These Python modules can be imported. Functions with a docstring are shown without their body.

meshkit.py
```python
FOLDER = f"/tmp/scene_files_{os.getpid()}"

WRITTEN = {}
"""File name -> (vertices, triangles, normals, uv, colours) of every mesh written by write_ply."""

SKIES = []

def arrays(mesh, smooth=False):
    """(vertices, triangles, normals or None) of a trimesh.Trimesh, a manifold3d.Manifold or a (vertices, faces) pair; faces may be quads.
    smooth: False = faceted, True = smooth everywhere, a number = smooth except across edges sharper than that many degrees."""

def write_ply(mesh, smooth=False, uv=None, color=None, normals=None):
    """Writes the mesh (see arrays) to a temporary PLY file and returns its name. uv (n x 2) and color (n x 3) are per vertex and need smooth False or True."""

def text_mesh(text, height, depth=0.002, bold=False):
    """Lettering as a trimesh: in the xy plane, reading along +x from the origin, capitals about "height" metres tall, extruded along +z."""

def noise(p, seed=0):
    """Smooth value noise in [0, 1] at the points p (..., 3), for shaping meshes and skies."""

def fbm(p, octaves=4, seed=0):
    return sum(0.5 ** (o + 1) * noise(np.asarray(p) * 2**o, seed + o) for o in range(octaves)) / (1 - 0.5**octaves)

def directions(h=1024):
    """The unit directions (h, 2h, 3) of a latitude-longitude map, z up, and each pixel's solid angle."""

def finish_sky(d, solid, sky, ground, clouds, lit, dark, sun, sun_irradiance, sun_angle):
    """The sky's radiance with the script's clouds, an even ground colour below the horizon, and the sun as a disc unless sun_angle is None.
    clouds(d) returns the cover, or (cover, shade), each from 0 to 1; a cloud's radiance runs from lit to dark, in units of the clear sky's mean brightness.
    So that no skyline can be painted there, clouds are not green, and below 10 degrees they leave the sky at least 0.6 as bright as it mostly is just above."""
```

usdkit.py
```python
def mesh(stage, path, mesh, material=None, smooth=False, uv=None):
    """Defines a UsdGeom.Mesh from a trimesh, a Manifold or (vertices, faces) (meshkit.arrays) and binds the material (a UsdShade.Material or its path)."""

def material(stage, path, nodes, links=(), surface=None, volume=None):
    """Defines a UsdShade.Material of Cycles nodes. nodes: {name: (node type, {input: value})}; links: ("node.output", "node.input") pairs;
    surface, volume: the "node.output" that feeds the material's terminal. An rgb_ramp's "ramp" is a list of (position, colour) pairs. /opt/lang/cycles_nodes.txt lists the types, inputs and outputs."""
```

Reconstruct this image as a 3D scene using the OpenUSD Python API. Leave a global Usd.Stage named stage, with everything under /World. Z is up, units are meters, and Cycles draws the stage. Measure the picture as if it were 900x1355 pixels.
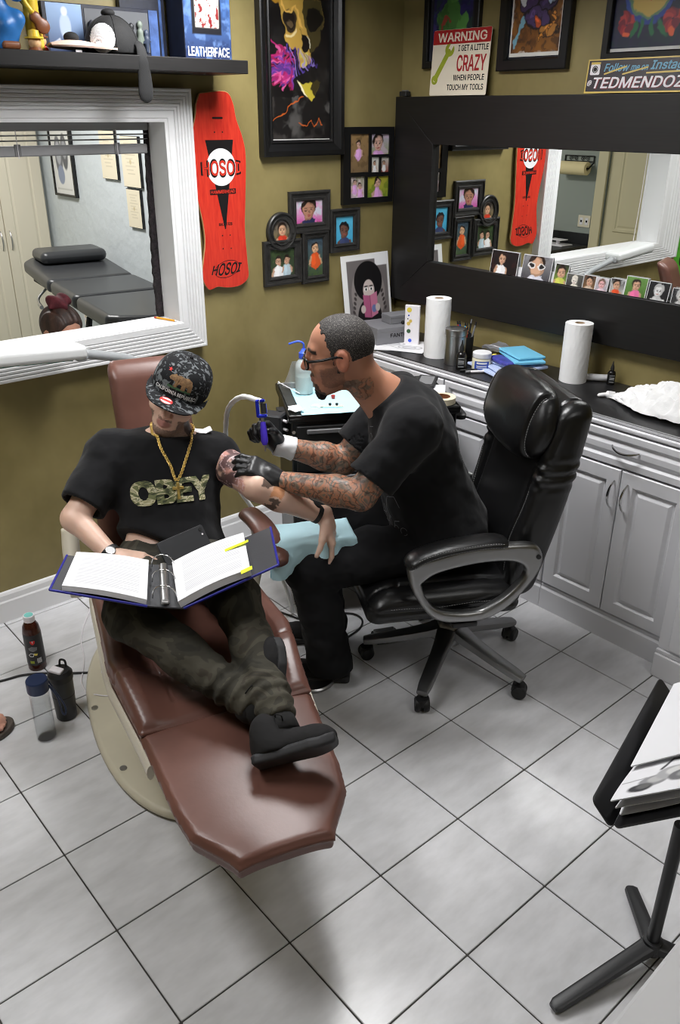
import math, random
import numpy as np, trimesh, manifold3d as m3, shapely, shapely.geometry as sg
from shapely import affinity
import usdkit, meshkit
from pxr import Usd, UsdGeom, UsdLux, Gf, Sdf, UsdShade, Vt

stage = Usd.Stage.CreateInMemory()
UsdGeom.SetStageUpAxis(stage, UsdGeom.Tokens.z)
UsdGeom.SetStageMetersPerUnit(stage, 1.0)
UsdGeom.Xform.Define(stage, '/World'); UsdGeom.Scope.Define(stage, '/World/Looks')
rng = np.random.default_rng(7); random.seed(7)
PI = math.pi

# ---------------------------------------------------------------- camera, lights, exposure
cam = UsdGeom.Camera.Define(stage, '/World/camera')
RIGHT = np.array([0.7578488, -0.6524142, 0.0045699]); UP = np.array([0.2792090, 0.3306458, 0.9015074]); BACK = -np.array([0.5896674, 0.6819304, -0.4327395])
EYE = np.array([-0.8786, -1.2106, 1.9786])
cam.AddTransformOp().Set(Gf.Matrix4d(*[*map(float, RIGHT), 0.0, *map(float, UP), 0.0, *map(float, BACK), 0.0, *map(float, EYE), 1.0]))
FPX = 1100.42
cam.CreateFocalLengthAttr(24.0)
cam.CreateHorizontalApertureAttr(24.0 * 900 / FPX); cam.CreateVerticalApertureAttr(24.0 * 1355 / FPX)
cam.CreateClippingRangeAttr(Gf.Vec2f(0.05, 60.0))
cam.CreateExposureAttr(0.35)

WORLD_LIGHT = 0.05
dome = UsdLux.DomeLight.Define(stage, '/World/daylight'); dome.CreateColorAttr(Gf.Vec3f(0.9, 0.95, 1.0)); dome.CreateIntensityAttr(WORLD_LIGHT)
CEIL = 2.75
LAMPS = [  # ceiling panels: x, y, size x, size y, radiance, colour
    (1.05, 1.13, 0.55, 1.05, 21.0, (0.985, 0.99, 1.0)),
    (-0.75, 1.0, 0.55, 1.05, 11.0, (0.985, 0.99, 1.0)),
    (0.75, -1.35, 1.15, 0.55, 2.5, (0.985, 0.99, 1.0)),
]
for i, (x, y, sx, sy, rad, colr) in enumerate(LAMPS):
    L = UsdLux.RectLight.Define(stage, '/World/ceiling_lamp_light_%03d' % i)
    L.CreateWidthAttr(sx); L.CreateHeightAttr(sy); L.CreateIntensityAttr(rad); L.CreateColorAttr(Gf.Vec3f(*colr))
    L.AddTranslateOp().Set(Gf.Vec3d(x, y, CEIL - 0.031))
L = UsdLux.RectLight.Define(stage, '/World/adjacent_room_light')
L.CreateWidthAttr(0.5); L.CreateHeightAttr(1.1); L.CreateIntensityAttr(26.0); L.CreateColorAttr(Gf.Vec3f(1.0, 0.985, 0.96)); L.AddTranslateOp().Set(Gf.Vec3d(0.9, 4.4, CEIL - 0.04))

# ---------------------------------------------------------------- kit
def lin(c):
    c = np.asarray(c, float)
    if c.max() > 1.0: c = c / 255.0
    return np.where(c <= 0.04045, c / 12.92, ((c + 0.055) / 1.055) ** 2.4)
_used = {}
def fresh(parent, name):
    k = (parent, name); n = _used.get(k, 0); _used[k] = n + 1
    return f'{parent}/{name}' + (f'_{n:03d}' if n else '')
ORIG = {}
def tag(prim, label=None, cat=None, group=None, kind=None):
    for k, v in (('label', label), ('category', cat), ('group', group), ('kind', kind)):
        if v: prim.SetCustomDataByKey(k, v)
    return prim
def thing(name, label, cat, base=(0, 0, 0), group=None, rotz=0.0):
    path = fresh('/World', name)
    x = UsdGeom.Xform.Define(stage, path); x.AddTranslateOp().Set(Gf.Vec3d(*map(float, base)))
    if rotz: x.AddRotateZOp().Set(math.degrees(rotz))
    ORIG[path] = (np.array(base, float), rotz)
    return tag(x.GetPrim(), label, cat, group)
def path_of(p): return '/World' if p is None else (p if isinstance(p, str) else str(p.GetPath()))
def tmesh(m):
    if isinstance(m, trimesh.Trimesh): return m
    v, f, _ = meshkit.arrays(m, False)
    return trimesh.Trimesh(v, f, process=False)
def cat(ms): return trimesh.util.concatenate([tmesh(m) for m in ms])
def S(name, mesh, material, parent=None, smooth=False, label=None, category=None, group=None, kind=None, cd=None, local=False):
    """one mesh prim; world coordinates unless local; parent: a thing or a part of one"""
    pp = path_of(parent); top = '/' + '/'.join(pp.split('/')[1:3])
    mesh = tmesh(mesh)
    if parent is not None and not local and top in ORIG:
        o, rz = ORIG[top]; mesh = mesh.copy(); v = np.array(mesh.vertices) - o
        if rz:
            c, s = math.cos(rz), math.sin(rz); v = np.c_[c * v[:, 0] + s * v[:, 1], -s * v[:, 0] + c * v[:, 1], v[:, 2]]
        mesh.vertices = v
    path = fresh(pp, name)
    m = usdkit.mesh(stage, path, mesh, material, smooth=True if (cd is not None and smooth) else smooth)
    if cd is not None:
        UsdGeom.PrimvarsAPI(m).CreatePrimvar('Cd', Sdf.ValueTypeNames.Color3fArray, 'vertex').Set(Vt.Vec3fArray.FromNumpy(np.asarray(cd, np.float32)))
    return tag(m.GetPrim(), label, category, group, kind)
def struct(name, mesh, material, smooth=False): return S(name, mesh, material, smooth=smooth, kind='structure')
def copy_of(src, name, label=None, loc=(0, 0, 0), rotz=0.0, group=None):
    was = src.GetCustomData(); path = fresh('/World', name)
    x = UsdGeom.Xform.Define(stage, path); p = x.GetPrim()
    p.GetReferences().AddInternalReference(src.GetPath()); p.SetInstanceable(True)
    x.ClearXformOpOrder(); x.AddTranslateOp(UsdGeom.XformOp.PrecisionDouble, 'c').Set(Gf.Vec3d(*map(float, loc)))
    if rotz: x.AddRotateZOp(UsdGeom.XformOp.PrecisionFloat, 'c').Set(math.degrees(rotz))
    return tag(p, label or was['label'], was['category'], group or was.get('group'))

def mat(name, color, rough=0.5, metal=0.0, spec=0.5, var=0.0, vscale=8.0, color2=None, stretch=(1, 1, 1), bump=0.0, bscale=60.0, bdist=0.002, coat=0.0, sheen=0.0, trans=0.0, ior=1.5, emit=0.0, cd=False, alpha=1.0, rand=0.0, sss=0.0, rvar=0.0):
    """principled material; colours are sRGB 0-255 (or 0-1)"""
    N = {'p': ('principled_bsdf', {'roughness': rough, 'metallic': metal, 'specular_ior_level': spec, 'coat_weight': coat, 'sheen_weight': sheen, 'transmission_weight': trans, 'ior': ior, 'alpha': alpha})}
    Lk = []
    base = lin(color)
    N['p'][1]['base_color'] = tuple(base)
    if sss: N['p'][1].update(subsurface_weight=sss, subsurface_scale=0.01, subsurface_radius=(1.0, 0.35, 0.2))
    src = None
    if cd:
        N['a'] = ('attribute', {'attribute': 'Cd'}); src = 'a.color'
    if var or color2 is not None:
        c2 = lin(color2) if color2 is not None else base * (1 - var)
        c1 = base if color2 is not None else np.minimum(base * (1 + var * 0.6), 1)
        N['tc'] = ('texture_coordinate', {}); N['mp'] = ('mapping', {'scale': stretch})
        N['n'] = ('noise_texture', {'scale': vscale, 'detail': 5.0, 'roughness': 0.6})
        N['r'] = ('rgb_ramp', {'ramp': [(0.32, tuple(c2)), (0.68, tuple(c1))]})
        Lk += [('tc.object', 'mp.vector'), ('mp.vector', 'n.vector'), ('n.fac', 'r.fac')]
        if src:
            N['mx'] = ('mix_color', {'blend_type': 'multiply', 'fac': 1.0}); Lk += [(src, 'mx.a'), ('r.color', 'mx.b')]; src = 'mx.result'
        else: src = 'r.color'
    if rand:
        N['oi'] = ('object_info', {}); N['mr'] = ('map_range', {'from_min': 0.0, 'from_max': 1.0, 'to_min': 1 - rand, 'to_max': 1 + rand * 0.3})
        N['mxr'] = ('mix_color', {'blend_type': 'multiply', 'fac': 1.0, 'a': tuple(base)})
        Lk += [('oi.random', 'mr.value'), ('mr.result', 'mxr.b')]
        if src: Lk.append((src, 'mxr.a'))
        src = 'mxr.result'
    if src: Lk.append((src, 'p.base_color'))
    if bump:
        N['tb'] = ('texture_coordinate', {}); N['bn'] = ('noise_texture', {'scale': bscale, 'detail': 4.0}); N['b'] = ('bump', {'strength': bump, 'distance': bdist})
        Lk += [('tb.object', 'bn.vector'), ('bn.fac', 'b.height'), ('b.normal', 'p.normal')]
    if emit: N['p'][1].update(emission_color=tuple(base), emission_strength=emit)
    return usdkit.material(stage, '/World/Looks/' + name, N, Lk, surface='p.BSDF')

# shapes
def box(x0, x1, y0, y1, z0, z1, ch=0.0):
    sz = np.array([x1 - x0, y1 - y0, z1 - z0], float); c = np.array([x0 + x1, y0 + y1, z0 + z1]) / 2
    return cbox(sz, ch).apply_translation(c)
def cbox(sz, ch=0.0):
    sz = np.abs(np.array(sz, float))
    if ch <= 0: return trimesh.creation.box(sz)
    ch = min(ch, sz.min() * 0.45); h = sz / 2; pts = []
    for s in np.ndindex(2, 2, 2):
        s = np.array(s) * 2 - 1
        for k in range(3):
            p = h - ch; p[k] = h[k]; pts.append(s * p)
    return tmesh(m3.Manifold.hull_points(np.array(pts)))
def rbox(sz, r, n=3):
    """box with rounded edges"""
    sz = np.array(sz, float); r = min(r, sz.min() / 2 - 1e-5); h = sz / 2 - r
    sp = trimesh.creation.icosphere(subdivisions=n - 1, radius=r).vertices
    pts = np.vstack([sp + h * (np.array(s) * 2 - 1) for s in np.ndindex(2, 2, 2)])
    return tmesh(m3.Manifold.hull_points(pts))
def xf(mesh, loc=(0, 0, 0), rot=(0, 0, 0), scale=None):
    """rotate (degrees x, y, z in that order), then move"""
    m = tmesh(mesh).copy()
    if scale is not None: m.vertices = np.array(m.vertices) * np.array(scale)
    R = np.eye(3)
    for k, a in enumerate(rot):
        if a:
            a = math.radians(a); c, s = math.cos(a), math.sin(a)
            Q = [np.array([[1, 0, 0], [0, c, -s], [0, s, c]]), np.array([[c, 0, s], [0, 1, 0], [-s, 0, c]]), np.array([[c, -s, 0], [s, c, 0], [0, 0, 1]])][k]
            R = Q @ R
    m.vertices = np.array(m.vertices) @ R.T + np.array(loc, float); return m
def frame_xf(mesh, o, ex, ey, ez):
    m = tmesh(mesh).copy(); v = np.array(m.vertices); B = np.array([ex, ey, ez], float)
    m.vertices = np.array(o, float) + v @ B
    if np.linalg.det(B) < 0: m.invert()
    return m
def cyl(r, z0, z1, n=32, loc=(0, 0, 0), r2=None, ch=0.0):
    r2 = r if r2 is None else r2
    prof = [(0, z0), (r - ch, z0), (r, z0 + ch), (r2, z1 - ch), (r2 - ch, z1), (0, z1)] if ch else [(0, z0), (r, z0), (r2, z1), (0, z1)]
    return lathe(prof, n).apply_translation(loc)
def lathe(prof, n=40): return trimesh.creation.revolve(np.array(prof, float), sections=n)
def unit(v): v = np.asarray(v, float); return v / np.linalg.norm(v)
def spline(pts, n=8):
    p = np.array(pts, float)
    if len(p) < 3: return np.linspace(p[0], p[-1], n + 1)
    q = np.vstack([2 * p[0] - p[1], p, 2 * p[-1] - p[-2]]); out = []
    for i in range(len(p) - 1):
        a, b, c, d = q[i:i + 4]
        for t in np.linspace(0, 1, n, endpoint=False): out.append(0.5 * (2 * b + (c - a) * t + (2 * a - 5 * b + 4 * c - d) * t * t + (3 * b - a - 3 * c + d) * t ** 3))
    return np.array(out + [p[-1]])
def tube(pts, r, sides=10, up=None, prof=None, cap=True):
    """swept tube; r may be one radius or one per point; prof: cross-section (n,2) instead of a circle"""
    p = np.array(pts, float); n = len(p); r = np.broadcast_to(np.asarray(r, float), (n,))
    t = np.gradient(p, axis=0); t /= np.linalg.norm(t, axis=1, keepdims=True)
    u = np.array(up, float) if up is not None else (np.array([0, 0, 1.0]) if abs(t[0][2]) < 0.9 else np.array([1.0, 0, 0]))
    if prof is None:
        a = np.linspace(0, 2 * PI, sides, endpoint=False); prof = np.c_[np.cos(a), np.sin(a)]
    k = len(prof); V = []
    for i in range(n):
        if up is None:
            u = u - t[i] * (u @ t[i])
        else:
            u = np.array(up, float); u = u - t[i] * (u @ t[i])
        u /= np.linalg.norm(u); w = np.cross(t[i], u)
        V.append(p[i] + r[i] * (prof[:, :1] * w + prof[:, 1:] * u))
    V = np.vstack(V); F = []
    for i in range(n - 1):
        for j in range(k):
            a, b = i * k + j, i * k + (j + 1) % k
            F += [(a, b, b + k), (a, b + k, a + k)]
    if cap:
        c0, c1 = len(V), len(V) + 1; V = np.vstack([V, p[0], p[-1]])
        for j in range(k):
            F += [(c0, (j + 1) % k, j), (c1, (n - 1) * k + j, (n - 1) * k + (j + 1) % k)]
    return fixed(trimesh.Trimesh(V, F, process=False))
def fixed(m):
    if m.is_watertight and m.volume < 0: m.invert()
    return m
def extrude(poly, h): 
    """shapely polygon in xy, extruded 0..h in z"""
    gs = getattr(poly, 'geoms', [poly])
    return cat([trimesh.creation.extrude_polygon(g, h, engine='earcut') for g in gs if g.area > 1e-12])
def pillow_plate(poly, h, b, n=4):
    """extruded outline with rounded top and bottom edges (radius b)"""
    out = []; cs = poly
    hs, ins = [], []
    for i in range(n + 1):
        a = PI / 2 * i / n; hs.append(b * (1 - math.cos(a))); ins.append(b * (1 - math.sin(a)))
    lay = [(z, o) for z, o in zip(hs, ins)] + [(h - z, o) for z, o in zip(hs[::-1], ins[::-1])]
    ext = np.array(poly.exterior.coords)[:-1]
    if not poly.exterior.is_ccw: ext = ext[::-1]
    d = np.roll(ext, -1, 0) - np.roll(ext, 1, 0); nrm = np.c_[d[:, 1], -d[:, 0]]; nrm /= np.linalg.norm(nrm, axis=1, keepdims=True)
    k = len(ext); V = np.vstack([np.c_[ext - nrm * o, np.full(k, z)] for z, o in lay]); F = []
    for i in range(len(lay) - 1):
        for j in range(k):
            a, c = i * k + j, i * k + (j + 1) % k; F += [(a, c, c + k), (a, c + k, a + k)]
    import mapbox_earcut as me
    for i, flip in ((0, True), (len(lay) - 1, False)):
        tri = me.triangulate_float64(V[i * k:(i + 1) * k, :2], np.array([k], np.uint32)).reshape(-1, 3) + i * k
        F += [tuple(t[::-1]) if flip else tuple(t) for t in tri]
    return fixed(trimesh.Trimesh(V, F, process=False))
def grid_mesh(P):
    """(n, m, 3) points -> open sheet"""
    n, m = P.shape[:2]; i = np.arange(n * m).reshape(n, m); a, b, c, d = i[:-1, :-1].ravel(), i[1:, :-1].ravel(), i[1:, 1:].ravel(), i[:-1, 1:].ravel()
    return trimesh.Trimesh(P.reshape(-1, 3), np.vstack([np.c_[a, b, c], np.c_[a, c, d]]), process=False)
def slab(P, th):
    """sheet (n, m, 3) with thickness th (solid), offset against its normals"""
    s = grid_mesh(P); nv = np.array(s.vertex_normals); V = np.array(s.vertices); n, m = P.shape[:2]; k = n * m
    i = np.arange(k).reshape(n, m); rim = np.concatenate([i[:, 0], i[-1, 1:], i[-2::-1, -1], i[0, -2:0:-1]])
    F = [np.array(s.faces), np.array(s.faces)[:, ::-1] + k]; r2 = np.roll(rim, -1)
    F += [np.c_[rim, r2, r2 + k], np.c_[rim, r2 + k, rim + k]]
    F = np.vstack(F); m_ = trimesh.Trimesh(np.vstack([V, V - nv * th]), F, process=False)
    if m_.volume < 0: m_.invert()
    return m_
def text(s, h, depth=0.0008, bold=False): return meshkit.text_mesh(s, h, depth, bold)
def text_c(s, h, depth=0.0008, bold=False, width=None):
    """lettering centred on the origin, optionally squeezed to a width"""
    t = text(s, h, depth, bold); b = t.bounds; t.apply_translation([-(b[0][0] + b[1][0]) / 2, -(b[0][1] + b[1][1]) / 2, 0])
    if width: t.apply_scale([width / (b[1][0] - b[0][0]), 1, 1])
    return t

# signed distances and surface nets
def smin(a, b, k):
    if k <= 0: return np.minimum(a, b)
    h = np.maximum(k - np.abs(a - b), 0) / k; return np.minimum(a, b) - h * h * k * 0.25
def smax(a, b, k): return -smin(-a, -b, k)
def d_cone(p, a, b, ra, rb):
    a, b = np.asarray(a, float), np.asarray(b, float); ab = b - a; t = np.clip((p - a) @ ab / max(ab @ ab, 1e-12), 0, 1)
    return np.linalg.norm(p - a - t[:, None] * ab, axis=1) - (ra + (rb - ra) * t)
def d_ell(p, c, r, R=None):
    q = p - np.asarray(c, float)
    if R is not None: q = q @ np.asarray(R, float).T     # rows of R: the ellipsoid's axes
    r = np.asarray(r, float); k0 = np.linalg.norm(q / r, axis=1); k1 = np.linalg.norm(q / (r * r), axis=1)
    return k0 * (k0 - 1) / np.maximum(k1, 1e-9)
def d_box(p, c, h, r=0.0, R=None):
    q = p - np.asarray(c, float)
    if R is not None: q = q @ np.asarray(R, float).T
    q = np.abs(q) - (np.asarray(h, float) - r)
    return np.linalg.norm(np.maximum(q, 0), axis=1) + np.minimum(q.max(1), 0) - r
def d_chain(p, pts, rad, k=0.02):
    d = None
    for i in range(len(pts) - 1):
        e = d_cone(p, pts[i], pts[i + 1], rad[i], rad[i + 1]); d = e if d is None else smin(d, e, k)
    return d
def nets(f, lo, hi, h, coarse=4):
    lo, hi = np.array(lo, float), np.array(hi, float); H = h * coarse
    nc = np.ceil((hi - lo) / H).astype(int) + 1
    g = np.stack(np.meshgrid(*[np.arange(n) for n in nc], indexing='ij'), -1).reshape(-1, 3)
    dc = f(lo + g * H).reshape(nc)
    n = (nc - 1) * coarse + 1
    near = np.abs(dc) < H * 2.2
    cellnear = np.zeros(nc - 1, bool); pos = np.zeros(nc - 1, bool)
    for o in np.ndindex(2, 2, 2):
        s = tuple(slice(x, x + c - 1) for x, c in zip(o, nc)); cellnear |= near[s]
    D = np.repeat(np.repeat(np.repeat(dc, coarse, 0), coarse, 1), coarse, 2)[:n[0], :n[1], :n[2]].astype(np.float32)
    need = np.zeros(n, bool); ci = np.argwhere(cellnear)
    off = np.stack(np.meshgrid(*[np.arange(coarse + 1)] * 3, indexing='ij'), -1).reshape(-1, 3)
    for o in off: 
        q = ci * coarse + o; need[q[:, 0], q[:, 1], q[:, 2]] = True
    idx = np.argwhere(need)
    for s in range(0, len(idx), 400000):
        q = idx[s:s + 400000]; D[q[:, 0], q[:, 1], q[:, 2]] = f(lo + q * h)
    ins = D < 0
    cnt = np.zeros(n - 1, np.int8)
    for o in np.ndindex(2, 2, 2): cnt += ins[tuple(slice(x, x + c - 1) for x, c in zip(o, n))]
    act = np.argwhere((cnt > 0) & (cnt < 8)); vid = -np.ones(n - 1, np.int64); vid[act[:, 0], act[:, 1], act[:, 2]] = np.arange(len(act))
    acc = np.zeros((len(act), 3)); num = np.zeros(len(act))
    cor = [np.array(o) for o in np.ndindex(2, 2, 2)]
    val = {tuple(o): D[tuple((act + o).T)] for o in cor}
    for o in cor:
        for ax in range(3):
            if o[ax] == 0:
                e = o.copy(); e[ax] = 1; a, b = val[tuple(o)], val[tuple(e)]; m = (a < 0) != (b < 0)
                t = np.where(m, a / np.where(m, a - b, 1), 0)
                pt = np.repeat(o[None].astype(float), len(act), 0); pt[:, ax] = t
                acc += pt * m[:, None]; num += m
    V = lo + (act + acc / num[:, None]) * h; F = []
    for ax in range(3):
        u, w = (ax + 1) % 3, (ax + 2) % 3
        sl0 = [slice(None)] * 3; sl1 = [slice(None)] * 3; sl0[ax] = slice(0, -1); sl1[ax] = slice(1, None)
        a, b = ins[tuple(sl0)], ins[tuple(sl1)]; e = np.argwhere(a != b); e = e[(e[:, u] > 0) & (e[:, w] > 0) & (e[:, u] < n[u] - 1) & (e[:, w] < n[w] - 1)]
        s = a[tuple(e.T)]
        c = []
        for du, dw in ((-1, -1), (0, -1), (0, 0), (-1, 0)):
            q = e.copy(); q[:, u] += du; q[:, w] += dw; c.append(vid[tuple(q.T)])
        c = np.array(c).T; c[~s] = c[~s][:, ::-1]; F += [c[:, [0, 1, 2]], c[:, [0, 2, 3]]]
    return trimesh.Trimesh(V, np.vstack(F), process=False)

# flat prints: a fine grid whose vertices carry the printed colours
class Paint:
    def __init__(s, w, h, base, res=0.003, warp=0.0, seed=0):
        s.w, s.h = w, h; nx, ny = max(int(w / res), 3), max(int(h / res), 3)
        s.x, s.y = np.meshgrid(np.linspace(0, 1, nx + 1), np.linspace(0, 1, ny + 1), indexing='ij')
        s.asp = h / w
        if warp:
            q = np.stack([s.x / 0.12, s.y * s.asp / 0.12, np.full_like(s.x, seed)], -1); dx = meshkit.fbm(q, 3, 31 + seed) - 0.5; dy = meshkit.fbm(q, 3, 57 + seed) - 0.5; s.px, s.py = s.x, s.y; s.x, s.y = s.x + warp * dx, s.y + warp * dy / s.asp
        s.c = np.ones((nx + 1, ny + 1, 3)) * lin(base); s.e = res / w * 0.7
    def put(s, d, col, a=1.0):
        m = np.clip(0.5 - d / (2 * s.e), 0, 1)[..., None] * a; s.c = s.c * (1 - m) + lin(col) * m; return s
    def xy(s): return np.stack([s.x, s.y * s.asp], -1)
    def ell(s, cx, cy, rx, ry, col, a=1.0, rot=0.0):
        x, y = s.x - cx, (s.y - cy) * s.asp; c, q = math.cos(rot), math.sin(rot); x, y = c * x + q * y, -q * x + c * y
        ry = ry * s.asp; k = np.sqrt((x / rx) ** 2 + (y / ry) ** 2); return s.put((k - 1) * min(rx, ry), col, a)
    def rect(s, x0, y0, x1, y1, col, a=1.0): return s.put(np.maximum(np.maximum(x0 - s.x, s.x - x1), np.maximum(y0 - s.y, s.y - y1) * s.asp), col, a)
    def poly(s, pts, col, a=1.0):
        P = np.array(pts, float) * [1, s.asp]; q = s.xy().reshape(-1, 2); d = np.full(len(q), 9.0); ins = np.zeros(len(q), bool)
        for i in range(len(P)):
            p0, p1 = P[i], P[(i + 1) % len(P)]; e = p1 - p0; t = np.clip((q - p0) @ e / max(e @ e, 1e-12), 0, 1); d = np.minimum(d, np.linalg.norm(q - p0 - t[:, None] * e, axis=1))
            up = (p0[1] <= q[:, 1]) != (p1[1] <= q[:, 1]); xi = p0[0] + (q[:, 1] - p0[1]) * e[0] / (e[1] if e[1] else 1e-9); ins ^= up & (q[:, 0] < xi)
        return s.put(np.where(ins, -d, d).reshape(s.x.shape), col, a)
    def line(s, pts, wd, col, a=1.0):
        P = np.array(pts, float) * [1, s.asp]; q = s.xy().reshape(-1, 2); d = np.full(len(q), 9.0)
        for p0, p1 in zip(P[:-1], P[1:]):
            e = p1 - p0; t = np.clip((q - p0) @ e / max(e @ e, 1e-12), 0, 1); d = np.minimum(d, np.linalg.norm(q - p0 - t[:, None] * e, axis=1))
        return s.put(d.reshape(s.x.shape) - wd / 2, col, a)
    def blotch(s, cols, scale=5.0, seed=0, a=1.0, th=0.5):
        for i, col in enumerate(cols):
            n = meshkit.fbm(np.stack([s.x * scale, s.y * s.asp * scale, np.full_like(s.x, i * 7.3 + seed)], -1), 3, seed + i)
            m = np.clip((n - th) * 8, 0, 1)[..., None] * a; s.c = s.c * (1 - m) + lin(col) * m
        return s
    def vgrad(s, bot, top):
        t = s.y[..., None]; s.c = lin(bot) * (1 - t) + lin(top) * t; return s
    def mesh(s):
        x, y = (s.px, s.py) if hasattr(s, 'px') else (s.x, s.y); P = np.stack([x * s.w, np.zeros_like(s.x), y * s.h], -1); return grid_mesh(P.transpose(1, 0, 2)), s.c.transpose(1, 0, 2).reshape(-1, 3)
class Wall:
    """local frame on a surface: a to the viewer's right, up, out of the surface"""
    def __init__(s, o, ex, en, ez=(0, 0, 1)): s.o, s.ex, s.en, s.ez = np.array(o, float), np.array(ex, float), np.array(en, float), np.array(ez, float)
    def pt(s, a, z, out=0.0): return s.o + s.ex * a + s.ez * z + s.en * out
    def at(s, mesh, a=0, z=0, out=0.0): return frame_xf(mesh, s.pt(a, z, out), s.ex, -s.en, s.ez)      # local x right, y into the wall, z up
    def flat(s, mesh, a=0, z=0, out=0.0): return frame_xf(mesh, s.pt(a, z, out), s.ex, s.ez, s.en)     # local xy on the wall, z out
    def sub(s, a, z, out=0.0, tilt=0.0, roll=0.0):
        """a frame at a point of this one; tilt leans the top back (degrees), roll turns it in the plane"""
        t, r = math.radians(tilt), math.radians(roll)
        ez = s.ez * math.cos(t) - s.en * math.sin(t); en = s.en * math.cos(t) + s.ez * math.sin(t); ex = s.ex
        ex, ez = ex * math.cos(r) + ez * math.sin(r), ez * math.cos(r) - ex * math.sin(r)
        return Wall(s.pt(a, z, out), ex, en, ez)
BACKW = Wall((0, 2.02, 0), (1, 0, 0), (0, -1, 0)); RIGHTW = Wall((2.296, 0, 0), (0, -1, 0), (-1, 0, 0))     # a on the right wall is -y

M = {}
M['print'] = mat('print', (255, 255, 255), rough=0.35, cd=True)
M['print_matte'] = mat('print_matte', (255, 255, 255), rough=0.8, cd=True, spec=0.2)
def paint_on(name, wall, a, z, out, p, parent, m='print', label=None):
    g, c = p.mesh(); return S(name, wall.at(g, a, z, out), M[m], parent, cd=c, label=label)

# ---------------------------------------------------------------- materials of the room
M['olive'] = mat('olive_plaster', (146, 133, 88), rough=0.4, color2=(122, 110, 68), vscale=3.2, stretch=(1, 1, 0.8), bump=0.25, bscale=14.0, bdist=0.004)
M['white_paint'] = mat('white_paint', (226, 226, 226), rough=0.45)
M['casing'] = mat('casing_paint', (232, 232, 233), rough=0.4)
M['tile'] = mat('marbled_tile', (222, 222, 225), rough=0.22, color2=(202, 202, 204), vscale=5.5, stretch=(1.0, 2.6, 1.0), rand=0.05, spec=0.3, bump=0.05, bscale=7, bdist=0.01)
M['grout'] = mat('grout', (62, 60, 58), rough=0.9, var=0.3, vscale=20)
M['ceiling'] = mat('ceiling_paint', (225, 225, 222), rough=0.8)
M['pale_wall'] = mat('pale_wall', (205, 203, 192), rough=0.7)
M['bluewhite'] = mat('bluewhite_plaster', (206, 213, 217), rough=0.6, bump=0.8, bscale=9.0, bdist=0.012)
M['graygreen'] = mat('graygreen_wall', (150, 156, 148), rough=0.6)
M['almond'] = mat('almond_laminate', (222, 214, 194), rough=0.4)
M['blackwood'] = mat('black_brown_wood', (24, 22, 22), rough=0.45, color2=(14, 13, 13), vscale=9.0, stretch=(1, 0.6, 14), bump=0.35, bscale=40, bdist=0.001)
M['blackgloss'] = mat('black_lacquer', (20, 20, 21), rough=0.3)
M['blackmatte'] = mat('black_matte', (30, 30, 31), rough=0.6)
M['counter'] = mat('black_counter', (30, 30, 32), rough=0.38, var=0.35, vscale=60)
M['cabwhite'] = mat('cabinet_white', (218, 218, 222), rough=0.38)
M['mirror'] = mat('mirror_silver', (236, 238, 236), rough=0.0, metal=1.0)
M['steel'] = mat('brushed_steel', (176, 176, 176), rough=0.32, metal=1.0)
M['chrome'] = mat('chrome', (205, 205, 205), rough=0.12, metal=1.0)
M['paper'] = mat('white_paper', (222, 222, 224), rough=0.8, spec=0.2)
M['ink'] = mat('black_ink', (20, 20, 20), rough=0.7)
M['dust'] = mat('gray_plastic', (120, 120, 122), rough=0.5)
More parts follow.
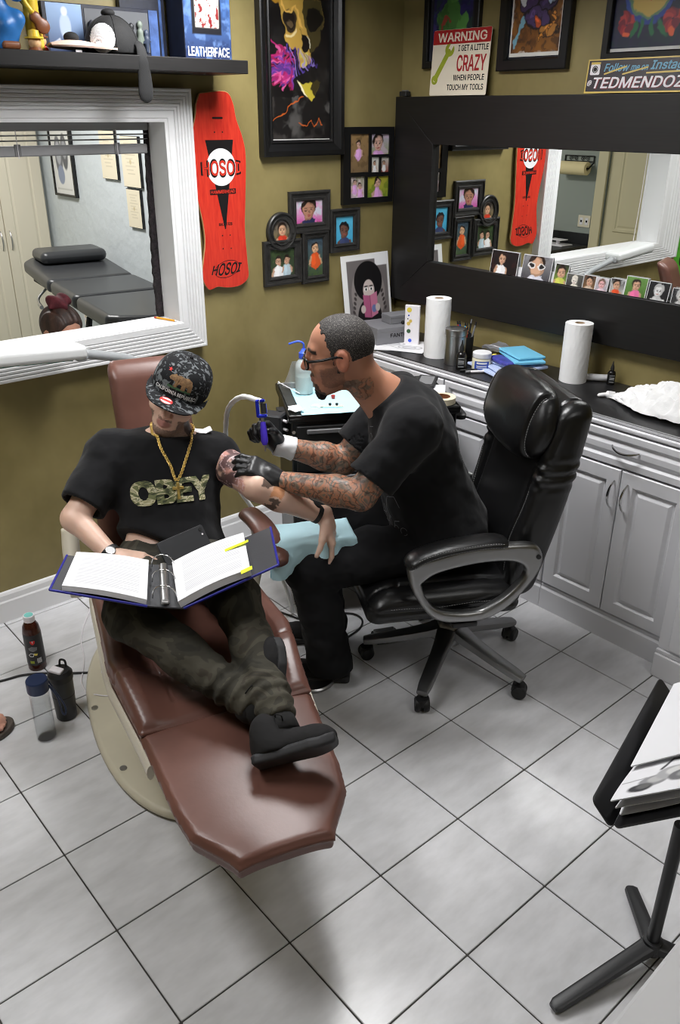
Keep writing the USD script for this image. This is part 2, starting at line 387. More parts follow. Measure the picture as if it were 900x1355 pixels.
M['blindslat'] = mat('blind_slat', (150, 150, 152), rough=0.5)

YW, XW = 2.02, 2.296
# floor of square tiles, joints recessed
TS = 0.33
floor = struct('floor', box(-2.45, 2.6, -2.65, 2.13, -0.05, -0.0035), M['grout'])
base_tile = cbox((TS - 0.0042, TS - 0.0042, 0.014), 0.0016)
for i in range(-7, 7):
    for j in range(-7, 7):
        t = base_tile.copy(); dz = float(rng.uniform(-0.0004, 0.0002))
        t.apply_translation([(i + 0.5) * TS, (j + 0.5) * TS, -0.007 + dz])
        S('tile', t, M['tile'], floor)
struct('floor', box(-1.4, 2.3, 2.13, 6.2, -0.05, 0.0), M['graygreen'])

# walls
def wall_with_hole(x0, x1, z0, z1, ya, yb, hx0, hx1, hz0, hz1):
    return cat([box(x0, hx0, ya, yb, z0, z1), box(hx1, x1, ya, yb, z0, z1), box(hx0, hx1, ya, yb, z0, hz0), box(hx0, hx1, ya, yb, hz1, z1)])
HX0, HX1, HZ0, HZ1 = -0.30, 0.965, 1.155, 1.955
struct('wall_back', wall_with_hole(-2.45, 2.296, 0, CEIL, YW, YW + 0.09, HX0, HX1, HZ0, HZ1), M['olive'])
struct('wall_right', box(XW, XW + 0.1, -2.65, 2.11, 0, CEIL), M['olive'])
struct('wall_left', box(-2.55, -2.45, -2.65, 2.11, 0, CEIL), M['olive'])
struct('wall_front', box(-2.55, 2.4, -2.75, -2.65, 0, CEIL), M['olive'])
struct('ceiling', box(-2.6, 2.4, -2.75, 6.2, CEIL, CEIL + 0.05), M['ceiling'])
# the next room, seen through the opening
struct('wall_far', box(-1.4, 2.2, 6.02, 6.1, 0, CEIL), M['bluewhite'])
struct('wall_far_right', box(2.1, 2.2, 2.11, 6.02, 0, CEIL), M['bluewhite'])
DY0, DY1 = 2.22, 3.09
struct('wall_far_left', cat([box(-1.4, -1.3, DY1, 6.02, 0, CEIL), box(-1.4, -1.3, 2.11, DY0, 0, CEIL), box(-1.4, -1.3, DY0, DY1, 2.06, CEIL)]), M['graygreen'])
struct('wall_partition', wall_with_hole(-1.4, 2.1, 0, CEIL, YW + 0.09, YW + 0.11, HX0, HX1, HZ0, HZ1), M['bluewhite'])

def ring(a0, a1, z0, z1, prof):
    """mitred rectangular frame, local x right, y into the wall (out = -y), z up; prof: closed list of (inset from the outer edge, height out of the wall)"""
    P = np.array(prof, float); k = len(P); V = []
    for (cx, cz, sx, sz) in ((a0, z0, 1, 1), (a1, z0, -1, 1), (a1, z1, -1, -1), (a0, z1, 1, -1)):
        V.append(np.c_[cx + sx * P[:, 0], -P[:, 1], cz + sz * P[:, 0]])
    V = np.vstack(V); F = []
    for s in range(4):
        for j in range(k):
            a, b = s * k + j, s * k + (j + 1) % k; c, d = ((s + 1) % 4) * k + j, ((s + 1) % 4) * k + (j + 1) % k
            F += [(a, c, d), (a, d, b)]
    m = trimesh.Trimesh(V, F, process=False); m.fix_normals(); return m
def reed(width, out, n, edge=0.016):
    p = [(0, 0), (0, out - 0.004), (0.004, out)]; w = (width - 2 * edge) / n
    for i in range(n):
        x = edge + i * w; p += [(x - 0.0042, out), (x, out - 0.007), (x + 0.002, out - 0.001)]
    return p + [(width - 0.004, out), (width, out - 0.004), (width, 0)]
win = tag(UsdGeom.Xform.Define(stage, '/World/window_1').GetPrim(), kind='structure')
def ring4(x0, x1, z0, z1, wl, wr, wb, wt, prof):
    """like ring() with its own width on each side; prof in units of the width"""
    P = np.array(prof, float); k = len(P); V = []
    for (cx, cz, sx, sz) in ((x0, z0, wl, wb), (x1, z0, -wr, wb), (x1, z1, -wr, -wt), (x0, z1, wl, -wt)):
        V.append(np.c_[cx + sx * P[:, 0], -P[:, 1], cz + sz * P[:, 0]])
    V = np.vstack(V); F = []
    for s in range(4):
        for j in range(k):
            a, b = s * k + j, s * k + (j + 1) % k; c, d = ((s + 1) % 4) * k + j, ((s + 1) % 4) * k + (j + 1) % k
            F += [(a, c, d), (a, d, b)]
    m = trimesh.Trimesh(V, F, process=False); m.fix_normals(); return m
pr = [(x / 0.118, y) for x, y in reed(0.118, 0.05, 6)]
S('casing', BACKW.at(ring4(HX0 - 0.30, HX1 + 0.118, HZ0 - 0.122, HZ1 + 0.108, 0.30, 0.118, 0.122, 0.108, pr)), M['casing'], win)
S('sill', box(HX0, HX1 - 0.0, YW - 0.048, YW + 0.115, HZ0 - 0.02, HZ0 + 0.004, 0.003), M['casing'], win)
S('jamb', box(HX1 - 0.012, HX1 + 0.01, YW - 0.046, YW + 0.115, HZ0 + 0.004, HZ1), M['casing'], win)
S('jamb', box(HX0 - 0.01, HX0 + 0.012, YW - 0.046, YW + 0.115, HZ0 + 0.004, HZ1), M['casing'], win)
S('head_jamb', box(HX0 + 0.012, HX1 - 0.012, YW - 0.046, YW + 0.115, HZ1 - 0.012, HZ1 + 0.008), M['casing'], win)

# baseboards
def board(y_or_x, a0, a1, h, t, axis):
    prof = [(0, 0), (t, 0), (t, h - 0.045), (t * 0.75, h - 0.038), (t * 0.75, h - 0.014), (t * 0.45, h - 0.004), (0, h)]
    m = extrude(sg.Polygon(prof), a1 - a0)      # local x out, y up, z along
    if axis == 'back': return frame_xf(m, (a0, y_or_x, 0), (0, -1, 0), (0, 0, 1), (1, 0, 0))
    return frame_xf(m, (y_or_x, a0, 0), (-1, 0, 0), (0, 0, 1), (0, 1, 0))
struct('baseboard_back', board(YW, -2.45, 1.89, 0.138, 0.018, 'back'), M['casing'])

# ceiling panels that light the room
M['lamp'] = mat('lamp_diffuser', (255, 252, 246), rough=0.5, emit=3.0)
for (x, y, sx, sy, rad, colr), where in zip(LAMPS, ('over the tool chest and the artist', 'over the left half of the room', 'over the lower right of the room')):
    t = thing('ceiling_light', 'flat white fluorescent ceiling panel ' + where, 'ceiling light', (x, y, CEIL), group='ceiling panels')
    S('frame', cat([box(x - sx / 2 - 0.04, x + sx / 2 + 0.04, y - sy / 2 - 0.04, y - sy / 2, CEIL - 0.15, CEIL), box(x - sx / 2 - 0.04, x + sx / 2 + 0.04, y + sy / 2, y + sy / 2 + 0.04, CEIL - 0.15, CEIL),
                    box(x - sx / 2 - 0.04, x - sx / 2, y - sy / 2, y + sy / 2, CEIL - 0.15, CEIL), box(x + sx / 2, x + sx / 2 + 0.04, y - sy / 2, y + sy / 2, CEIL - 0.15, CEIL)]), M['dust'], t)
    S('diffuser', box(x - sx / 2, x + sx / 2, y - sy / 2, y + sy / 2, CEIL - 0.025, CEIL - 0.015), M['lamp'], t)

# ---------------------------------------------------------------- cabinets along the right wall
CF = 1.881                         # cabinet face
def raised(a0, a1, z0, z1, x, th=0.02, border=0.045, lip=0.008):
    """door or drawer front facing -x: a slab with a routed groove around a raised panel; y from a0 to a1"""
    w, h = a1 - a0, z1 - z0
    b = min(border, w * 0.3, h * 0.3)
    prof = [(0, 0), (0, th - 0.004), (0.004, th), (b - 0.008, th), (b, th - lip), (b + 0.008, th - lip), (b + 0.02, th - 0.002), (b + 0.022, th - 0.001)]
    P = np.array(prof); V = []; k = len(P)
    for (cy, cz, sy, sz) in ((a0, z0, 1, 1), (a1, z0, -1, 1), (a1, z1, -1, -1), (a0, z1, 1, -1)):
        V.append(np.c_[x - P[:, 1], cy + sy * P[:, 0], cz + sz * P[:, 0]])
    V = np.vstack(V); F = []
    for s in range(4):
        n = (s + 1) % 4
        for j in range(k - 1): F += [(s * k + j, s * k + j + 1, n * k + j + 1), (s * k + j, n * k + j + 1, n * k + j)]
    F += [(k - 1, 2 * k - 1, 3 * k - 1), (k - 1, 3 * k - 1, 4 * k - 1), (0, 2 * k, k), (0, 3 * k, 2 * k)]
    m = trimesh.Trimesh(V, F, process=False); m.fix_normals(); return m
def bow_handle(p0, p1, out, sag, r=0.0045):
    """arched bar pull between two points, bulging along 'out'"""
    p0, p1, out, sag = map(lambda v: np.array(v, float), (p0, p1, out, sag)); t = np.linspace(0, 1, 15)[:, None]; s = np.sin(t * PI)
    return tube(p0 + (p1 - p0) * t + out * s ** 0.6 + sag * s, r * (0.75 + 0.5 * np.sin(t[:, 0] * PI)), 8)
edges = [0.012, 0.605, 1.243, 2.0]
names = ['white base cabinet with paired raised-panel doors, nearest the music stand', 'white base cabinet with doors behind the office chair', 'white base cabinet in the corner behind the tool chest']
for u in range(3):
    y0, y1 = edges[u] + 0.004, edges[u + 1] - 0.004
    t = thing('base_cabinet', names[u], 'cabinet', (2.08, (y0 + y1) / 2, 0), group=None)
    S('body', box(CF, 2.29, y0 - 0.003, y1 + 0.003, 0.124, 0.899), M['cabwhite'], t)
    S('plinth', frame_xf(extrude(sg.Polygon([(0, 0), (0.02, 0), (0.02, 0.095), (0.012, 0.104), (0.012, 0.116), (0.004, 0.123), (0, 0.123)]), y1 - y0 + 0.006), (CF, y0 - 0.003, 0), (-1, 0, 0), (0, 0, 1), (0, 1, 0)), M['cabwhite'], t)
    dr = S('drawer', raised(y0, y1, 0.757, 0.893, CF, 0.022, 0.035, 0.01), M['cabwhite'], t)
    mid = (y0 + y1) / 2
    S('handle', bow_handle((CF - 0.022, mid + 0.055, 0.838), (CF - 0.022, mid - 0.06, 0.834), (-0.028, 0, 0), (0, 0, -0.012)), M['chrome'], dr, smooth=40, label='arched chrome pull')
    for k, (a0, a1) in enumerate(((y0, mid - 0.0025), (mid + 0.0025, y1))):
        d = S('door', raised(a0, a1, 0.128, 0.749, CF, 0.022, 0.062, 0.01), M['cabwhite'], t)
        yy = mid - 0.036 if k == 0 else mid + 0.022
        S('handle', bow_handle((CF - 0.022, yy, 0.70), (CF - 0.022, yy, 0.585), (-0.03, 0, 0), (0, 0.004, 0)), M['chrome'], d, smooth=40, label='arched chrome pull')
ct = thing('countertop', 'long black laminate countertop with white edge moulding on the cabinets', 'countertop', (2.08, 1.0, 0.9))
S('slab', box(1.868, 2.294, -0.05, 2.018, 0.9, 0.938, 0.003), M['counter'], ct)
S('edge_moulding', frame_xf(extrude(sg.Polygon([(0, 0), (0.016, 0), (0.02, 0.006), (0.02, 0.014), (0.012, 0.02), (0.014, 0.026), (0.014, 0.033), (0, 0.033)]), 2.06), (CF - 0.0005, -0.05, 0.9), (-1, 0, 0), (0, 0, 1), (0, 1, 0)), M['cabwhite'], ct)
t = thing('end_cabinet', 'white cabinet end that juts out past the counter at right edge', 'cabinet', (2.05, -0.45, 0))
S('body', box(1.80, 2.29, -0.9, 0.008, 0.125, 0.75, 0.002), M['cabwhite'], t)
S('plinth', cat([box(1.785, 2.29, -0.9, 0.010, 0.0, 0.105, 0.004), box(1.792, 2.29, -0.9, 0.009, 0.105, 0.124, 0.004)]), M['cabwhite'], t)
S('door', raised(-0.5, -0.04, 0.14, 0.74, 1.80, 0.016, 0.06, 0.008), M['cabwhite'], t)

# ---------------------------------------------------------------- the big mirror on the right wall
# wall coordinates: a = -y.  board frame outer a -2.011 .. -0.2, z 1.06 .. 2.05
t = thing('wall_mirror', 'wide wall mirror in a broad black wood frame above the counter', 'mirror', (2.27, 1.0, 1.06))
A0, A1, Z0, Z1 = -2.008, -0.12, 1.095, 2.05
fw, wb, wt = 0.262, 0.217, 0.205
fp = [(0, 0), (0, 0.036), (0.01, 0.04), (0.99, 0.04), (1, 0.036), (1, 0.0)]
def mitred_board(c0, c1, i0, i1):
    """one board of a mitred frame: outer edge c0-c1, inner edge i0-i1 (a, z)"""
    poly = sg.Polygon([c0, c1, i1, i0]); m = pillow_plate(poly.buffer(-0.0008, join_style=2), 0.05, 0.003, 2); return RIGHTW.flat(m)
oa = [(A0, Z0), (A1, Z0), (A1, Z1), (A0, Z1)]; ia = [(A0 + fw, Z0 + wb), (A1 - fw, Z0 + wb), (A1 - fw, Z1 - wt), (A0 + fw, Z1 - wt)]
for k in range(4): S('frame_board', mitred_board(oa[k], oa[(k + 1) % 4], ia[k], ia[(k + 1) % 4]), M['blackwood'], t)
S('mirror_glass', RIGHTW.at(box(A0 + fw - 0.02, A1 - fw + 0.02, -0.026, -0.001, Z0 + wb - 0.02, Z1 - wt + 0.02)), M['mirror'], t)

# ---------------------------------------------------------------- framed pictures and flat prints
def person_print(p, cx, cy, s, skin=(214, 170, 140), hair=(40, 28, 22), shirt=(200, 80, 60), face=True):
    k = 1 / p.asp; sk = np.array(skin)
    p.ell(cx, cy - 1.75 * s * k, 0.95 * s, 1.15 * s * k, shirt); p.ell(cx - 0.3 * s, cy - 1.6 * s * k, 0.4 * s, 0.8 * s * k, tuple(min(255, c * 1.15) for c in shirt), 0.6)
    for q in (-1, 1): p.line([(cx + q * 0.75 * s, cy - 1.1 * s * k), (cx + q * 1.05 * s, cy - 2.1 * s * k)], 0.3 * s, tuple(sk * 0.9))
    p.ell(cx, cy + 0.12 * s * k, 0.66 * s, 0.7 * s * k, hair); p.ell(cx + 0.02 * s, cy - 0.12 * s * k, 0.54 * s, 0.6 * s * k, tuple(sk * 0.82)); p.ell(cx - 0.06 * s, cy - 0.1 * s * k, 0.42 * s, 0.5 * s * k, skin)
    if face:
        for q in (-1, 1): p.ell(cx + q * 0.22 * s, cy - 0.06 * s * k, 0.11 * s, 0.07 * s * k, (46, 30, 26)); p.ell(cx + q * 0.22 * s, cy + 0.1 * s * k, 0.14 * s, 0.03 * s * k, hair)
        p.ell(cx, cy - 0.24 * s * k, 0.08 * s, 0.06 * s * k, tuple(sk * 0.7)); p.ell(cx, cy - 0.42 * s * k, 0.18 * s, 0.06 * s * k, (160, 80, 76))
    return p
def bevel_prof(w, out, step=0.35):
    return [(0, 0), (0, out * 0.7), (0.006, out), (w * 0.22, out), (w * 0.3, out * 0.8), (w * 0.7, out * 0.62), (w * 0.76, out * 0.8), (w * 0.92, out * 0.78), (w, out * 0.4), (w, 0)]
def picture(name, label, catg, wall, a0, a1, z0, z1, fwid, out, paint, group=None, m=None, matw=0.0, prof=None, z_in=0.006):
    t = thing(name, label, catg, wall.pt((a0 + a1) / 2, z0), group)
    S('frame', wall.at(ring(a0, a1, z0, z1, prof or bevel_prof(fwid, out))), m or M['blackgloss'], t)
    S('backing', wall.at(box(a0 + fwid * 0.5, a1 - fwid * 0.5, -z_in, -0.0005, z0 + fwid * 0.5, z1 - fwid * 0.5)), M['blackmatte'], t)
    if matw: S('mat_board', wall.at(ring(a0 + fwid - 0.003, a1 - fwid + 0.003, z0 + fwid - 0.003, z1 - fwid + 0.003, [(0, z_in), (0, z_in + 0.0015), (matw, z_in + 0.0015), (matw, z_in)])), M['matblue'], t)
    if paint is not None: paint_on('picture', wall, a0 + fwid + matw, z0 + fwid + matw, z_in + 0.001, paint, t)
    return t
M['matblue'] = mat('mat_board', (38, 40, 52), rough=0.8)

# tall skull painting
fwid = 0.066; pw, ph = 0.33, 0.62
p = Paint(pw, ph, (24, 22, 22), 0.0025, 0.11, 3)
p.blotch([(60, 56, 54), (90, 88, 86)], 5, 3, 0.7, 0.55)
p.put(np.where(p.y > 0.27, -1, 1) * 0.5, (16, 15, 16), 0.85)
r2 = np.random.default_rng(5)
for k in range(70):
    ang = r2.uniform(2.5, 4.6); L = r2.uniform(0.08, 0.3); x0, y0 = 0.36 + r2.uniform(-0.2, 0.05), 0.46 + r2.uniform(-0.07, 0.12)
    p.line([(x0, y0), (x0 + L * math.cos(ang), y0 + 0.45 * L * math.sin(ang))], r2.uniform(0.015, 0.045), [(176, 40, 110), (120, 62, 160), (214, 90, 150), (84, 50, 130), (150, 30, 80)][k % 5], 0.85)
p.ell(0.5, 0.97, 0.45, 0.13, (70, 74, 62)); p.blotch([], 1); p.ell(0.3, 0.95, 0.1, 0.1, (120, 116, 96), 0.7)
p.poly([(0.02, 0.88), (0.3, 0.905), (0.9, 0.965), (0.9, 0.93), (0.5, 0.88), (0.1, 0.845)], (176, 128, 40)); p.poly([(0.2, 0.88), (0.55, 0.905), (0.8, 0.94), (0.5, 0.89)], (28, 22, 18))
p.poly([(0.18, 0.86), (0.5, 0.88), (0.86, 0.87), (0.92, 0.72), (0.8, 0.62), (0.7, 0.58), (0.66, 0.48), (0.5, 0.47), (0.44, 0.56), (0.28, 0.62), (0.2, 0.75)], (186, 150, 70))
p.poly([(0.55, 0.88), (0.86, 0.87), (0.92, 0.72), (0.8, 0.6), (0.68, 0.56), (0.64, 0.66), (0.56, 0.72)], (70, 62, 34))
p.ell(0.34, 0.745, 0.115, 0.072, (58, 48, 36), 1, -0.2); p.ell(0.33, 0.75, 0.085, 0.055, (30, 24, 20)); p.ell(0.75, 0.76, 0.14, 0.07, (22, 20, 16)); p.ell(0.33, 0.73, 0.05, 0.02, (96, 80, 58))
p.poly([(0.52, 0.68), (0.62, 0.66), (0.68, 0.6), (0.6, 0.55), (0.52, 0.58)], (22, 18, 16)); p.line([(0.3, 0.65), (0.32, 0.645), (0.44, 0.68)], 0.03, (226, 206, 150)); p.line([(0.22, 0.86), (0.3, 0.8), (0.46, 0.82), (0.52, 0.7)], 0.025, (226, 180, 90))
p.line([(0.5, 0.56), (0.56, 0.48), (0.62, 0.55)], 0.05, (200, 186, 90)); p.line([(0.6, 0.66), (0.68, 0.6)], 0.012, (230, 226, 200))
for k in range(9): p.line([(0.3 + 0.05 * k, 0.6 - 0.01 * k), (0.36 + 0.05 * k, 0.47), (0.42 + 0.045 * k, 0.4 + 0.012 * k)], 0.018, [(92, 70, 170), (150, 130, 210), (70, 50, 130)][k % 3], 0.8)
p.poly([(0.46, 0.36), (0.56, 0.35), (0.8, 0.36), (0.74, 0.28), (0.66, 0.25), (0.54, 0.29)], (196, 178, 60)); p.poly([(0.45, 0.37), (0.52, 0.34), (0.6, 0.27), (0.55, 0.28)], (244, 236, 200)); p.poly([(0.66, 0.36), (0.84, 0.4), (0.74, 0.28)], (60, 52, 24))
p.line([(0.02, 0.12), (0.2, 0.17), (0.28, 0.22), (0.45, 0.24), (0.52, 0.27)], 0.012, (190, 90, 30)); p.line([(0.45, 0.12), (0.55, 0.1), (0.7, 0.14), (0.74, 0.08), (0.82, 0.15), (0.86, 0.1)], 0.012, (190, 90, 30)); p.c[p.py < 0.007] = lin((200, 200, 196))
picture('framed_painting', 'tall black-framed painting of a gold skull with purple feathers', 'painting', BACKW, 1.437, 1.437 + pw + 2 * fwid, 1.802, 1.802 + ph + 2 * fwid, fwid, 0.04, p,
        prof=[(0, 0), (0, 0.036), (0.006, 0.04), (0.022, 0.04), (0.034, 0.03), (0.05, 0.02), (0.056, 0.024), (0.062, 0.022), (0.066, 0.016), (0.066, 0)])

# black frame with six photographs: a board with six openings
def multi_photo(name, label, wall, a0, a1, z0, z1, holes, paints):
    t = thing(name, label, 'picture frame', wall.pt((a0 + a1) / 2, z0))
    P = sg.box(a0, z0, a1, z1).difference(shapely.union_all([sg.box(h[0], h[1], h[2], h[3]) for h in holes]))
    S('frame', wall.flat(extrude(P, 0.02)), M['blackgloss'], t)
    for h, pf in zip(holes, paints):
        p = Paint(h[2] - h[0] + 0.004, h[3] - h[1] + 0.004, (200, 190, 180), 0.0025, 0.14, int(h[0] * 100)); pf(p); paint_on('photograph', wall, h[0] - 0.002, h[1] - 0.002, 0.012, p, t)
    S('backing', wall.at(box(a0 + 0.004, a1 - 0.004, -0.008, 0.0, z0 + 0.004, z1 - 0.004)), M['blackmatte'], t)
def ph(bg, cols, people):
    def go(p):
        p.vgrad(bg[0], bg[1]); p.blotch(cols, 6, len(cols) * 3 + int(bg[0][0]), 0.6, 0.52)
        for q in people: person_print(p, *q[:3], **(q[3] if len(q) > 3 else {}))
    return go
pink = dict(shirt=(214, 160, 214), skin=(220, 178, 160)); wht = dict(shirt=(236, 236, 238))
multi_photo('photo_collage_frame', 'black frame holding six small family photos beside the mirror', BACKW, 1.908, 2.238, 1.577, 1.919,
    [(1.954, 1.72, 2.074, 1.889), (2.087, 1.797, 2.208, 1.887), (2.09, 1.717, 2.143, 1.786), (2.154, 1.716, 2.21, 1.785), (1.957, 1.606, 2.05, 1.701), (2.066, 1.603, 2.21, 1.698)],
    [ph(((120, 98, 70), (150, 120, 80)), [(90, 70, 44)], [(0.48, 0.72, 0.19, pink)]), ph(((150, 160, 110), (190, 180, 200)), [(214, 190, 214)], [(0.42, 0.6, 0.42, pink)]),
     ph(((200, 190, 180), (220, 220, 214)), [], [(0.5, 0.6, 0.26, wht)]), ph(((150, 60, 50), (210, 210, 200)), [], [(0.45, 0.6, 0.24, wht)]),
     ph(((190, 170, 180), (150, 150, 120)), [(240, 220, 230)], [(0.35, 0.72, 0.2, pink), (0.7, 0.55, 0.2, pink)]), ph(((130, 150, 50), (180, 170, 60)), [(90, 120, 30)], [(0.5, 0.68, 0.22, pink)])])

# the cluster: five small moulded frames joined in one hanging piece
cl = thing('photo_cluster_frame', 'cluster of five joined dark photo frames, one of them oval', 'picture frame', BACKW.pt(1.72, 1.23))
fp2 = lambda w: [(0, 0), (0, 0.016), (0.005, 0.02), (w * 0.25, 0.02), (w * 0.32, 0.014), (w * 0.62, 0.012), (w * 0.7, 0.017), (w * 0.9, 0.015), (w, 0.008), (w, 0)]
M['worn_black'] = mat('worn_black_frame', (44, 43, 42), rough=0.38, var=0.4, vscale=40)
for (a0, z1, a1, z0), (i0, k1, i1, k0), pf in [
    ((1.587, 1.652, 1.832, 1.466), (1.631, 1.608, 1.784, 1.503), ph(((200, 80, 160), (210, 200, 214)), [(224, 120, 190), (190, 220, 224)], [(0.48, 0.62, 0.4, dict(shirt=(40, 44, 80), skin=(176, 128, 104)))])),
    ((1.833, 1.561, 2.023, 1.36), (1.872, 1.511, 1.974, 1.406), ph(((70, 170, 214), (90, 190, 226)), [], [(0.5, 0.5, 0.42, dict(shirt=(60, 70, 110), hair=(24, 22, 26), skin=(120, 84, 70)))])),
    ((1.66, 1.47, 1.823, 1.231), (1.694, 1.428, 1.79, 1.275), ph(((70, 90, 50), (70, 90, 110)), [(50, 60, 70)], [(0.52, 0.74, 0.34, dict(shirt=(222, 90, 40), skin=(226, 180, 140)))])),
    ((1.434, 1.446, 1.655, 1.243), (1.475, 1.4, 1.616, 1.295), ph(((60, 70, 50), (40, 60, 36)), [(70, 90, 50)], [(0.35, 0.55, 0.22, wht), (0.68, 0.6, 0.2, dict(shirt=(180, 200, 210)))]))]:
    w = i0 - a0
    S('frame', BACKW.at(ring(a0, a1, z0, z1, fp2(w))), M['worn_black'], cl)
    p = Paint(a1 - a0 - 2 * w + 0.006, z1 - z0 - 2 * w + 0.006, (120, 120, 120), 0.0024, 0.14, int(a0 * 100)); pf(p); paint_on('photograph', BACKW, a0 + w - 0.003, z0 + w - 0.003, 0.006, p, cl)
c0, cz = 1.539, 1.484
pts = np.array(fp2(0.036)); V = []; n = 40
for k in range(n):
    a = 2 * PI * k / n
    V.append([(c0 + (0.083 - q[0]) * math.cos(a), -q[1] - 0.004, cz + (0.085 - q[0]) * math.sin(a)) for q in pts])
V = np.array(V); ii = np.arange(n * len(pts)).reshape(n, len(pts)); F = []
for k in range(n):
    for j in range(len(pts)):
        a, b, c, d = ii[k, j], ii[k, (j + 1) % len(pts)], ii[(k + 1) % n, (j + 1) % len(pts)], ii[(k + 1) % n, j]; F += [(a, d, c), (a, c, b)]
m = trimesh.Trimesh(V.reshape(-1, 3), F, process=False); m.fix_normals(); S('frame', BACKW.at(m), M['worn_black'], cl, smooth=35, label='oval frame')
p = Paint(0.11, 0.114, (120, 100, 80), 0.0026); ph(((130, 110, 60), (90, 90, 96)), [(60, 50, 40)], [(0.55, 0.58, 0.36, dict(shirt=(200, 60, 40), skin=(214, 170, 136)))])(p)
g, c = p.mesh(); v = np.array(g.vertices) - [0.055, 0, 0.057]; keep = ((v[:, 0] / 0.052) ** 2 + (v[:, 2] / 0.054) ** 2) < 1; g.update_faces(keep[np.array(g.faces)].all(1))
S('photograph', BACKW.at(g, c0 - 0.0, cz, 0.011).apply_translation([0, 0, 0]) if False else frame_xf(trimesh.Trimesh(v, g.faces, process=False), BACKW.pt(c0, cz, 0.011), (1, 0, 0), (0, 1, 0), (0, 0, 1)), M['print'], cl, cd=c)

# leaning poster: woman with a round afro holding a pink book
pw, ph_ = 0.322, 0.40
p = Paint(pw, ph_, (236, 236, 236), 0.0026); p.rect(0.1, 0.06, 0.955, 0.93, (112, 106, 106)); p.ell(0.52, 0.5, 0.36, 0.38, (150, 142, 140), 0.7); p.rect(0.7, 0.84, 1.0, 1.0, (236, 236, 238))
for q in (-1, 1):
    for k in range(5): p.ell(0.53 + q * (0.34 - 0.015 * k), 0.3 + 0.055 * k, 0.035, 0.018, (66, 60, 60), 1, q * 0.9)
p.ell(0.52, 0.2, 0.26, 0.25, (26, 24, 26)); p.ell(0.53, 0.66, 0.3, 0.25, (18, 16, 18)); p.ell(0.53, 0.55, 0.12, 0.13, (205, 190, 186))
for q in (-1, 1): p.ell(0.53 + q * 0.055, 0.565, 0.04, 0.026, (240, 238, 236)); p.ell(0.53 + q * 0.055, 0.562, 0.018, 0.018, (20, 18, 20)); p.ell(0.53 + q * 0.055, 0.6, 0.045, 0.01, (40, 34, 34))
p.poly([(0.4, 0.5), (0.54, 0.48), (0.55, 0.2), (0.41, 0.22)], (176, 92, 130)); p.poly([(0.54, 0.48), (0.7, 0.52), (0.7, 0.24), (0.55, 0.2)], (196, 120, 150)); p.ell(0.62, 0.31, 0.05, 0.05, (110, 120, 170)); p.line([(0.545, 0.48), (0.555, 0.2)], 0.012, (120, 50, 84))
for q in (0.39, 0.7): p.ell(q, 0.32, 0.05, 0.05, (205, 190, 186))
p.ell(0.52, 0.12, 0.07, 0.04, (190, 186, 186), 0.5); p.ell(0.52, 0.12, 0.05, 0.028, (26, 24, 26))
lw = BACKW.sub(1.905, 0.9395, 0.062, tilt=8.2)
t = thing('art_poster', 'white-bordered poster of a woman with big afro behind a pink book', 'poster', lw.pt(0.16, 0))
S('board', lw.at(box(0, pw, 0.0, 0.004, 0, ph_, 0.001)), M['paper'], t); paint_on('print', lw, 0, 0, 0.0008, p, t, 'print_matte')

# pictures on the right wall (their tops are above the frame)
p = Paint(0.232, 0.44, (34, 34, 84), 0.0026, 0.2, 6); p.blotch([(26, 26, 60), (60, 50, 120)], 5, 2, 0.8)
p.ell(0.45, 0.3, 0.3, 0.2, (70, 120, 60)); p.ell(0.5, 0.62, 0.2, 0.16, (84, 140, 70)); p.ell(0.75, 0.22, 0.14, 0.16, (90, 150, 74)); p.blotch([(40, 80, 36)], 9, 8, 0.5, 0.55); p.line([(0.2, 0.1), (0.3, 0.35), (0.5, 0.3)], 0.05, (150, 60, 50))
picture('framed_art', 'black-framed blue and green figure art partly hidden by warning sign', 'picture', RIGHTW, -1.868, -1.538, 2.165, 2.69, 0.03, 0.025, p, matw=0.018, prof=[(0, 0), (0, 0.022), (0.004, 0.025), (0.026, 0.025), (0.03, 0.02), (0.03, 0)])
p = Paint(0.256, 0.44, (226, 224, 218), 0.0025, 0.16, 4); p.rect(0.02, 0.03, 0.98, 1, (120, 76, 34)); p.blotch([(70, 44, 24), (150, 100, 44)], 5, 4, 0.7)
for (x, y, rx, ry, col) in [(0.35, 0.45, 0.2, 0.12, (70, 50, 96)), (0.7, 0.42, 0.18, 0.1, (66, 52, 92)), (0.5, 0.3, 0.26, 0.1, (80, 62, 110)), (0.75, 0.2, 0.2, 0.06, (190, 130, 60)), (0.2, 0.6, 0.14, 0.1, (206, 180, 110)), (0.5, 0.62, 0.16, 0.12, (150, 140, 130)), (0.24, 0.48, 0.09, 0.05, (220, 226, 234)), (0.8, 0.46, 0.1, 0.055, (190, 214, 236)), (0.84, 0.72, 0.1, 0.09, (216, 180, 100)), (0.55, 0.75, 0.2, 0.08, (150, 50, 60)), (0.52, 0.26, 0.08, 0.05, (200, 90, 50))]:
    p.ell(x, y, rx, ry, (26, 20, 24)); p.ell(x, y, rx * 0.86, ry * 0.86, col); p.ell(x - 0.3 * rx, y + 0.3 * ry, rx * 0.3, ry * 0.3, tuple(min(255, int(c * 1.35)) for c in col))
for k in range(8): p.ell(0.6 + 0.04 * k, 0.12 + 0.03 * k, 0.035, 0.02, (26, 20, 24)); p.ell(0.6 + 0.04 * k, 0.12 + 0.03 * k, 0.024, 0.014, (226, 150, 60))
p.line([(0.12, 0.1), (0.24, 0.3)], 0.06, (120, 170, 190)); p.blotch([(30, 24, 30)], 16, 9, 0.55, 0.6); p.c[(p.py < 0.03) | (p.px < 0.02) | (p.px > 0.98)] = lin((226, 224, 218))
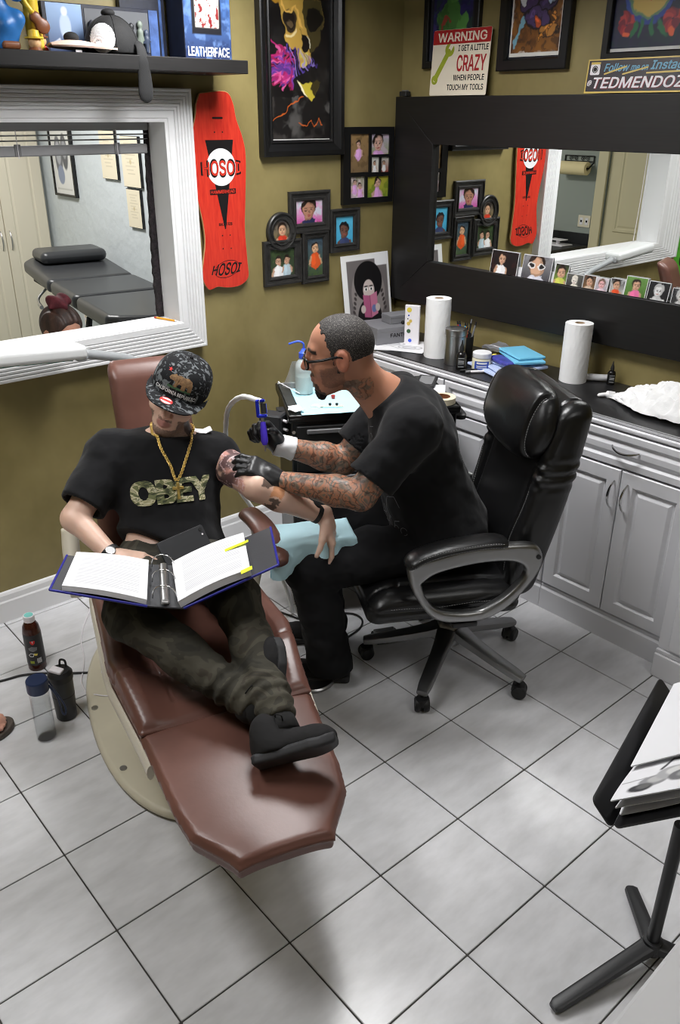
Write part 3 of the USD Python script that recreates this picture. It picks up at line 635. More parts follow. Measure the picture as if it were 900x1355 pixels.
picture('framed_art', 'black-framed colourful tattoo flash with dice on a brown ground', 'picture', RIGHTW, -1.422, -1.062, 2.142, 2.7, 0.046, 0.03, p, matw=0.006, prof=[(0, 0), (0, 0.026), (0.004, 0.03), (0.038, 0.03), (0.046, 0.02), (0.046, 0)])
p = Paint(0.30, 0.44, (30, 36, 60), 0.0026, 0.1, 5); p.blotch([(24, 50, 56), (40, 36, 70)], 6, 6, 0.7); yy = 0.62
p.ell(0.48, 0.5, 0.36, 0.3, (50, 80, 170), 0.8); p.ell(0.48, 0.5, 0.31, 0.26, (110, 150, 90), 0.8); p.ell(0.48, 0.48, 0.27, 0.22, (214, 180, 90), 0.9); p.ell(0.48, 0.52, 0.2, 0.12, (50, 80, 50)); p.ell(0.48, 0.66, 0.18, 0.1, (190, 80, 60)); p.poly([(0.36, 0.47), (0.48, 0.42), (0.6, 0.47), (0.49, 0.36)], (200, 50, 54)); 
for x in (0.2, 0.8):
    for k in range(9): a = k * 0.7; p.ell(x + 0.07 * math.cos(a), 0.22 + 0.05 * math.sin(a), 0.06, 0.04, [(160, 40, 52), (190, 60, 60), (120, 30, 50)][k % 3])
    p.ell(x, 0.14, 0.04, 0.025, (226, 100, 60))
for x in (0.4, 0.55, 0.68, 0.3): p.ell(x, 0.17, 0.03, 0.07, (40, 110, 70), 1, x * 3 - 1.4)
p.c[p.py < 0.025] = lin((214, 214, 210))
picture('framed_art', 'black-framed print of a glowing heart between two red roses', 'picture', RIGHTW, -0.909, -0.55, 2.162, 2.69, 0.03, 0.025, p, prof=[(0, 0), (0, 0.022), (0.004, 0.025), (0.026, 0.025), (0.03, 0.02), (0.03, 0)])

# tin warning sign standing on the mirror frame, leaning on the wall
M['tin_red'] = mat('sign_red', (166, 30, 32), rough=0.4); M['tin_white'] = mat('sign_cream', (226, 216, 196), rough=0.4)
sw = RIGHTW.sub(-1.787, 2.0515, 0.047, tilt=3.4)
t = thing('warning_sign', 'cream tin warning sign with red header standing on the mirror frame', 'sign', sw.pt(0.17, 0))
W_, H_ = 0.338, 0.262
S('plate', sw.flat(pillow_plate(sg.box(0, 0, W_, H_).buffer(-0.008).buffer(0.008), 0.0025, 0.0006, 2)), M['tin_white'], t)
S('header', sw.flat(extrude(sg.box(0.001, 0.205, W_ - 0.001, H_ - 0.001).buffer(-0.004).buffer(0.004), 0.0006), 0, 0, 0.0025), M['tin_red'], t)
def lett(s, h, cx, cz, wd, m, par, wall, out, bold=True, name='lettering'): return S(name, wall.flat(text_c(s, h, 0.0007, bold, wd), cx, cz, out), M[m], par)
lett('WARNING', 0.034, 0.172, 0.232, 0.285, 'tin_white', t, sw, 0.0031); lett('I GET A LITTLE', 0.022, 0.242, 0.187, 0.172, 'ink', t, sw, 0.0025); lett('CRAZY', 0.06, 0.238, 0.128, 0.168, 'tin_red', t, sw, 0.0025)
lett('WHEN PEOPLE', 0.022, 0.23, 0.071, 0.18, 'ink', t, sw, 0.0025); lett('TOUCH MY TOOLS', 0.022, 0.213, 0.033, 0.215, 'ink', t, sw, 0.0025)
M['olive_green'] = mat('print_green', (150, 162, 44), rough=0.5)
wr = shapely.union_all([sg.LineString([(0.03, 0.06), (0.1, 0.165)]).buffer(0.012), sg.Point(0.105, 0.173).buffer(0.027).difference(affinity.rotate(sg.box(0.095, 0.17, 0.115, 0.21), -34, origin=(0.105, 0.173))), sg.Point(0.026, 0.054).buffer(0.019).difference(sg.Point(0.026, 0.054).buffer(0.008))])
S('spanner_print', sw.flat(extrude(wr, 0.0006), 0.0, 0.01, 0.0025), M['olive_green'], t, label='flat green spanner print')

# painted social-media sign standing on the mirror frame
M['sign_black'] = mat('sign_brown_black', (44, 36, 42), rough=0.4); M['gold'] = mat('gold_paint', (214, 186, 96), rough=0.35); M['sky_ink'] = mat('sky_blue_ink', (110, 168, 196), rough=0.5); M['off_white'] = mat('off_white', (234, 230, 234), rough=0.5); M['maroon'] = mat('maroon_ink', (120, 26, 40), rough=0.5)
sw = RIGHTW.sub(-0.946, 2.0515, 0.045, tilt=5)
t = thing('painted_sign', 'hand-painted black sign with gold border and white lettering on mirror frame', 'sign', sw.pt(0.22, 0))
W_, H_ = 0.5, 0.118
S('plate', sw.flat(extrude(sg.box(0, 0, W_, H_), 0.004)), M['sign_black'], t)
S('border', sw.flat(extrude(sg.box(0, 0, W_, H_).difference(sg.box(0.005, 0.006, W_ - 0.005, H_ - 0.005)), 0.0008), 0, 0, 0.004), M['gold'], t)
S('camera_logo', sw.flat(extrude(sg.box(0.014, 0.064, 0.056, 0.1).buffer(-0.005).buffer(0.005), 0.0006), 0, 0, 0.004), M['off_white'], t)
S('camera_logo_lens', sw.flat(cat([extrude(sg.Point(0.035, 0.083).buffer(0.0125).difference(sg.Point(0.035, 0.083).buffer(0.0095)), 0.0007), extrude(sg.Point(0.035, 0.083).buffer(0.0075), 0.0007)]), 0, 0, 0.0044), M['ink'], t)
S('camera_logo_top', sw.flat(extrude(sg.box(0.014, 0.1, 0.056, 0.108), 0.0006), 0, 0, 0.004), M['gold'], t)
def slant(s, h, x0, z0, wd, m, out, sh=0.25, name='lettering'):
    g = text(s, h, 0.0007, True); b = g.bounds; v = np.array(g.vertices); v[:, 0] = (v[:, 0] - b[0][0]) * wd / (b[1][0] - b[0][0]) + v[:, 1] * sh + x0; v[:, 1] += z0; g.vertices = v
    return S(name, sw.flat(g, 0, 0, out), M[m], t)
slant('Follow', 0.026, 0.075, 0.075, 0.105, 'sky_ink', 0.004); slant('me on', 0.022, 0.19, 0.076, 0.07, 'sky_ink', 0.004); slant('Instagram', 0.028, 0.272, 0.078, 0.205, 'sky_ink', 0.004)
slant('TEDMENDOZA', 0.036, 0.032, 0.016, 0.43, 'maroon', 0.004); slant('TEDMENDOZA', 0.036, 0.028, 0.018, 0.43, 'off_white', 0.0046); slant('@', 0.016, 0.008, 0.03, 0.018, 'off_white', 0.004)
for (a, b) in (((0.08, 0.066), (0.17, 0.09)), ((0.16, 0.064), (0.26, 0.085)), ((0.26, 0.066), (0.45, 0.07))): S('gold_stroke', sw.flat(extrude(sg.LineString([a, b]).buffer(0.0028), 0.0006), 0, 0, 0.0042), M['gold'], t)
t = thing('small_black_box', 'small black box on the corner of the mirror frame', 'box', (2.262, 1.97, 2.0505)); S('box', box(2.245, 2.28, 1.94, 1.985, 2.0505, 2.072, 0.003), M['blackmatte'], t)
S('cap', box(2.252, 2.273, 1.945, 1.975, 2.072, 2.078, 0.002), M['dust'], t)

# small photographs standing along the lower board of the mirror frame
specs = [(-1.35, -1.20, 0.098, 'black photo of a man in a white shirt', ((22, 20, 22), (30, 28, 30)), [(60, 30, 30)], [(0.4, 0.66, 0.24, wht)]),
         (-1.169, -1.016, 0.098, 'photo of a baby in white sunglasses', ((70, 70, 76), (140, 140, 144)), [(100, 100, 104)], [(0.5, 0.6, 0.44, dict(shirt=(214, 214, 226), face=False))]),
         (-0.995, -0.930, 0.08, 'upright photo of a baby in green', ((120, 150, 60), (40, 40, 40)), [], [(0.5, 0.6, 0.55, dict(shirt=(196, 200, 90)))]),
         (-0.926, -0.846, 0.048, 'wide photo of a pale puppy', ((60, 60, 60), (90, 90, 86)), [(120, 116, 104)], [(0.5, 0.5, 0.3, dict(shirt=(226, 220, 206), hair=(226, 220, 206), skin=(236, 230, 220)))]),
         (-0.842, -0.787, 0.052, 'photo of a dark-haired girl', ((120, 90, 60), (90, 70, 60)), [], [(0.5, 0.55, 0.5, dict(shirt=(200, 180, 160)))]),
         (-0.781, -0.727, 0.05, 'photo of a pink-faced child', ((160, 150, 160), (190, 190, 196)), [(214, 200, 210)], [(0.5, 0.55, 0.48, dict(shirt=(214, 190, 200), hair=(110, 84, 70), skin=(232, 180, 180)))]),
         (-0.712, -0.650, 0.056, 'photo of a child in an orange top', ((180, 180, 176), (60, 56, 60)), [(200, 200, 200)], [(0.45, 0.6, 0.44, dict(shirt=(220, 80, 40)))]),
         (-0.643, -0.552, 0.074, 'photo of a child in pink on green grass', ((70, 110, 40), (110, 150, 80)), [(90, 130, 60)], [(0.5, 0.6, 0.34, dict(shirt=(224, 110, 160)))]),
         (-0.542, -0.456, 0.068, 'black photo of a long-eared white dog', ((20, 20, 22), (26, 26, 30)), [], [(0.5, 0.55, 0.4, dict(shirt=(190, 190, 190), hair=(176, 176, 176), skin=(226, 226, 226)))]),
         (-0.436, -0.36, 0.056, 'grey photo of a dog by the frame edge', ((60, 60, 62), (40, 40, 44)), [(110, 110, 112)], [(0.5, 0.55, 0.42, dict(shirt=(200, 200, 200), hair=(190, 190, 190), skin=(210, 210, 208)))])]
for i, (a0, a1, h, lab, bg, cols, ppl) in enumerate(specs):
    fr = RIGHTW.sub(a0, 1.3135, 0.045 if i % 2 else 0.043, tilt=7 + (i % 3) * 2)
    t = thing('standing_photo', lab + ' standing on the mirror ledge', 'photograph', fr.pt((a1 - a0) / 2, 0), 'photos along the mirror ledge')
    p = Paint(a1 - a0, h, (200, 200, 200), 0.0022, 0.12, i); ph(bg, cols, ppl)(p)
    if i == 1:
        for q in (-1, 1): p.ell(0.5 + q * 0.17, 0.58, 0.13, 0.12, (240, 240, 240)); p.ell(0.5 + q * 0.17, 0.58, 0.08, 0.08, (30, 30, 32))
    S('card', fr.at(box(-0.003, a1 - a0 + 0.003, 0.0003, 0.0016, 0, h + 0.003)), M['paper'], t); paint_on('print', fr, 0, 0.0005, 0.0006, p, t)
    if i < 2: S('folded_back', fr.sub(a1 - a0 + 0.003, 0.0, -0.012).at(box(-0.05, 0.028, 0, 0.0012, 0, h + 0.004)), M['paper'], t)

# skateboard deck on the back wall
M['deck_red'] = mat('deck_red', (214, 62, 44), rough=0.32, color2=(196, 44, 34), vscale=16, stretch=(6, 6, 0.8)); M['maple'] = mat('maple_edge', (200, 160, 110), rough=0.5); M['deck_black'] = mat('deck_black', (22, 20, 22), rough=0.4); M['deck_white'] = mat('deck_white', (234, 234, 236), rough=0.4)
ol = [(1.133, 2.048), (1.114, 2.007), (1.107, 1.966), (1.083, 1.889), (1.076, 1.798), (1.087, 1.674), (1.11, 1.556), (1.115, 1.47), (1.097, 1.377), (1.091, 1.323), (1.121, 1.271), (1.168, 1.278), (1.222, 1.268), (1.288, 1.271), (1.335, 1.303), (1.334, 1.375), (1.328, 1.514), (1.338, 1.648), (1.348, 1.804), (1.336, 1.88), (1.307, 1.954), (1.294, 2.015), (1.257, 2.057)]
t = thing('skateboard_deck', 'red skateboard deck with black wedge graphic hung on the olive wall', 'skateboard', (1.21, 2.0, 1.26))
sm = spline(ol + [ol[0]], 4)[:-1]; poly = sg.Polygon(sm).buffer(0)
KW = BACKW
S('deck', KW.flat(pillow_plate(poly, 0.011, 0.003, 3), 0, 0, 0.016), M['maple'], t)
S('printed_face', KW.flat(extrude(poly.buffer(-0.0025), 0.0008), 0, 0, 0.0268), M['deck_red'], t)
S('hanger', KW.at(box(1.19, 1.24, -0.016, 0.0, 1.62, 1.68)), M['blackmatte'], t)
o = 0.0276
S('wedge_graphic', KW.flat(extrude(sg.Polygon([(1.146, 1.875), (1.284, 1.874), (1.226, 1.52), (1.221, 1.52)]), 0.0004), 0, 0, o), M['deck_black'], t)
S('disc_graphic', KW.flat(extrude(affinity.scale(sg.Point(1.218, 1.769).buffer(0.0735, 32), 0.99, 1.0), 0.0004), 0, 0, o + 0.0004), M['deck_white'], t)
def petal_text(s, w, h, cx, cz, hgt_fn, out, m, name, slantv=0.0):
    g = text_c(s, h, 0.0005, True, w); v = np.array(g.vertices); u = v[:, 0] / (w / 2); v[:, 1] *= hgt_fn(u); v[:, 0] += slantv * v[:, 1]; g.vertices = v; S(name, KW.flat(g, cx, cz, out), M[m], t)
petal_text('HOSOI', 0.2, 0.06, 1.2165, 1.766, lambda u: 1.15 - 0.35 * u * u, o + 0.0009, 'deck_black', 'lettering')
petal_text('HOSOI', 0.185, 0.05, 1.2165, 1.766, lambda u: 1.12 - 0.35 * u * u, o + 0.0015, 'deck_red', 'lettering')
S('label_bar', KW.flat(extrude(sg.box(1.155, 1.662, 1.286, 1.683), 0.0004), 0, 0, o + 0.0004), M['deck_black'], t)
petal_text('HAMMERHEAD', 0.122, 0.013, 1.22, 1.6725, lambda u: 1, o + 0.0009, 'deck_red', 'lettering'); petal_text('SKATES', 0.07, 0.011, 1.225, 1.5405, lambda u: 1, o + 0.0005, 'deck_black', 'lettering')
petal_text('HOSOI', 0.15, 0.05, 1.22, 1.352, lambda u: 1 - 0.3 * u * u, o, 'deck_black', 'lettering', 0.35)
el = affinity.rotate(affinity.scale(sg.Point(0, 0).buffer(1, 40), 0.066, 0.036), 10); S('oval_graphic', KW.flat(extrude(el.difference(el.buffer(-0.0022)), 0.0004), 1.221, 1.351, o), M['deck_black'], t)
S('slot', KW.flat(extrude(sg.LineString([(1.19, 1.957), (1.234, 1.957)]).buffer(0.004), 0.0004), 0, 0, o), M['deck_black'], t)
for a, z in [(1.194, 1.904), (1.233, 1.904), (1.206, 1.494), (1.246, 1.493), (1.206, 1.439), (1.248, 1.437)]: S('bolt_hole', KW.flat(extrude(sg.Point(a, z).buffer(0.003, 6), 0.0004), 0, 0, o), M['deck_black'], t)
# green deck further left on the same wall, seen only in the mirror
M['deck_green'] = mat('deck_green', (96, 190, 60), rough=0.35, color2=(70, 160, 44), vscale=14)
t = thing('skateboard_deck', 'bright green skateboard deck left of the opening, seen in the mirror', 'skateboard', (-0.86, 2.0, 0.75))
poly2 = affinity.translate(affinity.scale(poly, 1, 1, origin=(1.21, 1.65)), -1.93, -0.42)
S('deck', KW.flat(pillow_plate(poly2, 0.011, 0.003, 3), 0, 0, 0.016), M['maple'], t); S('printed_face', KW.flat(extrude(poly2.buffer(-0.0025), 0.0008), 0, 0, 0.0268), M['deck_green'], t); S('hanger', KW.at(box(-0.74, -0.69, -0.016, 0.0, 1.1, 1.16)), M['blackmatte'], t)
for (a, z) in ((-0.72, 1.42), (-0.70, 1.2), (-0.74, 1.0)): S('dark_graphic', KW.flat(extrude(affinity.rotate(sg.Point(a, z).buffer(0.055).difference(sg.Point(a + 0.02, z + 0.02).buffer(0.035)), 40), 0.0004), 0, 0, o), M['deck_black'], t)

# ---------------------------------------------------------------- shelf and what stands on it
t = thing('wall_shelf', 'black floating shelf over the opening on the back wall', 'shelf', (0.3, 1.9, 2.11)); S('board', box(-1.3, 1.222, 1.772, 2.019, 2.112, 2.158, 0.002), M['blackwood'], t)
S('screw_cover', cyl(0.006, -0.002, 0.001, 12, (1.1, 1.9, 2.112)), M['dust'], t)
ZS = 2.1585
M['black_felt'] = mat('black_felt', (19, 19, 20), rough=0.8, sheen=0.05, bump=0.3, bscale=300); M['peach'] = mat('peach_felt', (232, 200, 184), rough=0.85); M['blue_card'] = mat('blue_card', (70, 96, 150), rough=0.35, var=0.5, vscale=14); M['navy_card'] = mat('navy_card', (26, 30, 46), rough=0.4, var=0.4, vscale=20); M['clear_blue'] = mat('box_inside', (90, 92, 96), rough=0.4)
t = thing('novelty_cap', 'black novelty cap with peach brim and long hanging ear flap on shelf', 'cap', (0.68, 1.86, ZS))
def f(p):
    d = d_ell(p, (0.705, 1.865, 2.185), (0.098, 0.078, 0.098)); return smax(d, ZS + 0.004 - p[:, 2], 0.004)
S('crown', nets(f, (0.58, 1.76, 2.15), (0.83, 1.97, 2.3), 0.005), M['black_felt'], t, smooth=True)
for k in range(6):
    a = k * PI / 3 + 0.3; pp = [(0.705 + 0.099 * math.cos(a) * math.sin(s), 1.865 + 0.079 * math.sin(a) * math.sin(s), 2.185 + 0.099 * math.cos(s)) for s in np.linspace(0.2, 1.7, 10)]; S('seam', tube(pp, 0.0014, 5), M['black_felt'], t)
S('button', xf(trimesh.creation.icosphere(2, 0.024), (0.70, 1.865, 2.288), scale=(1, 1, 0.6)), M['black_felt'], t, smooth=True)
u, v = np.meshgrid(np.linspace(0, 1, 17), np.linspace(-1, 1, 17), indexing='ij')
P = np.stack([0.68 - 0.215 * u, 1.86 + 0.082 * v * np.sqrt(np.clip(1 - (u * 0.98) ** 3, 0, 1)) - 0.02 * u, ZS + 0.012 + 0.02 * np.sin(u * PI * 0.9) * (1 - v * v) + 0.004 * u], -1)
S('brim', slab(P, 0.006), M['peach'], t, smooth=40)
S('front_panel', nets(lambda p: smax(smax(d_ell(p, (0.705, 1.865, 2.185), (0.1, 0.08, 0.1)), -d_ell(p, (0.705, 1.865, 2.185), (0.0965, 0.0765, 0.0965)), 0.001), d_ell(p, (0.632, 1.79, 2.215), (0.05, 0.06, 0.06)), 0.002), (0.56, 1.76, 2.15), (0.72, 1.9, 2.3), 0.003), M['deck_white'], t, smooth=True)
S('nose_knob', xf(trimesh.creation.icosphere(2, 0.022), (0.545, 1.845, 2.205), scale=(1.2, 1, 0.8)), M['black_felt'], t, smooth=True)
P = np.array([(0.765, 1.83, 2.205), (0.772, 1.792, 2.19), (0.772, 1.776, 2.15), (0.774, 1.777, 2.10), (0.775, 1.778, 2.05), (0.772, 1.778, 2.008)]); sp = spline(P, 6); wdt = np.interp(np.linspace(0, 1, len(sp)), [0, 0.25, 0.6, 0.85, 0.96, 1], [0.012, 0.018, 0.026, 0.03, 0.022, 0.006])
S('ear_flap', tube(sp, wdt, 14, up=(0, -1, 0.3), prof=np.c_[np.cos(np.linspace(0, 2 * PI, 14, endpoint=False)), 0.28 * np.sin(np.linspace(0, 2 * PI, 14, endpoint=False))]), M['black_felt'], t, smooth=True)
S('tag', box(0.53, 0.552, 1.788, 1.79, 2.128, 2.166), M['off_white'], t, label='small white tag')
def carton(name, label, x0, x1, y0, y1, h, m):
    t = thing(name, label, 'box', ((x0 + x1) / 2, (y0 + y1) / 2, ZS)); return t
t = carton('figure_box', 'dark display box with clear window of grey figures behind the black cap', 0.5, 0.935, 1.9, 1.99, 0.155, None)
S('body', box(0.5, 0.945, 1.955, 1.99, ZS, ZS + 0.16, 0.001), M['navy_card'], t)
S('window_tray', box(0.655, 0.905, 1.9535, 1.956, ZS + 0.02, ZS + 0.148), M['clear_blue'], t)
p = Paint(0.13, 0.155, (120, 150, 200), 0.003); p.vgrad((40, 54, 96), (150, 180, 220)); p.ell(0.5, 0.55, 0.16, 0.26, (190, 206, 230), 0.8); p.ell(0.5, 0.85, 0.09, 0.09, (220, 226, 236), 0.8); p.line([(0.1, 0.2), (0.3, 0.3), (0.35, 0.14), (0.5, 0.26), (0.7, 0.15), (0.9, 0.28)], 0.03, (220, 226, 240)); paint_on('printed_panel', Wall((0, 0, 0), (1, 0, 0), (0, -1, 0)), 0.515, ZS + 0.002, -1.9545, p, t)
for k, (x, h, col) in enumerate([(0.675, 0.11, (60, 60, 70)), (0.72, 0.1, (150, 150, 150)), (0.83, 0.11, (36, 36, 40)), (0.865, 0.12, (120, 130, 120)), (0.89, 0.09, (60, 70, 90))]):
    mm = M.setdefault('toy%d' % k, mat('toy_%d' % k, col, rough=0.5)); S('toy_figure', nets(lambda p: smin(d_chain(p, [(x, 1.948, ZS + 0.022), (x, 1.948, ZS + h * 0.7)], [0.006, 0.012], 0.01), smin(d_ell(p, (x, 1.946, ZS + h * 0.9), (0.011, 0.009, 0.014)), d_chain(p, [(x - 0.014, 1.946, ZS + 0.05), (x, 1.946, ZS + h * 0.68), (x + 0.016, 1.946, ZS + 0.055)], [0.003, 0.006, 0.003], 0.004), 0.006), 0.006), (x - 0.03, 1.93, ZS), (x + 0.03, 1.9534, ZS + h + 0.02), 0.0035), mm, t, smooth=True)
S('window_edge', cat([box(0.908, 0.945, 1.9525, 1.955, ZS + 0.001, ZS + 0.158)]), M['blue_card'], t)
t = carton('tall_box', 'tall dark blue box standing between the two figure boxes', 0.8, 1.0, 1.93, 2.0, 0.3, None); S('body', box(0.815, 1.0, 1.992, 2.018, ZS, ZS + 0.30, 0.001), M['navy_card'], t); S('stripe', box(0.975, 0.985, 1.9905, 1.9925, ZS + 0.01, ZS + 0.29), M['blue_card'], t)
t = carton('figure_box', 'blue packaging box with bloodied shirt print and white block lettering', 1.005, 1.225, 1.86, 1.99, 0.3, None)
S('body', box(1.005, 1.215, 1.87, 1.985, ZS, ZS + 0.30, 0.001), M['navy_card'], t)
p = Paint(0.205, 0.29, (60, 84, 130), 0.003); p.vgrad((40, 50, 84), (70, 110, 170)); p.blotch([(30, 44, 80), (110, 140, 190)], 8, 1, 0.5); p.rect(0.16, 0.28, 0.8, 0.98, (24, 24, 30)); p.poly([(0.24, 0.36), (0.74, 0.36), (0.76, 0.72), (0.86, 0.76), (0.8, 0.9), (0.3, 0.92), (0.12, 0.78), (0.24, 0.72)], (206, 200, 190)); p.blotch([], 1)
n = meshkit.fbm(np.stack([p.x * 14, p.y * 18, p.x * 0], -1), 3, 12); mk = ((n > 0.56) & (p.x > 0.24) & (p.x < 0.75) & (p.y > 0.36) & (p.y < 0.9)); p.c[mk] = lin((120, 34, 36))
FW = Wall((0, 1.8695, 0), (1, 0, 0), (0, -1, 0)); paint_on('printed_panel', FW, 1.0075, ZS + 0.004, 0.0005, p, t); lett('LEATHERFACE', 0.03, 1.11, ZS + 0.028, 0.185, 'off_white', t, FW, 0.001)
M['toy_blue'] = mat('toy_blue', (40, 110, 180), rough=0.4); M['toy_yellow'] = mat('toy_yellow', (226, 190, 50), rough=0.4); M['toy_brown'] = mat('toy_brown', (120, 70, 40), rough=0.4); M['toy_red'] = mat('toy_red', (190, 50, 40), rough=0.4); M['toy_skin'] = mat('toy_skin', (226, 180, 130), rough=0.5)
t = thing('toy_figurine', 'blue toy figurine with bent legs at left end of shelf', 'figurine', (0.33, 1.87, ZS))
S('body', nets(lambda p: smin(d_chain(p, [(0.30, 1.87, ZS + 0.2), (0.305, 1.865, ZS + 0.1), (0.36, 1.84, ZS + 0.09), (0.335, 1.84, ZS + 0.02)], [0.04, 0.038, 0.024, 0.02], 0.02), d_chain(p, [(0.295, 1.87, ZS + 0.1), (0.315, 1.83, ZS + 0.07), (0.295, 1.84, ZS + 0.012)], [0.03, 0.022, 0.02], 0.02), 0.02), (0.22, 1.78, ZS), (0.42, 1.95, ZS + 0.27), 0.005), M['toy_blue'], t, smooth=True)
S('arm', tube(spline([(0.31, 1.85, ZS + 0.2), (0.36, 1.83, ZS + 0.15), (0.4, 1.835, ZS + 0.17)], 6), 0.013, 10), M['toy_blue'], t, smooth=True)
S('shoe', xf(rbox((0.06, 0.04, 0.025), 0.01), (0.325, 1.83, ZS + 0.0125)), M['toy_brown'], t, smooth=True)
t = thing('toy_figurine', 'yellow toy figurine holding a brown guitar on shelf', 'figurine', (0.435, 1.88, ZS))
S('body', nets(lambda p: smin(d_chain(p, [(0.435, 1.89, ZS + 0.2), (0.435, 1.89, ZS + 0.1)], [0.026, 0.024], 0.01), smin(d_chain(p, [(0.425, 1.89, ZS + 0.1), (0.42, 1.88, ZS + 0.01)], [0.016, 0.012], 0.01), d_chain(p, [(0.447, 1.89, ZS + 0.1), (0.45, 1.88, ZS + 0.01)], [0.016, 0.012], 0.01), 0.01), 0.01), (0.38, 1.84, ZS), (0.49, 1.94, ZS + 0.25), 0.0045), M['toy_yellow'], t, smooth=True)
S('guitar', nets(lambda p: smin(smin(d_ell(p, (0.452, 1.852, ZS + 0.075), (0.026, 0.009, 0.024)), d_ell(p, (0.43, 1.852, ZS + 0.1), (0.02, 0.009, 0.018)), 0.01), d_cone(p, (0.42, 1.852, ZS + 0.11), (0.38, 1.852, ZS + 0.15), 0.005, 0.004), 0.004), (0.36, 1.83, ZS + 0.03), (0.49, 1.88, ZS + 0.17), 0.0035), M['toy_brown'], t, smooth=True)
S('arm', tube(spline([(0.415, 1.88, ZS + 0.19), (0.395, 1.85, ZS + 0.15), (0.42, 1.845, ZS + 0.11)], 6), 0.009, 8), M['toy_yellow'], t, smooth=True)
t = thing('toy_figurine', 'small round toy head with a yellow hat between figurines', 'figurine', (0.36, 1.82, ZS))
S('head', xf(trimesh.creation.icosphere(2, 0.02), (0.40, 1.81, ZS + 0.022)), M['toy_skin'], t, smooth=True); S('hat', cat([cyl(0.03, 0, 0.005, 20, (0.40, 1.81, ZS + 0.034)), lathe([(0.019, 0), (0.016, 0.02), (0, 0.024)], 20).apply_translation((0.40, 1.81, ZS + 0.038))]), M['toy_yellow'], t); S('collar', lathe([(0, 0), (0.024, 0), (0.018, 0.009), (0, 0.009)], 20).apply_translation((0.40, 1.81, ZS)), M['toy_brown'], t)
t = thing('toy_figurine', 'small toy in red with a brown hat beside the guitar player', 'figurine', (0.47, 1.83, ZS))
S('body', lathe([(0, 0), (0.026, 0), (0.022, 0.016), (0.012, 0.022), (0, 0.022)], 20).apply_translation((0.462, 1.905, ZS)), M['toy_red'], t, smooth=30); S('head', xf(trimesh.creation.icosphere(2, 0.017), (0.462, 1.902, ZS + 0.035)), M['toy_skin'], t, smooth=True); S('hat', cat([cyl(0.024, 0, 0.004, 20, (0.462, 1.902, ZS + 0.045)), cyl(0.016, 0.0, 0.018, 20, (0.462, 1.902, ZS + 0.047))]), M['toy_brown'], t)

# ---------------------------------------------------------------- the next room
M['vinyl_gray'] = mat('charcoal_vinyl', (52, 53, 56), rough=0.35, bump=0.1, bscale=200); M['foam'] = mat('black_foam', (24, 22, 24), rough=0.95, bump=0.8, bscale=80, bdist=0.01, color2=(52, 44, 48), vscale=30); M['pencil'] = mat('pencil_orange', (226, 160, 50), rough=0.5); M['cream'] = mat('cream_paper', (226, 216, 192), rough=0.6); M['cream_door'] = mat('cream_door', (216, 204, 168), rough=0.45)
t = thing('pencil', 'orange pencil lying in the right corner of the window sill', 'pencil', (0.93, 2.0, HZ0)); S('shaft', tube([(0.905, 2.09, HZ0 + 0.0085), (0.935, 1.985, HZ0 + 0.0085)], 0.0042, 6), M['pencil'], t); S('eraser', tube([(0.905, 2.09, HZ0 + 0.0085), (0.9015, 2.102, HZ0 + 0.0085)], 0.0042, 8), M['toy_red'], t); S('tip', tube([(0.935, 1.985, HZ0 + 0.0085), (0.939, 1.971, HZ0 + 0.0085)], [0.004, 0.0008], 8), M['off_white'], t)
t = thing('foam_strip', 'ragged black foam strip down the far edge of right window jamb', 'foam strip', (0.93, 2.11, HZ0))
zz = np.linspace(HZ0 + 0.006, HZ1 - 0.014, 60); V = []
for k, z in enumerate(zz):
    w = 0.012 + 0.022 * (1 - k / 59) * (0.6 + 0.6 * meshkit.noise(np.array([[k * 0.5, 0, 0.0]]))[0]) + 0.003 * rng.random(); V.append([(HX1 - 0.013 - w, 2.128, z), (HX1 - 0.013, 2.128, z)])
S('strip', slab(np.array(V), 0.02), M['foam'], t)
# blind pulled up to the head of the opening
t = thing('window_blind', 'grey slatted blind gathered at top of the opening', 'blind', (0.33, 2.1, HZ1))
YB = 2.118
S('headrail', box(HX0 + 0.02, HX1 - 0.02, YB - 0.022, YB + 0.022, 1.912, 1.943, 0.002), M['blindslat'], t)
for k, z in enumerate((1.897, 1.879)):
    S('slat', xf(cbox((HX1 - HX0 - 0.05, 0.044, 0.0022), 0.0008), ((HX0 + HX1) / 2, YB, z), (-6, 0, 0)), M['blindslat'], t)
S('bottom_rail', box(HX0 + 0.025, HX1 - 0.03, YB - 0.024, YB + 0.024, 1.826, 1.862, 0.004), M['blindslat'], t)
for x in (-0.12, 0.14, 0.40, 0.80): S('ladder_cord', tube([(x, YB - 0.026, 1.82), (x, YB - 0.026, 1.915)], 0.0016, 6), M['off_white'], t); S('rail_clip', box(x - 0.012, x + 0.012, YB - 0.027, YB - 0.022, 1.826, 1.868, 0.001), M['dust'], t)
for (x, x2, z2) in ((-0.19, -0.16, 1.165), (-0.23, -0.24, 1.2)): S('pull_cord', tube(spline([(x, YB - 0.028, 1.92), (x + 0.005, YB - 0.03, 1.5), (x2, YB - 0.035, z2)], 5), 0.0022, 6), M['off_white'], t)
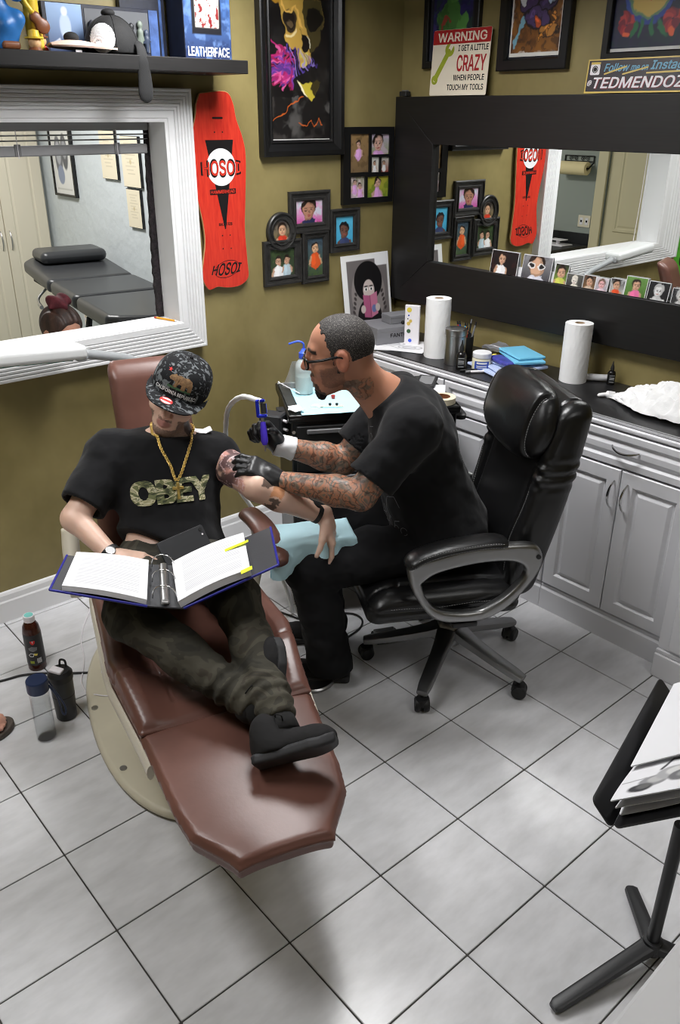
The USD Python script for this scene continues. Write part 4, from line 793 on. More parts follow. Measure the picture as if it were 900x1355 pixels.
# tall almond cupboard on the far wall
t = thing('tall_cupboard', 'tall almond laminate cupboard against the far wall of next room', 'cupboard', (1.4, 5.9, 0))
YC = 5.98
S('carcass', box(0.3, 2.06, YC - 0.03, 6.018, 0.02, 2.4), M['almond'], t); S('plinth', box(0.3, 2.06, YC - 0.045, YC - 0.028, 0.0, 0.09), M['almond'], t)
rr = lambda a0, a1, z0, z1: frame_xf(raised(a0, a1, z0, z1, 0, 0.02, 0.09, 0.006), (0, YC - 0.03, 0), (0, 1, 0), (1, 0, 0), (0, 0, 1))
for k, (a0, a1) in enumerate(((0.32, 0.77), (0.775, 1.225), (1.23, 1.68), (1.685, 2.05))):
    d = S('door', rr(a0, a1, 0.1, 2.38), M['almond'], t); hx = a1 - 0.04 if k % 2 == 0 else a0 + 0.03
    S('handle', bow_handle((hx, YC - 0.05, 1.1), (hx, YC - 0.05, 0.95), (0, -0.03, 0), (0, 0, 0)), M['steel'], d, smooth=40)
# pictures on the far right wall: a = -y
FR = Wall((2.1, 0, 0), (0, -1, 0), (-1, 0, 0))
p = Paint(0.33, 0.5, (228, 228, 226), 0.006); p.ell(0.36, 0.55, 0.2, 0.3, (110, 112, 120)); p.ell(0.7, 0.62, 0.17, 0.26, (90, 92, 100)); p.ell(0.36, 0.6, 0.13, 0.17, (176, 178, 186)); p.ell(0.7, 0.66, 0.11, 0.14, (160, 162, 170)); p.ell(0.4, 0.28, 0.18, 0.14, (140, 150, 176)); p.rect(0.1, 0.06, 0.9, 0.08, (190, 190, 186))
picture('framed_print', 'black-framed grey ink print above the far end of massage table', 'picture', FR, -5.755, -5.37, 1.368, 1.95, 0.018, 0.022, p, prof=[(0, 0), (0, 0.03), (0.016, 0.03), (0.018, 0.02), (0.018, 0)], z_in=0.018)
for i, (a0, a1, z0, z1, lab) in enumerate([(-4.88, -4.645, 1.538, 1.86, 'left certificate plaque of the upper pair on the pale wall'), (-4.56, -4.312, 1.502, 1.83, 'right certificate plaque of the upper pair on the pale wall'), (-4.543, -4.345, 1.232, 1.505 - 0.015, 'lone lower certificate plaque on the pale wall')]):
    t = thing('certificate', lab, 'certificate', FR.pt((a0 + a1) / 2, z0)); S('plaque', FR.at(box(a0, a1, -0.022, 0, z0, z1, 0.002)), M['blackmatte'], t)
    p = Paint(a1 - a0 - 0.006, z1 - z0 - 0.006, (228, 218, 194), 0.005)
    for k in range(9): p.rect(0.2 + 0.1 * ((k * 7) % 3) * 0.5, 0.86 - 0.075 * k, 0.8 - 0.08 * ((k * 5) % 3), 0.872 - 0.075 * k, (168, 158, 136), 0.7)
    p.ell(0.5, 0.5, 0.06, 0.05, (200, 186, 150)); paint_on('sheet', FR, a0 + 0.003, z0 + 0.003, 0.0225, p, t, 'print_matte')
t = thing('wall_outlet', 'white outlet plate low on the pale wall under massage table', 'outlet', FR.pt(-5.5, 0.36)); S('plate', FR.at(box(-5.56, -5.48, -0.006, 0, 0.34, 0.46, 0.002)), M['off_white'], t); S('socket', FR.at(box(-5.535, -5.505, -0.008, -0.005, 0.36, 0.39, 0.001)), M['cream'], t); S('socket', FR.at(box(-5.535, -5.505, -0.008, -0.005, 0.41, 0.44, 0.001)), M['cream'], t)
# massage table: along y, head far.  corners near left (1.175,3.17), far left (1.478,5.175); slightly askew
t = thing('massage_table', 'charcoal vinyl tattoo table with head pillow in the next room', 'table', (1.55, 4.1, 0))
ax = unit((0.303, 2.0, 0)); rx = np.array([ax[1], -ax[0], 0.0]); TO = np.array([1.175, 3.17, 0.0]); TW = 0.60
def TP(s, l, z): return TO + ax * s + rx * l + np.array([0, 0, z])
def cushion(pts, h, b): return pillow_plate(sg.Polygon(pts).buffer(-0.05).buffer(0.05), h, b, 4)
FT = lambda m, z: frame_xf(m, TO + np.array([0, 0, z]), rx, ax, (0, 0, 1))
S('cushion', FT(cushion([(0.0, 0.02), (0.05, -0.04), (0.2, -0.12), (TW - 0.2, -0.12), (TW, 0.02), (TW, 0.62), (0, 0.62)], 0.09, 0.03), 0.86), M['vinyl_gray'], t, smooth=40)
S('cushion', FT(cushion([(0, 0.64), (TW, 0.64), (TW, 1.22), (0, 1.22)], 0.09, 0.03), 0.862), M['vinyl_gray'], t, smooth=40)
hd = FT(cushion([(0, 1.24), (TW, 1.24), (TW, 1.9), (TW - 0.08, 2.02), (0.08, 2.02), (0, 1.9)], 0.09, 0.03), 0.0); v = np.array(hd.vertices); sv = (v - TO) @ ax; v[:, 2] += 0.862 + np.clip(sv - 1.24, 0, 1) * 0.06; hd.vertices = v
S('cushion', hd, M['vinyl_gray'], t, smooth=40)
S('pillow', FT(cushion([(0.08, 1.66), (TW - 0.04, 1.66), (TW - 0.04, 1.98), (0.08, 1.98)], 0.085, 0.04), 0.986), M['vinyl_gray'], t, smooth=40)
S('frame', cat([FT(box(0.06, TW - 0.06, 0.1, 1.3, 0, 0.03), 0.83), FT(box(0.06, TW - 0.06, 1.26, 1.92, 0, 0.03), 0.84)]), M['blackmatte'], t)
for (s, l) in ((0.25, 0.12), (0.25, TW - 0.12), (1.3, 0.12), (1.3, TW - 0.12)): S('leg', tube([TP(s, l, 0.84), TP(s + 0.08, l, 0.0)], 0.022, 10), M['steel'], t, smooth=40)
S('brace', tube([TP(0.3, 0.3, 0.3), TP(1.32, 0.3, 0.3)], 0.02, 10), M['blackmatte'], t)
S('crank', cat([tube(spline([TP(1.5, 0.05, 0.86), TP(1.48, -0.02, 0.8), TP(1.4, -0.04, 0.77)], 5), 0.009, 8), tube([TP(1.4, -0.04, 0.77), TP(1.3, -0.05, 0.768)], 0.014, 8)]), M['steel'], t, smooth=40)
S('lever', cat([tube([TP(0.55, 0.06, 0.83), TP(0.5, 0.02, 0.72)], 0.02, 8), tube([TP(0.42, 0.05, 0.76), TP(0.62, 0.05, 0.74)], 0.014, 8)]), M['blackmatte'], t, smooth=40)
# left wall of the next room, seen in the mirror
FL = Wall((-1.3, 0, 0), (0, 1, 0), (1, 0, 0))
door = tag(UsdGeom.Xform.Define(stage, '/World/door_1').GetPrim(), kind='structure')
S('casing', cat([box(-1.302, -1.28, DY1, DY1 + 0.095, 0, 2.15, 0.003), box(-1.302, -1.28, DY0 - 0.085, DY0, 0, 2.15, 0.003), box(-1.302, -1.28, DY0, DY1, 2.06, 2.15, 0.003)]), M['cream_door'], door)
dm = raised(DY0 + 0.005, DY1 - 0.005, 0.01, 2.055, 0, 0.03, 0.12, 0.008); S('leaf', frame_xf(box(DY0 + 0.005, DY1 - 0.005, 0, 0.03, 0.01, 2.055), (-1.35, 0, 0), (0, 1, 0), (1, 0, 0), (0, 0, 1)), M['cream_door'], door)
for (z0, z1) in ((1.06, 1.95), (0.2, 0.94)): S('panel', frame_xf(raised(DY0 + 0.13, DY1 - 0.11, z0, z1, 0, 0.012, 0.03, 0.006), (-1.32, 0, 0), (-1, 0, 0), (0, 1, 0), (0, 0, 1)), M['cream_door'], door)
t = thing('wash_counter', 'dark counter with backsplash on the left wall of next room', 'counter', (-1.0, 3.9, 0))
S('top', box(-1.299, -0.72, 3.19, 4.7, 0.885, 0.925, 0.004), M['counter'], t); S('backsplash', box(-1.299, -1.28, 3.19, 4.7, 0.925, 1.02, 0.002), M['counter'], t); S('cabinet', box(-1.299, -0.75, 3.2, 4.7, 0.08, 0.884), M['almond'], t); S('plinth', box(-1.299, -0.8, 3.2, 4.7, 0.0, 0.08), M['almond'], t)
t = thing('outlet_plate', 'cream double outlet plate above the dark counter in the mirror', 'outlet', FL.pt(3.26, 1.07)); S('plate', FL.at(box(3.2, 3.325, -0.007, 0, 1.07, 1.17, 0.002)), M['cream'], t)
for a in (3.235, 3.29): S('socket', FL.at(box(a - 0.016, a + 0.016, -0.009, -0.006, 1.09, 1.15, 0.002)), M['off_white'], t); S('slot', FL.at(box(a - 0.008, a + 0.008, -0.0095, -0.0085, 1.112, 1.13)), M['ink'], t)
t = thing('paper_towel_rack', 'black scrolled wrought-iron paper towel rack seen in the mirror', 'rack', FL.pt(3.4, 1.6))
S('bar', cat([FL.at(box(3.235, 3.53, -0.012, -0.004, 1.648, 1.656)), FL.at(box(3.235, 3.53, -0.012, -0.004, 1.604, 1.612))]), M['ink'], t)
for a in (3.235, 3.53): S('arm', tube([FL.pt(a, 1.655, 0.008), FL.pt(a, 1.6, 0.01), FL.pt(a, 1.555, 0.075)], 0.006, 8), M['ink'], t)
for c, sgn in ((3.30, 1), (3.35, -1), (3.42, 1), (3.47, -1)): S('scroll', tube([FL.pt(c + sgn * 0.02 * (1 - k / 22) * math.cos(k * 0.5), 1.63 + 0.02 * (1 - k / 22) * math.sin(k * 0.5), 0.008) for k in range(20)], 0.0028, 6), M['ink'], t)
M['towel_cream'] = mat('towel_cream', (236, 218, 170), rough=0.9, bump=0.3, bscale=60)
t = thing('paper_towel_roll', 'cream paper towel roll on the iron rack seen in the mirror', 'paper towel roll', FL.pt(3.4, 1.56)); ro = frame_xf(lathe([(0.02, 0), (0.052, 0), (0.054, 0.004), (0.054, 0.276), (0.052, 0.28), (0.02, 0.28), (0.02, 0)], 36), FL.pt(3.245, 1.555, 0.075), (0, 0, 1), (1, 0, 0), (0, 1, 0)); ro.fix_normals(); S('paper', ro, M['towel_cream'], t, smooth=40); S('core', tube([FL.pt(3.24, 1.555, 0.075), FL.pt(3.53, 1.555, 0.075)], 0.008, 10), M['ink'], t)
t = thing('small_appliance', 'cream box-shaped appliance on the dark counter seen in the mirror', 'appliance', FL.pt(3.57, 0.926, 0.2)); S('body', FL.at(rbox((0.14, 0.17, 0.16), 0.012), 3.575, 1.006, 0.25), M['cream'], t, smooth=40)
S('grille', cat([FL.at(box(3.503 + 0.0, 3.506, -0.32 + 0.02 * k, -0.31 + 0.02 * k, 0.96, 1.06)) for k in range(7)]), M['dust'], t)
t = thing('label_holder', 'white stepped tray with small stand on the dark counter', 'tray', FL.pt(3.36, 0.926, 0.22)); S('tray', FL.at(box(3.26, 3.47, -0.30, -0.14, 0.9255, 0.937, 0.003)), M['off_white'], t); S('post', FL.at(cyl(0.018, 0.937, 0.97, 14, (3.36, -0.22, 0))), M['off_white'], t, smooth=40); S('shelf', FL.at(box(3.29, 3.43, -0.27, -0.17, 0.97, 0.978, 0.002)), M['off_white'], t)

# ---------------------------------------------------------------- office chair
M['leather'] = mat('black_leather', (20, 20, 21), rough=0.34, spec=0.5, bump=0.12, bscale=90, bdist=0.002); M['stitch'] = mat('stitch_gray', (150, 150, 150), rough=0.8); M['alu'] = mat('pewter_metal', (150, 150, 150), rough=0.34, metal=1.0); M['wheel'] = mat('black_nylon', (24, 24, 25), rough=0.5)
FC, LC = np.array([-0.868, 0.497, 0.0]), np.array([-0.497, -0.868, 0.0]); C0 = np.array([1.24, 0.58, 0.0]); ZV = np.array([0, 0, 1.0])
def CW(s, l, z): return C0 + FC * s + LC * l + ZV * z
def CF_(m): return frame_xf(m, C0, FC, LC, ZV)
t = thing('office_chair', 'high-backed black leather office chair with silver loop arms behind the artist', 'office chair', C0)
for k in range(5):
    an = math.radians(206 + 72 * k); d = np.array([math.cos(an), math.sin(an), 0]); q = lambda r, z: C0 + d * r + ZV * z
    rr_ = np.linspace(0, 1, 9); P = np.array([q(0.04 + 0.295 * x, 0.165 - 0.082 * x ** 0.8) for x in rr_]); a = np.linspace(0, 2 * PI, 12, endpoint=False)
    prof = np.c_[np.sign(np.cos(a)) * np.abs(np.cos(a)) ** 0.6, 0.62 * np.sign(np.sin(a)) * np.abs(np.sin(a)) ** 0.6]
    S('base_leg', tube(P, np.interp(rr_, [0, 0.3, 0.9, 1], [0.04, 0.031, 0.026, 0.021]), prof=prof, up=ZV), M['alu'], t, smooth=40)
    ca = S('caster', cat([tube([q(0.32, 0.085), q(0.32, 0.05)], 0.008, 8)] + [xf(lathe([(0, -0.011), (0.024, -0.011), (0.028, -0.006), (0.028, 0.006), (0.024, 0.011), (0, 0.011)], 20), (0, 0, 0), (90, 0, 0)) .apply_transform(trimesh.transformations.rotation_matrix(an + 0.4, [0, 0, 1])).apply_translation(q(0.325, 0.0285) + sg_ * 0.016 * np.array([-math.sin(an + 0.4), math.cos(an + 0.4), 0])) for sg_ in (-1, 1)]), M['wheel'], t, smooth=40)
    S('caster_hood', xf(lathe([(0.0, 0.03), (0.03, 0.026), (0.036, 0.0), (0.034, 0.0), (0.0, 0.0)], 16), q(0.322, 0.03), (0, 0, 0), (0.85, 0.75, 1)), M['wheel'], ca, smooth=40)
S('hub', lathe([(0, 0.11), (0.05, 0.11), (0.058, 0.13), (0.05, 0.185), (0.036, 0.2), (0, 0.2)], 32).apply_translation(C0), M['alu'], t, smooth=40)
S('gas_column', lathe([(0, 0.19), (0.034, 0.19), (0.034, 0.30), (0.025, 0.3), (0.025, 0.36), (0, 0.36)], 28).apply_translation(C0), M['wheel'], t, smooth=40)
S('mechanism', CF_(xf(rbox((0.2, 0.16, 0.045), 0.012), (0.03, 0, 0.352))), M['wheel'], t, smooth=40)
S('tilt_lever', cat([tube([CW(0.08, 0, 0.35), CW(0.12, -0.2, 0.34)], 0.006, 8), CF_(xf(rbox((0.05, 0.06, 0.012), 0.005), (0.12, -0.22, 0.338)))]), M['wheel'], t, smooth=40)
def f_seat(p):
    s, l, z = p[:, 0], p[:, 1], p[:, 2]
    zt = 0.49 + 0.016 * np.cos(np.clip(l / 0.25, -1, 1) * PI * 0.5) - 0.9 * np.clip(s - 0.27, 0, 1) ** 2 * 4 - 0.12 * np.clip(-s - 0.02, 0, 1)
    q = np.c_[s, l, (z - 0.37) / (zt - 0.37) * 0.12]; sh = 0.03 * np.clip((np.abs(l) - 0.15) / 0.1, 0, 1) ** 2
    d = d_box(q, (0.11 - 0.0, 0, 0.06), (0.28, 0.265, 0.06), 0.048)
    g = 0.007 * np.exp(-((np.abs(l) - 0.185) / 0.008) ** 2) * (z > 0.43) + 0.005 * np.exp(-((s - 0.27) / 0.008) ** 2) * (np.abs(l) < 0.185) * (z > 0.43)
    g2 = 0.008 * np.exp(-((z - 0.425 - 0.02 * np.clip(s - 0.1, -1, 1)) / 0.006) ** 2)
    return d * 0.8 + g + g2 * 0.7 + 0.003 * (meshkit.noise(np.c_[s * 9, l * 9, z * 9]) - 0.5)
S('seat', CF_(nets(f_seat, (-0.24, -0.31, 0.34), (0.45, 0.31, 0.56), 0.0065)), M['leather'], t, smooth=True)
def f_back(p):
    s, l, z = p[:, 0], p[:, 1], p[:, 2]; u = (z - 0.42) / 0.76
    sf = -0.125 - 0.05 * u - 0.10 * u ** 2 + 0.035 * np.clip((np.abs(l) - 0.14) / 0.12, 0, 1) ** 2 + 0.02 * np.exp(-((z - 0.62) / 0.12) ** 2)
    sb = -0.225 - 0.15 * np.clip(u, 0, 1.2) - 0.05 * np.sin(np.clip(u, 0, 1) * PI) * 0.2
    w = 0.235 + 0.03 * np.sin(np.clip(u, 0, 1) * PI * 0.8) - 0.02 * np.clip(u - 0.8, 0, 1)
    mid, half = (sf + sb) / 2, np.maximum((sf - sb) / 2, 0.03)
    q = np.c_[(s - mid) / half * 0.055, l / w * 0.25, z]
    d = d_box(q, (0, 0, 0.775), (0.055, 0.25, 0.36), 0.05) * np.minimum(1, half / 0.055) * 0.85
    g = 0.008 * np.exp(-((np.abs(l) - 0.172 - 0.02 * np.sin(u * 3)) / 0.007) ** 2) * (s > mid - 0.02)
    wr = 0.0035 * np.sin(z * 150 + 20 * l) * np.exp(-((z - 0.9) / 0.05) ** 2) * (np.abs(l) > 0.2)
    return d + g + wr
S('backrest', CF_(nets(f_back, (-0.47, -0.32, 0.38), (-0.04, 0.32, 1.24), 0.0065)), M['leather'], t, smooth=True)
Rp = np.array([[math.cos(0.22), 0, math.sin(0.22)], [0, 1, 0], [-math.sin(0.22), 0, math.cos(0.22)]])
def f_pil(p):
    q = (p - np.array([-0.20, 0, 1.042])) @ Rp.T; x, y, z = np.abs(q[:, 0]) / 0.072, np.abs(q[:, 1]) / 0.245, np.abs(q[:, 2]) / 0.136
    r = (x ** 2.4 + (y ** 3.0 + z ** 3.0) ** 0.8) ** (1 / 2.4); d = (r - 1) * 0.072
    g = 0.009 * np.exp(-((np.abs(q[:, 1]) - 0.185) / 0.007) ** 2) * (q[:, 0] > 0.0)
    return d * 0.8 + g + 0.004 * (meshkit.noise(np.c_[q[:, 0] * 16, q[:, 1] * 10, q[:, 2] * 16]) - 0.5)
S('head_pillow', CF_(nets(f_pil, (-0.33, -0.27, 0.9), (-0.09, 0.27, 1.25), 0.006)), M['leather'], t, smooth=True)
def dashes(pts, r=0.0011, step=0.009, duty=0.6):
    p = spline(pts, 8); L = np.r_[0, np.cumsum(np.linalg.norm(np.diff(p, axis=0), axis=1))]; out = []
    for x in np.arange(0, L[-1] - step, step):
        out.append(tube([[np.interp(y, L, p[:, k]) for k in range(3)] for y in (x, x + step * duty)], r, 4))
    return cat(out)
arm_out = [(0.278, 0.648), (0.27, 0.595), (0.245, 0.525), (0.195, 0.447), (0.14, 0.413), (0.06, 0.404), (-0.01, 0.408), (-0.085, 0.447), (-0.155, 0.527), (-0.192, 0.598), (-0.19, 0.65), (-0.155, 0.684), (-0.063, 0.692), (0.06, 0.69), (0.17, 0.672)]
arm_in = [(0.226, 0.572), (0.208, 0.518), (0.168, 0.468), (0.105, 0.447), (0.045, 0.442), (-0.005, 0.45), (-0.078, 0.495), (-0.135, 0.562), (-0.13, 0.602), (-0.084, 0.626), (0.0, 0.632), (0.09, 0.624), (0.18, 0.604)]
loop = sg.Polygon(spline(arm_out + arm_out[:1], 6)[:-1]); hole = sg.Polygon(spline(arm_in + arm_in[:1], 6)[:-1])
def f_arm(side):
    ring_ = loop.difference(hole); ext = np.array(loop.exterior.coords); inn = np.array(hole.exterior.coords)
    gx, gz = np.meshgrid(np.arange(-0.26, 0.34, 0.004), np.arange(0.36, 0.74, 0.004), indexing='ij'); P2 = shapely.points(gx.ravel(), gz.ravel())
    d2 = np.where(shapely.contains(ring_, P2), -1, 1) * np.minimum(shapely.distance(P2, loop.exterior), shapely.distance(P2, hole.exterior)); d2 = d2.reshape(gx.shape)
    def f(p):
        i = np.clip((p[:, 0] + 0.26) / 0.004, 0, gx.shape[0] - 1.001); j = np.clip((p[:, 2] - 0.36) / 0.004, 0, gx.shape[1] - 1.001); i0, j0 = i.astype(int), j.astype(int); a, b = i - i0, j - j0
        d = d2[i0, j0] * (1 - a) * (1 - b) + d2[i0 + 1, j0] * a * (1 - b) + d2[i0, j0 + 1] * (1 - a) * b + d2[i0 + 1, j0 + 1] * a * b
        w = np.abs(p[:, 1] - side * 0.31) - 0.021; k = 0.014
        return np.sqrt(np.maximum(d + k, 0) ** 2 + np.maximum(w + k, 0) ** 2) + np.minimum(np.maximum(d + k, w + k), 0) - k
    return f
pad_c = [(0.268, 0.648), (0.24, 0.668), (0.17, 0.69), (0.08, 0.702), (-0.0, 0.706), (-0.05, 0.7)]
for side in (1, -1):
    S('arm', CF_(nets(f_arm(side), (-0.23, side * 0.31 - 0.03, 0.38), (0.31, side * 0.31 + 0.03, 0.72), 0.005)), M['alu'], t, smooth=True)
    def f_pad(p, side=side):
        d = None; pc = np.array(spline([(a, side * 0.31, b) for a, b in pad_c], 3)); q = p.copy(); q[:, 1] = side * 0.31 + (q[:, 1] - side * 0.31) * 0.4
        return d_chain(q, pc, [0.016] + [0.0185] * (len(pc) - 2) + [0.016], 0.0) * 0.8
    pd = S('arm_pad', CF_(nets(f_pad, (-0.09, side * 0.31 - 0.07, 0.61), (0.31, side * 0.31 + 0.07, 0.74), 0.005)), M['leather'], t, smooth=True)
    S('stitching', CF_(cat([dashes([(a + 0.0, side * 0.31 + o_, b + dz) for a, b in pad_c]) for o_, dz in ((0.0405, 0.0085), (0.0445, -0.004))])), M['stitch'], pd)
    S('bolt', CF_(frame_xf(cyl(0.008, 0, 0.004, 16), (-0.175, side * 0.331, 0.64), (1, 0, 0), (0, 0, -1), (0, 1, 0))), M['wheel'], t)
    S('arm_bracket', CF_(xf(rbox((0.09, 0.10, 0.02), 0.006), (0.06, side * 0.27, 0.388))), M['wheel'], t, smooth=40)
chair_prim = t

# ---------------------------------------------------------------- tattoo chair
M['brown'] = mat('brown_leather', (114, 77, 67), rough=0.36, color2=(99, 66, 57), vscale=5, bump=0.15, bscale=120, bdist=0.001); M['cream_metal'] = mat('cream_enamel', (214, 206, 188), rough=0.4); M['cream_base'] = mat('cream_base', (206, 199, 178), rough=0.42, var=0.06, vscale=6)
TA = unit((0.300, 0.954, 0)); TR = np.array([TA[1], -TA[0], 0.0]); TOO = np.array([0.275, 0.947, 0.0])
def TC(s, l, z): return TOO + TA * s + TR * l + ZV * z
def TF(m): return frame_xf(m, TOO, TR, TA, ZV)         # local x = l, y = s
t = thing('tattoo_chair', 'brown leather reclining tattoo chair on an oval cream floor base', 'chair', TC(0, 0, 0))
SS = [-1.055, -1.03, -0.94, -0.85, -0.58, -0.3, -0.1, 0.16, 0.24]; WW = [0.118, 0.13, 0.198, 0.217, 0.243, 0.283, 0.272, 0.262, 0.24]
def zpad(s): return np.interp(s, [-1.06, -0.58, -0.3, 0.1, 0.24], [0.42, 0.462, 0.492, 0.50, 0.505])
def pad_grid(s0, s1, ns, nl, top, wadd=0.0, edge=0.03):
    s = np.linspace(s0, s1, ns); P = []
    for x in s:
        w = np.interp(x, SS, WW) + wadd; l = w * np.sin(np.linspace(-1, 1, nl) * PI / 2) ** 1; P.append([(q, x, top(x, q / w)) for q in l])
    return np.array(P)
def f_foot(p):
    l, s, z = p[:, 0], p[:, 1], p[:, 2]; w = np.interp(s, SS, WW); zt = zpad(s) + 0.012 * (1 - np.clip(np.abs(l) / w, 0, 1) ** 3)
    e = np.maximum(np.maximum(np.abs(l) - w, -1.055 - s), s + 0.575); e2 = np.maximum(z - zt, zt - 0.06 - z); r = 0.016
    dd = np.sqrt(np.maximum(e + r, 0) ** 2 + np.maximum(e2 + r, 0) ** 2) + np.minimum(np.maximum(e + r, e2 + r), 0) - r
    pip = np.sqrt(e ** 2 + (z - zt + 0.018) ** 2) - 0.006
    return smin(dd, pip, 0.004) * 0.85
S('leg_pad', TF(nets(f_foot, (-0.3, -1.09, 0.34), (0.3, -0.55, 0.5), 0.006)), M['brown'], t, smooth=True)
def f_seat2(p):
    l, s, z = p[:, 0], p[:, 1], p[:, 2]; w = np.interp(s, SS, WW); x = np.clip(np.abs(l) / w, 0, 1)
    bol = 0.052 * np.clip((x - 0.52) / 0.3, 0, 1) ** 1.5 * np.clip((s + 0.6) / 0.2, 0, 1) * np.clip((0.5 - s), 0, 1)
    zt = zpad(s) + 0.012 + bol - 0.03 * np.clip((s + 0.5) / 0.3, 0, 1) * (1 - x ** 2)
    e = np.maximum(np.maximum(np.abs(l) - w, -0.577 - s), s - 0.26); e2 = np.maximum(z - zt, zpad(s) - 0.065 - z); r = 0.026
    dd = np.sqrt(np.maximum(e + r, 0) ** 2 + np.maximum(e2 + r, 0) ** 2) + np.minimum(np.maximum(e + r, e2 + r), 0) - r
    seam = 0.004 * np.exp(-((np.abs(l) - 0.52 * w) / 0.004) ** 2) * (s > -0.5) + 0.004 * np.exp(-((s + 0.36) / 0.004) ** 2) * (np.abs(l) > 0.5 * w)
    pip = np.sqrt(e ** 2 + (z - zpad(s) - 0.0) ** 2) - 0.006
    return smin(dd, pip, 0.004) * 0.85 + seam
S('seat_pad', TF(nets(f_seat2, (-0.34, -0.62, 0.38), (0.34, 0.3, 0.62), 0.006)), M['brown'], t, smooth=True)
def f_bk(p):
    l, s, z = p[:, 0], p[:, 1], p[:, 2]; u = (z - 0.45) / 0.5; sm = 0.2 + 0.27 * u; q = np.c_[l, (s - sm) * 0.87, z]
    return d_box(q, (0, 0.03, 0.67), (0.195, 0.045, 0.22), 0.04) * 0.8 + 0.02 * np.exp(-(l / 0.12) ** 2) * 0.4
S('backrest', TF(nets(f_bk, (-0.26, 0.05, 0.4), (0.26, 0.62, 1.0), 0.008)), M['brown'], t, smooth=True)
def f_hr(p):
    q = p - np.array([0.06, 0.49, 1.02]); c, sn = math.cos(-0.35), math.sin(-0.35); y, z = c * q[:, 1] - sn * q[:, 2] * -1, -sn * q[:, 1] * -1 + c * q[:, 2]
    w = 0.135 + 0.1 * (z - 0.0) * 0.1; return d_box(np.c_[q[:, 0], y, z], (0, 0, 0), (0.135, 0.034, 0.13), 0.03)
S('headrest', TF(nets(f_hr, (-0.1, 0.36, 0.86), (0.22, 0.62, 1.24), 0.006)), M['brown'], t, smooth=True)
S('headrest_post', tube([TC(0.40, 0.03, 0.80), TC(0.50, 0.05, 1.0)], 0.012, 10), M['steel'], t, smooth=40)
def rail(sg_, s0, s1):
    pts = [TC(s, sg_ * (np.interp(s, SS, WW) + 0.006), zpad(s) - 0.055 + (0.02 if s > -0.1 else 0)) for s in np.linspace(s0, s1, 12)]
    a = np.linspace(0, 2 * PI, 10, endpoint=False); return tube(pts, 0.026, prof=np.c_[0.4 * np.cos(a), np.sin(a)], up=ZV)
S('side_rail', rail(-1, -0.66, 0.26), M['cream_metal'], t, smooth=40); S('side_rail', rail(1, -0.62, 0.26), M['cream_metal'], t, smooth=40)
S('underframe', TF(box(-0.2, 0.2, -0.9, 0.25, 0.36, 0.385)), M['cream_metal'], t)
S('pedestal', nets(lambda p: smin(d_cone(p, TC(0.1, 0, 0.03), TC(-0.05, 0, 0.4), 0.16, 0.12), d_ell(p, TC(0.1, 0, 0.02), (0.25, 0.25, 0.07)), 0.06), (-0.1, 0.6, 0.0), (0.7, 1.4, 0.46), 0.012), M['cream_base'], t, smooth=True)
oval = [(0.335 * np.sign(math.cos(a)) * abs(math.cos(a)) ** 0.8 + 0.0, 0.09 + 0.60 * np.sign(math.sin(a)) * abs(math.sin(a)) ** 0.9) for a in np.linspace(0, 2 * PI, 64, endpoint=False)]
bp = pillow_plate(sg.Polygon(oval), 0.035, 0.02, 5); S('base_plate', TF(bp), M['cream_base'], t, smooth=40)
for (s, l) in ((-0.2, -0.27), (0.15, -0.31)): S('base_bolt', cyl(0.012, 0.034, 0.038, 12, TC(s, l, 0)), M['steel'], t)
def armrest(sg_):
    pts = spline([TC(0.30, sg_ * 0.335, 0.64), TC(0.12, sg_ * 0.345, 0.645), TC(-0.06, sg_ * 0.34, 0.60)], 6); a = np.linspace(0, 2 * PI, 14, endpoint=False)
    ar = S('armrest', tube(pts, np.interp(np.linspace(0, 1, len(pts)), [0, 0.06, 0.9, 1], [0.02, 0.042, 0.046, 0.03]), prof=np.c_[np.cos(a), 0.6 * np.sin(a)], up=ZV), M['brown'], t, smooth=True)
    S('armrest_support', tube(spline([TC(0.22, sg_ * 0.345, 0.62), TC(0.2, sg_ * 0.35, 0.52), TC(0.1, sg_ * 0.29, 0.44)], 6), 0.022, 12), M['cream_metal'], ar, smooth=True)
armrest(1)
t2 = S('armrest_shell', tube(spline([TC(0.36, -0.29, 0.66), TC(0.3, -0.30, 0.58), TC(0.2, -0.3, 0.48)], 6), 0.03, 12), M['cream_metal'], t, smooth=True)
# blue absorbent pad draped over the arm board
M['blue_pad'] = mat('blue_pad', (186, 222, 232), rough=0.85, bump=0.2, bscale=120); M['blue_pad2'] = mat('blue_pad_light', (176, 222, 234), rough=0.85)
t = thing('arm_board', 'black padded arm board beneath the blue absorbent pad', 'arm board', (0.66, 0.86, 0.6))
bo = np.array([0.755, 0.84, 0.0]); e1 = unit((0.88, -0.47, 0)); e2 = np.array([0.47, 0.88, 0])
S('board', frame_xf(rbox((0.26, 0.13, 0.03), 0.012), bo + ZV * 0.628, e1, e2, ZV), M['leather'], t, smooth=40); S('post', tube([bo + ZV * 0.62, bo + ZV * 0.02], 0.016, 12), M['steel'], t, smooth=40); S('foot', cyl(0.09, 0.0, 0.018, 28, bo, ch=0.005), M['steel'], t, smooth=40)
t = thing('absorbent_pad', 'pale blue absorbent pad draped under the client\'s tattooed forearm', 'pad', bo + ZV * 0.65)
u, v = np.meshgrid(np.linspace(-0.21, 0.20, 42), np.linspace(-0.21, 0.2, 42), indexing='ij')
dz = 0.0 + 0 * u; ov = np.clip(np.maximum(np.abs(u) - 0.165, np.abs(v) - 0.062), 0, 1)
nz = meshkit.fbm(np.stack([u * 14, v * 14, u * 0], -1), 3, 4) - 0.5
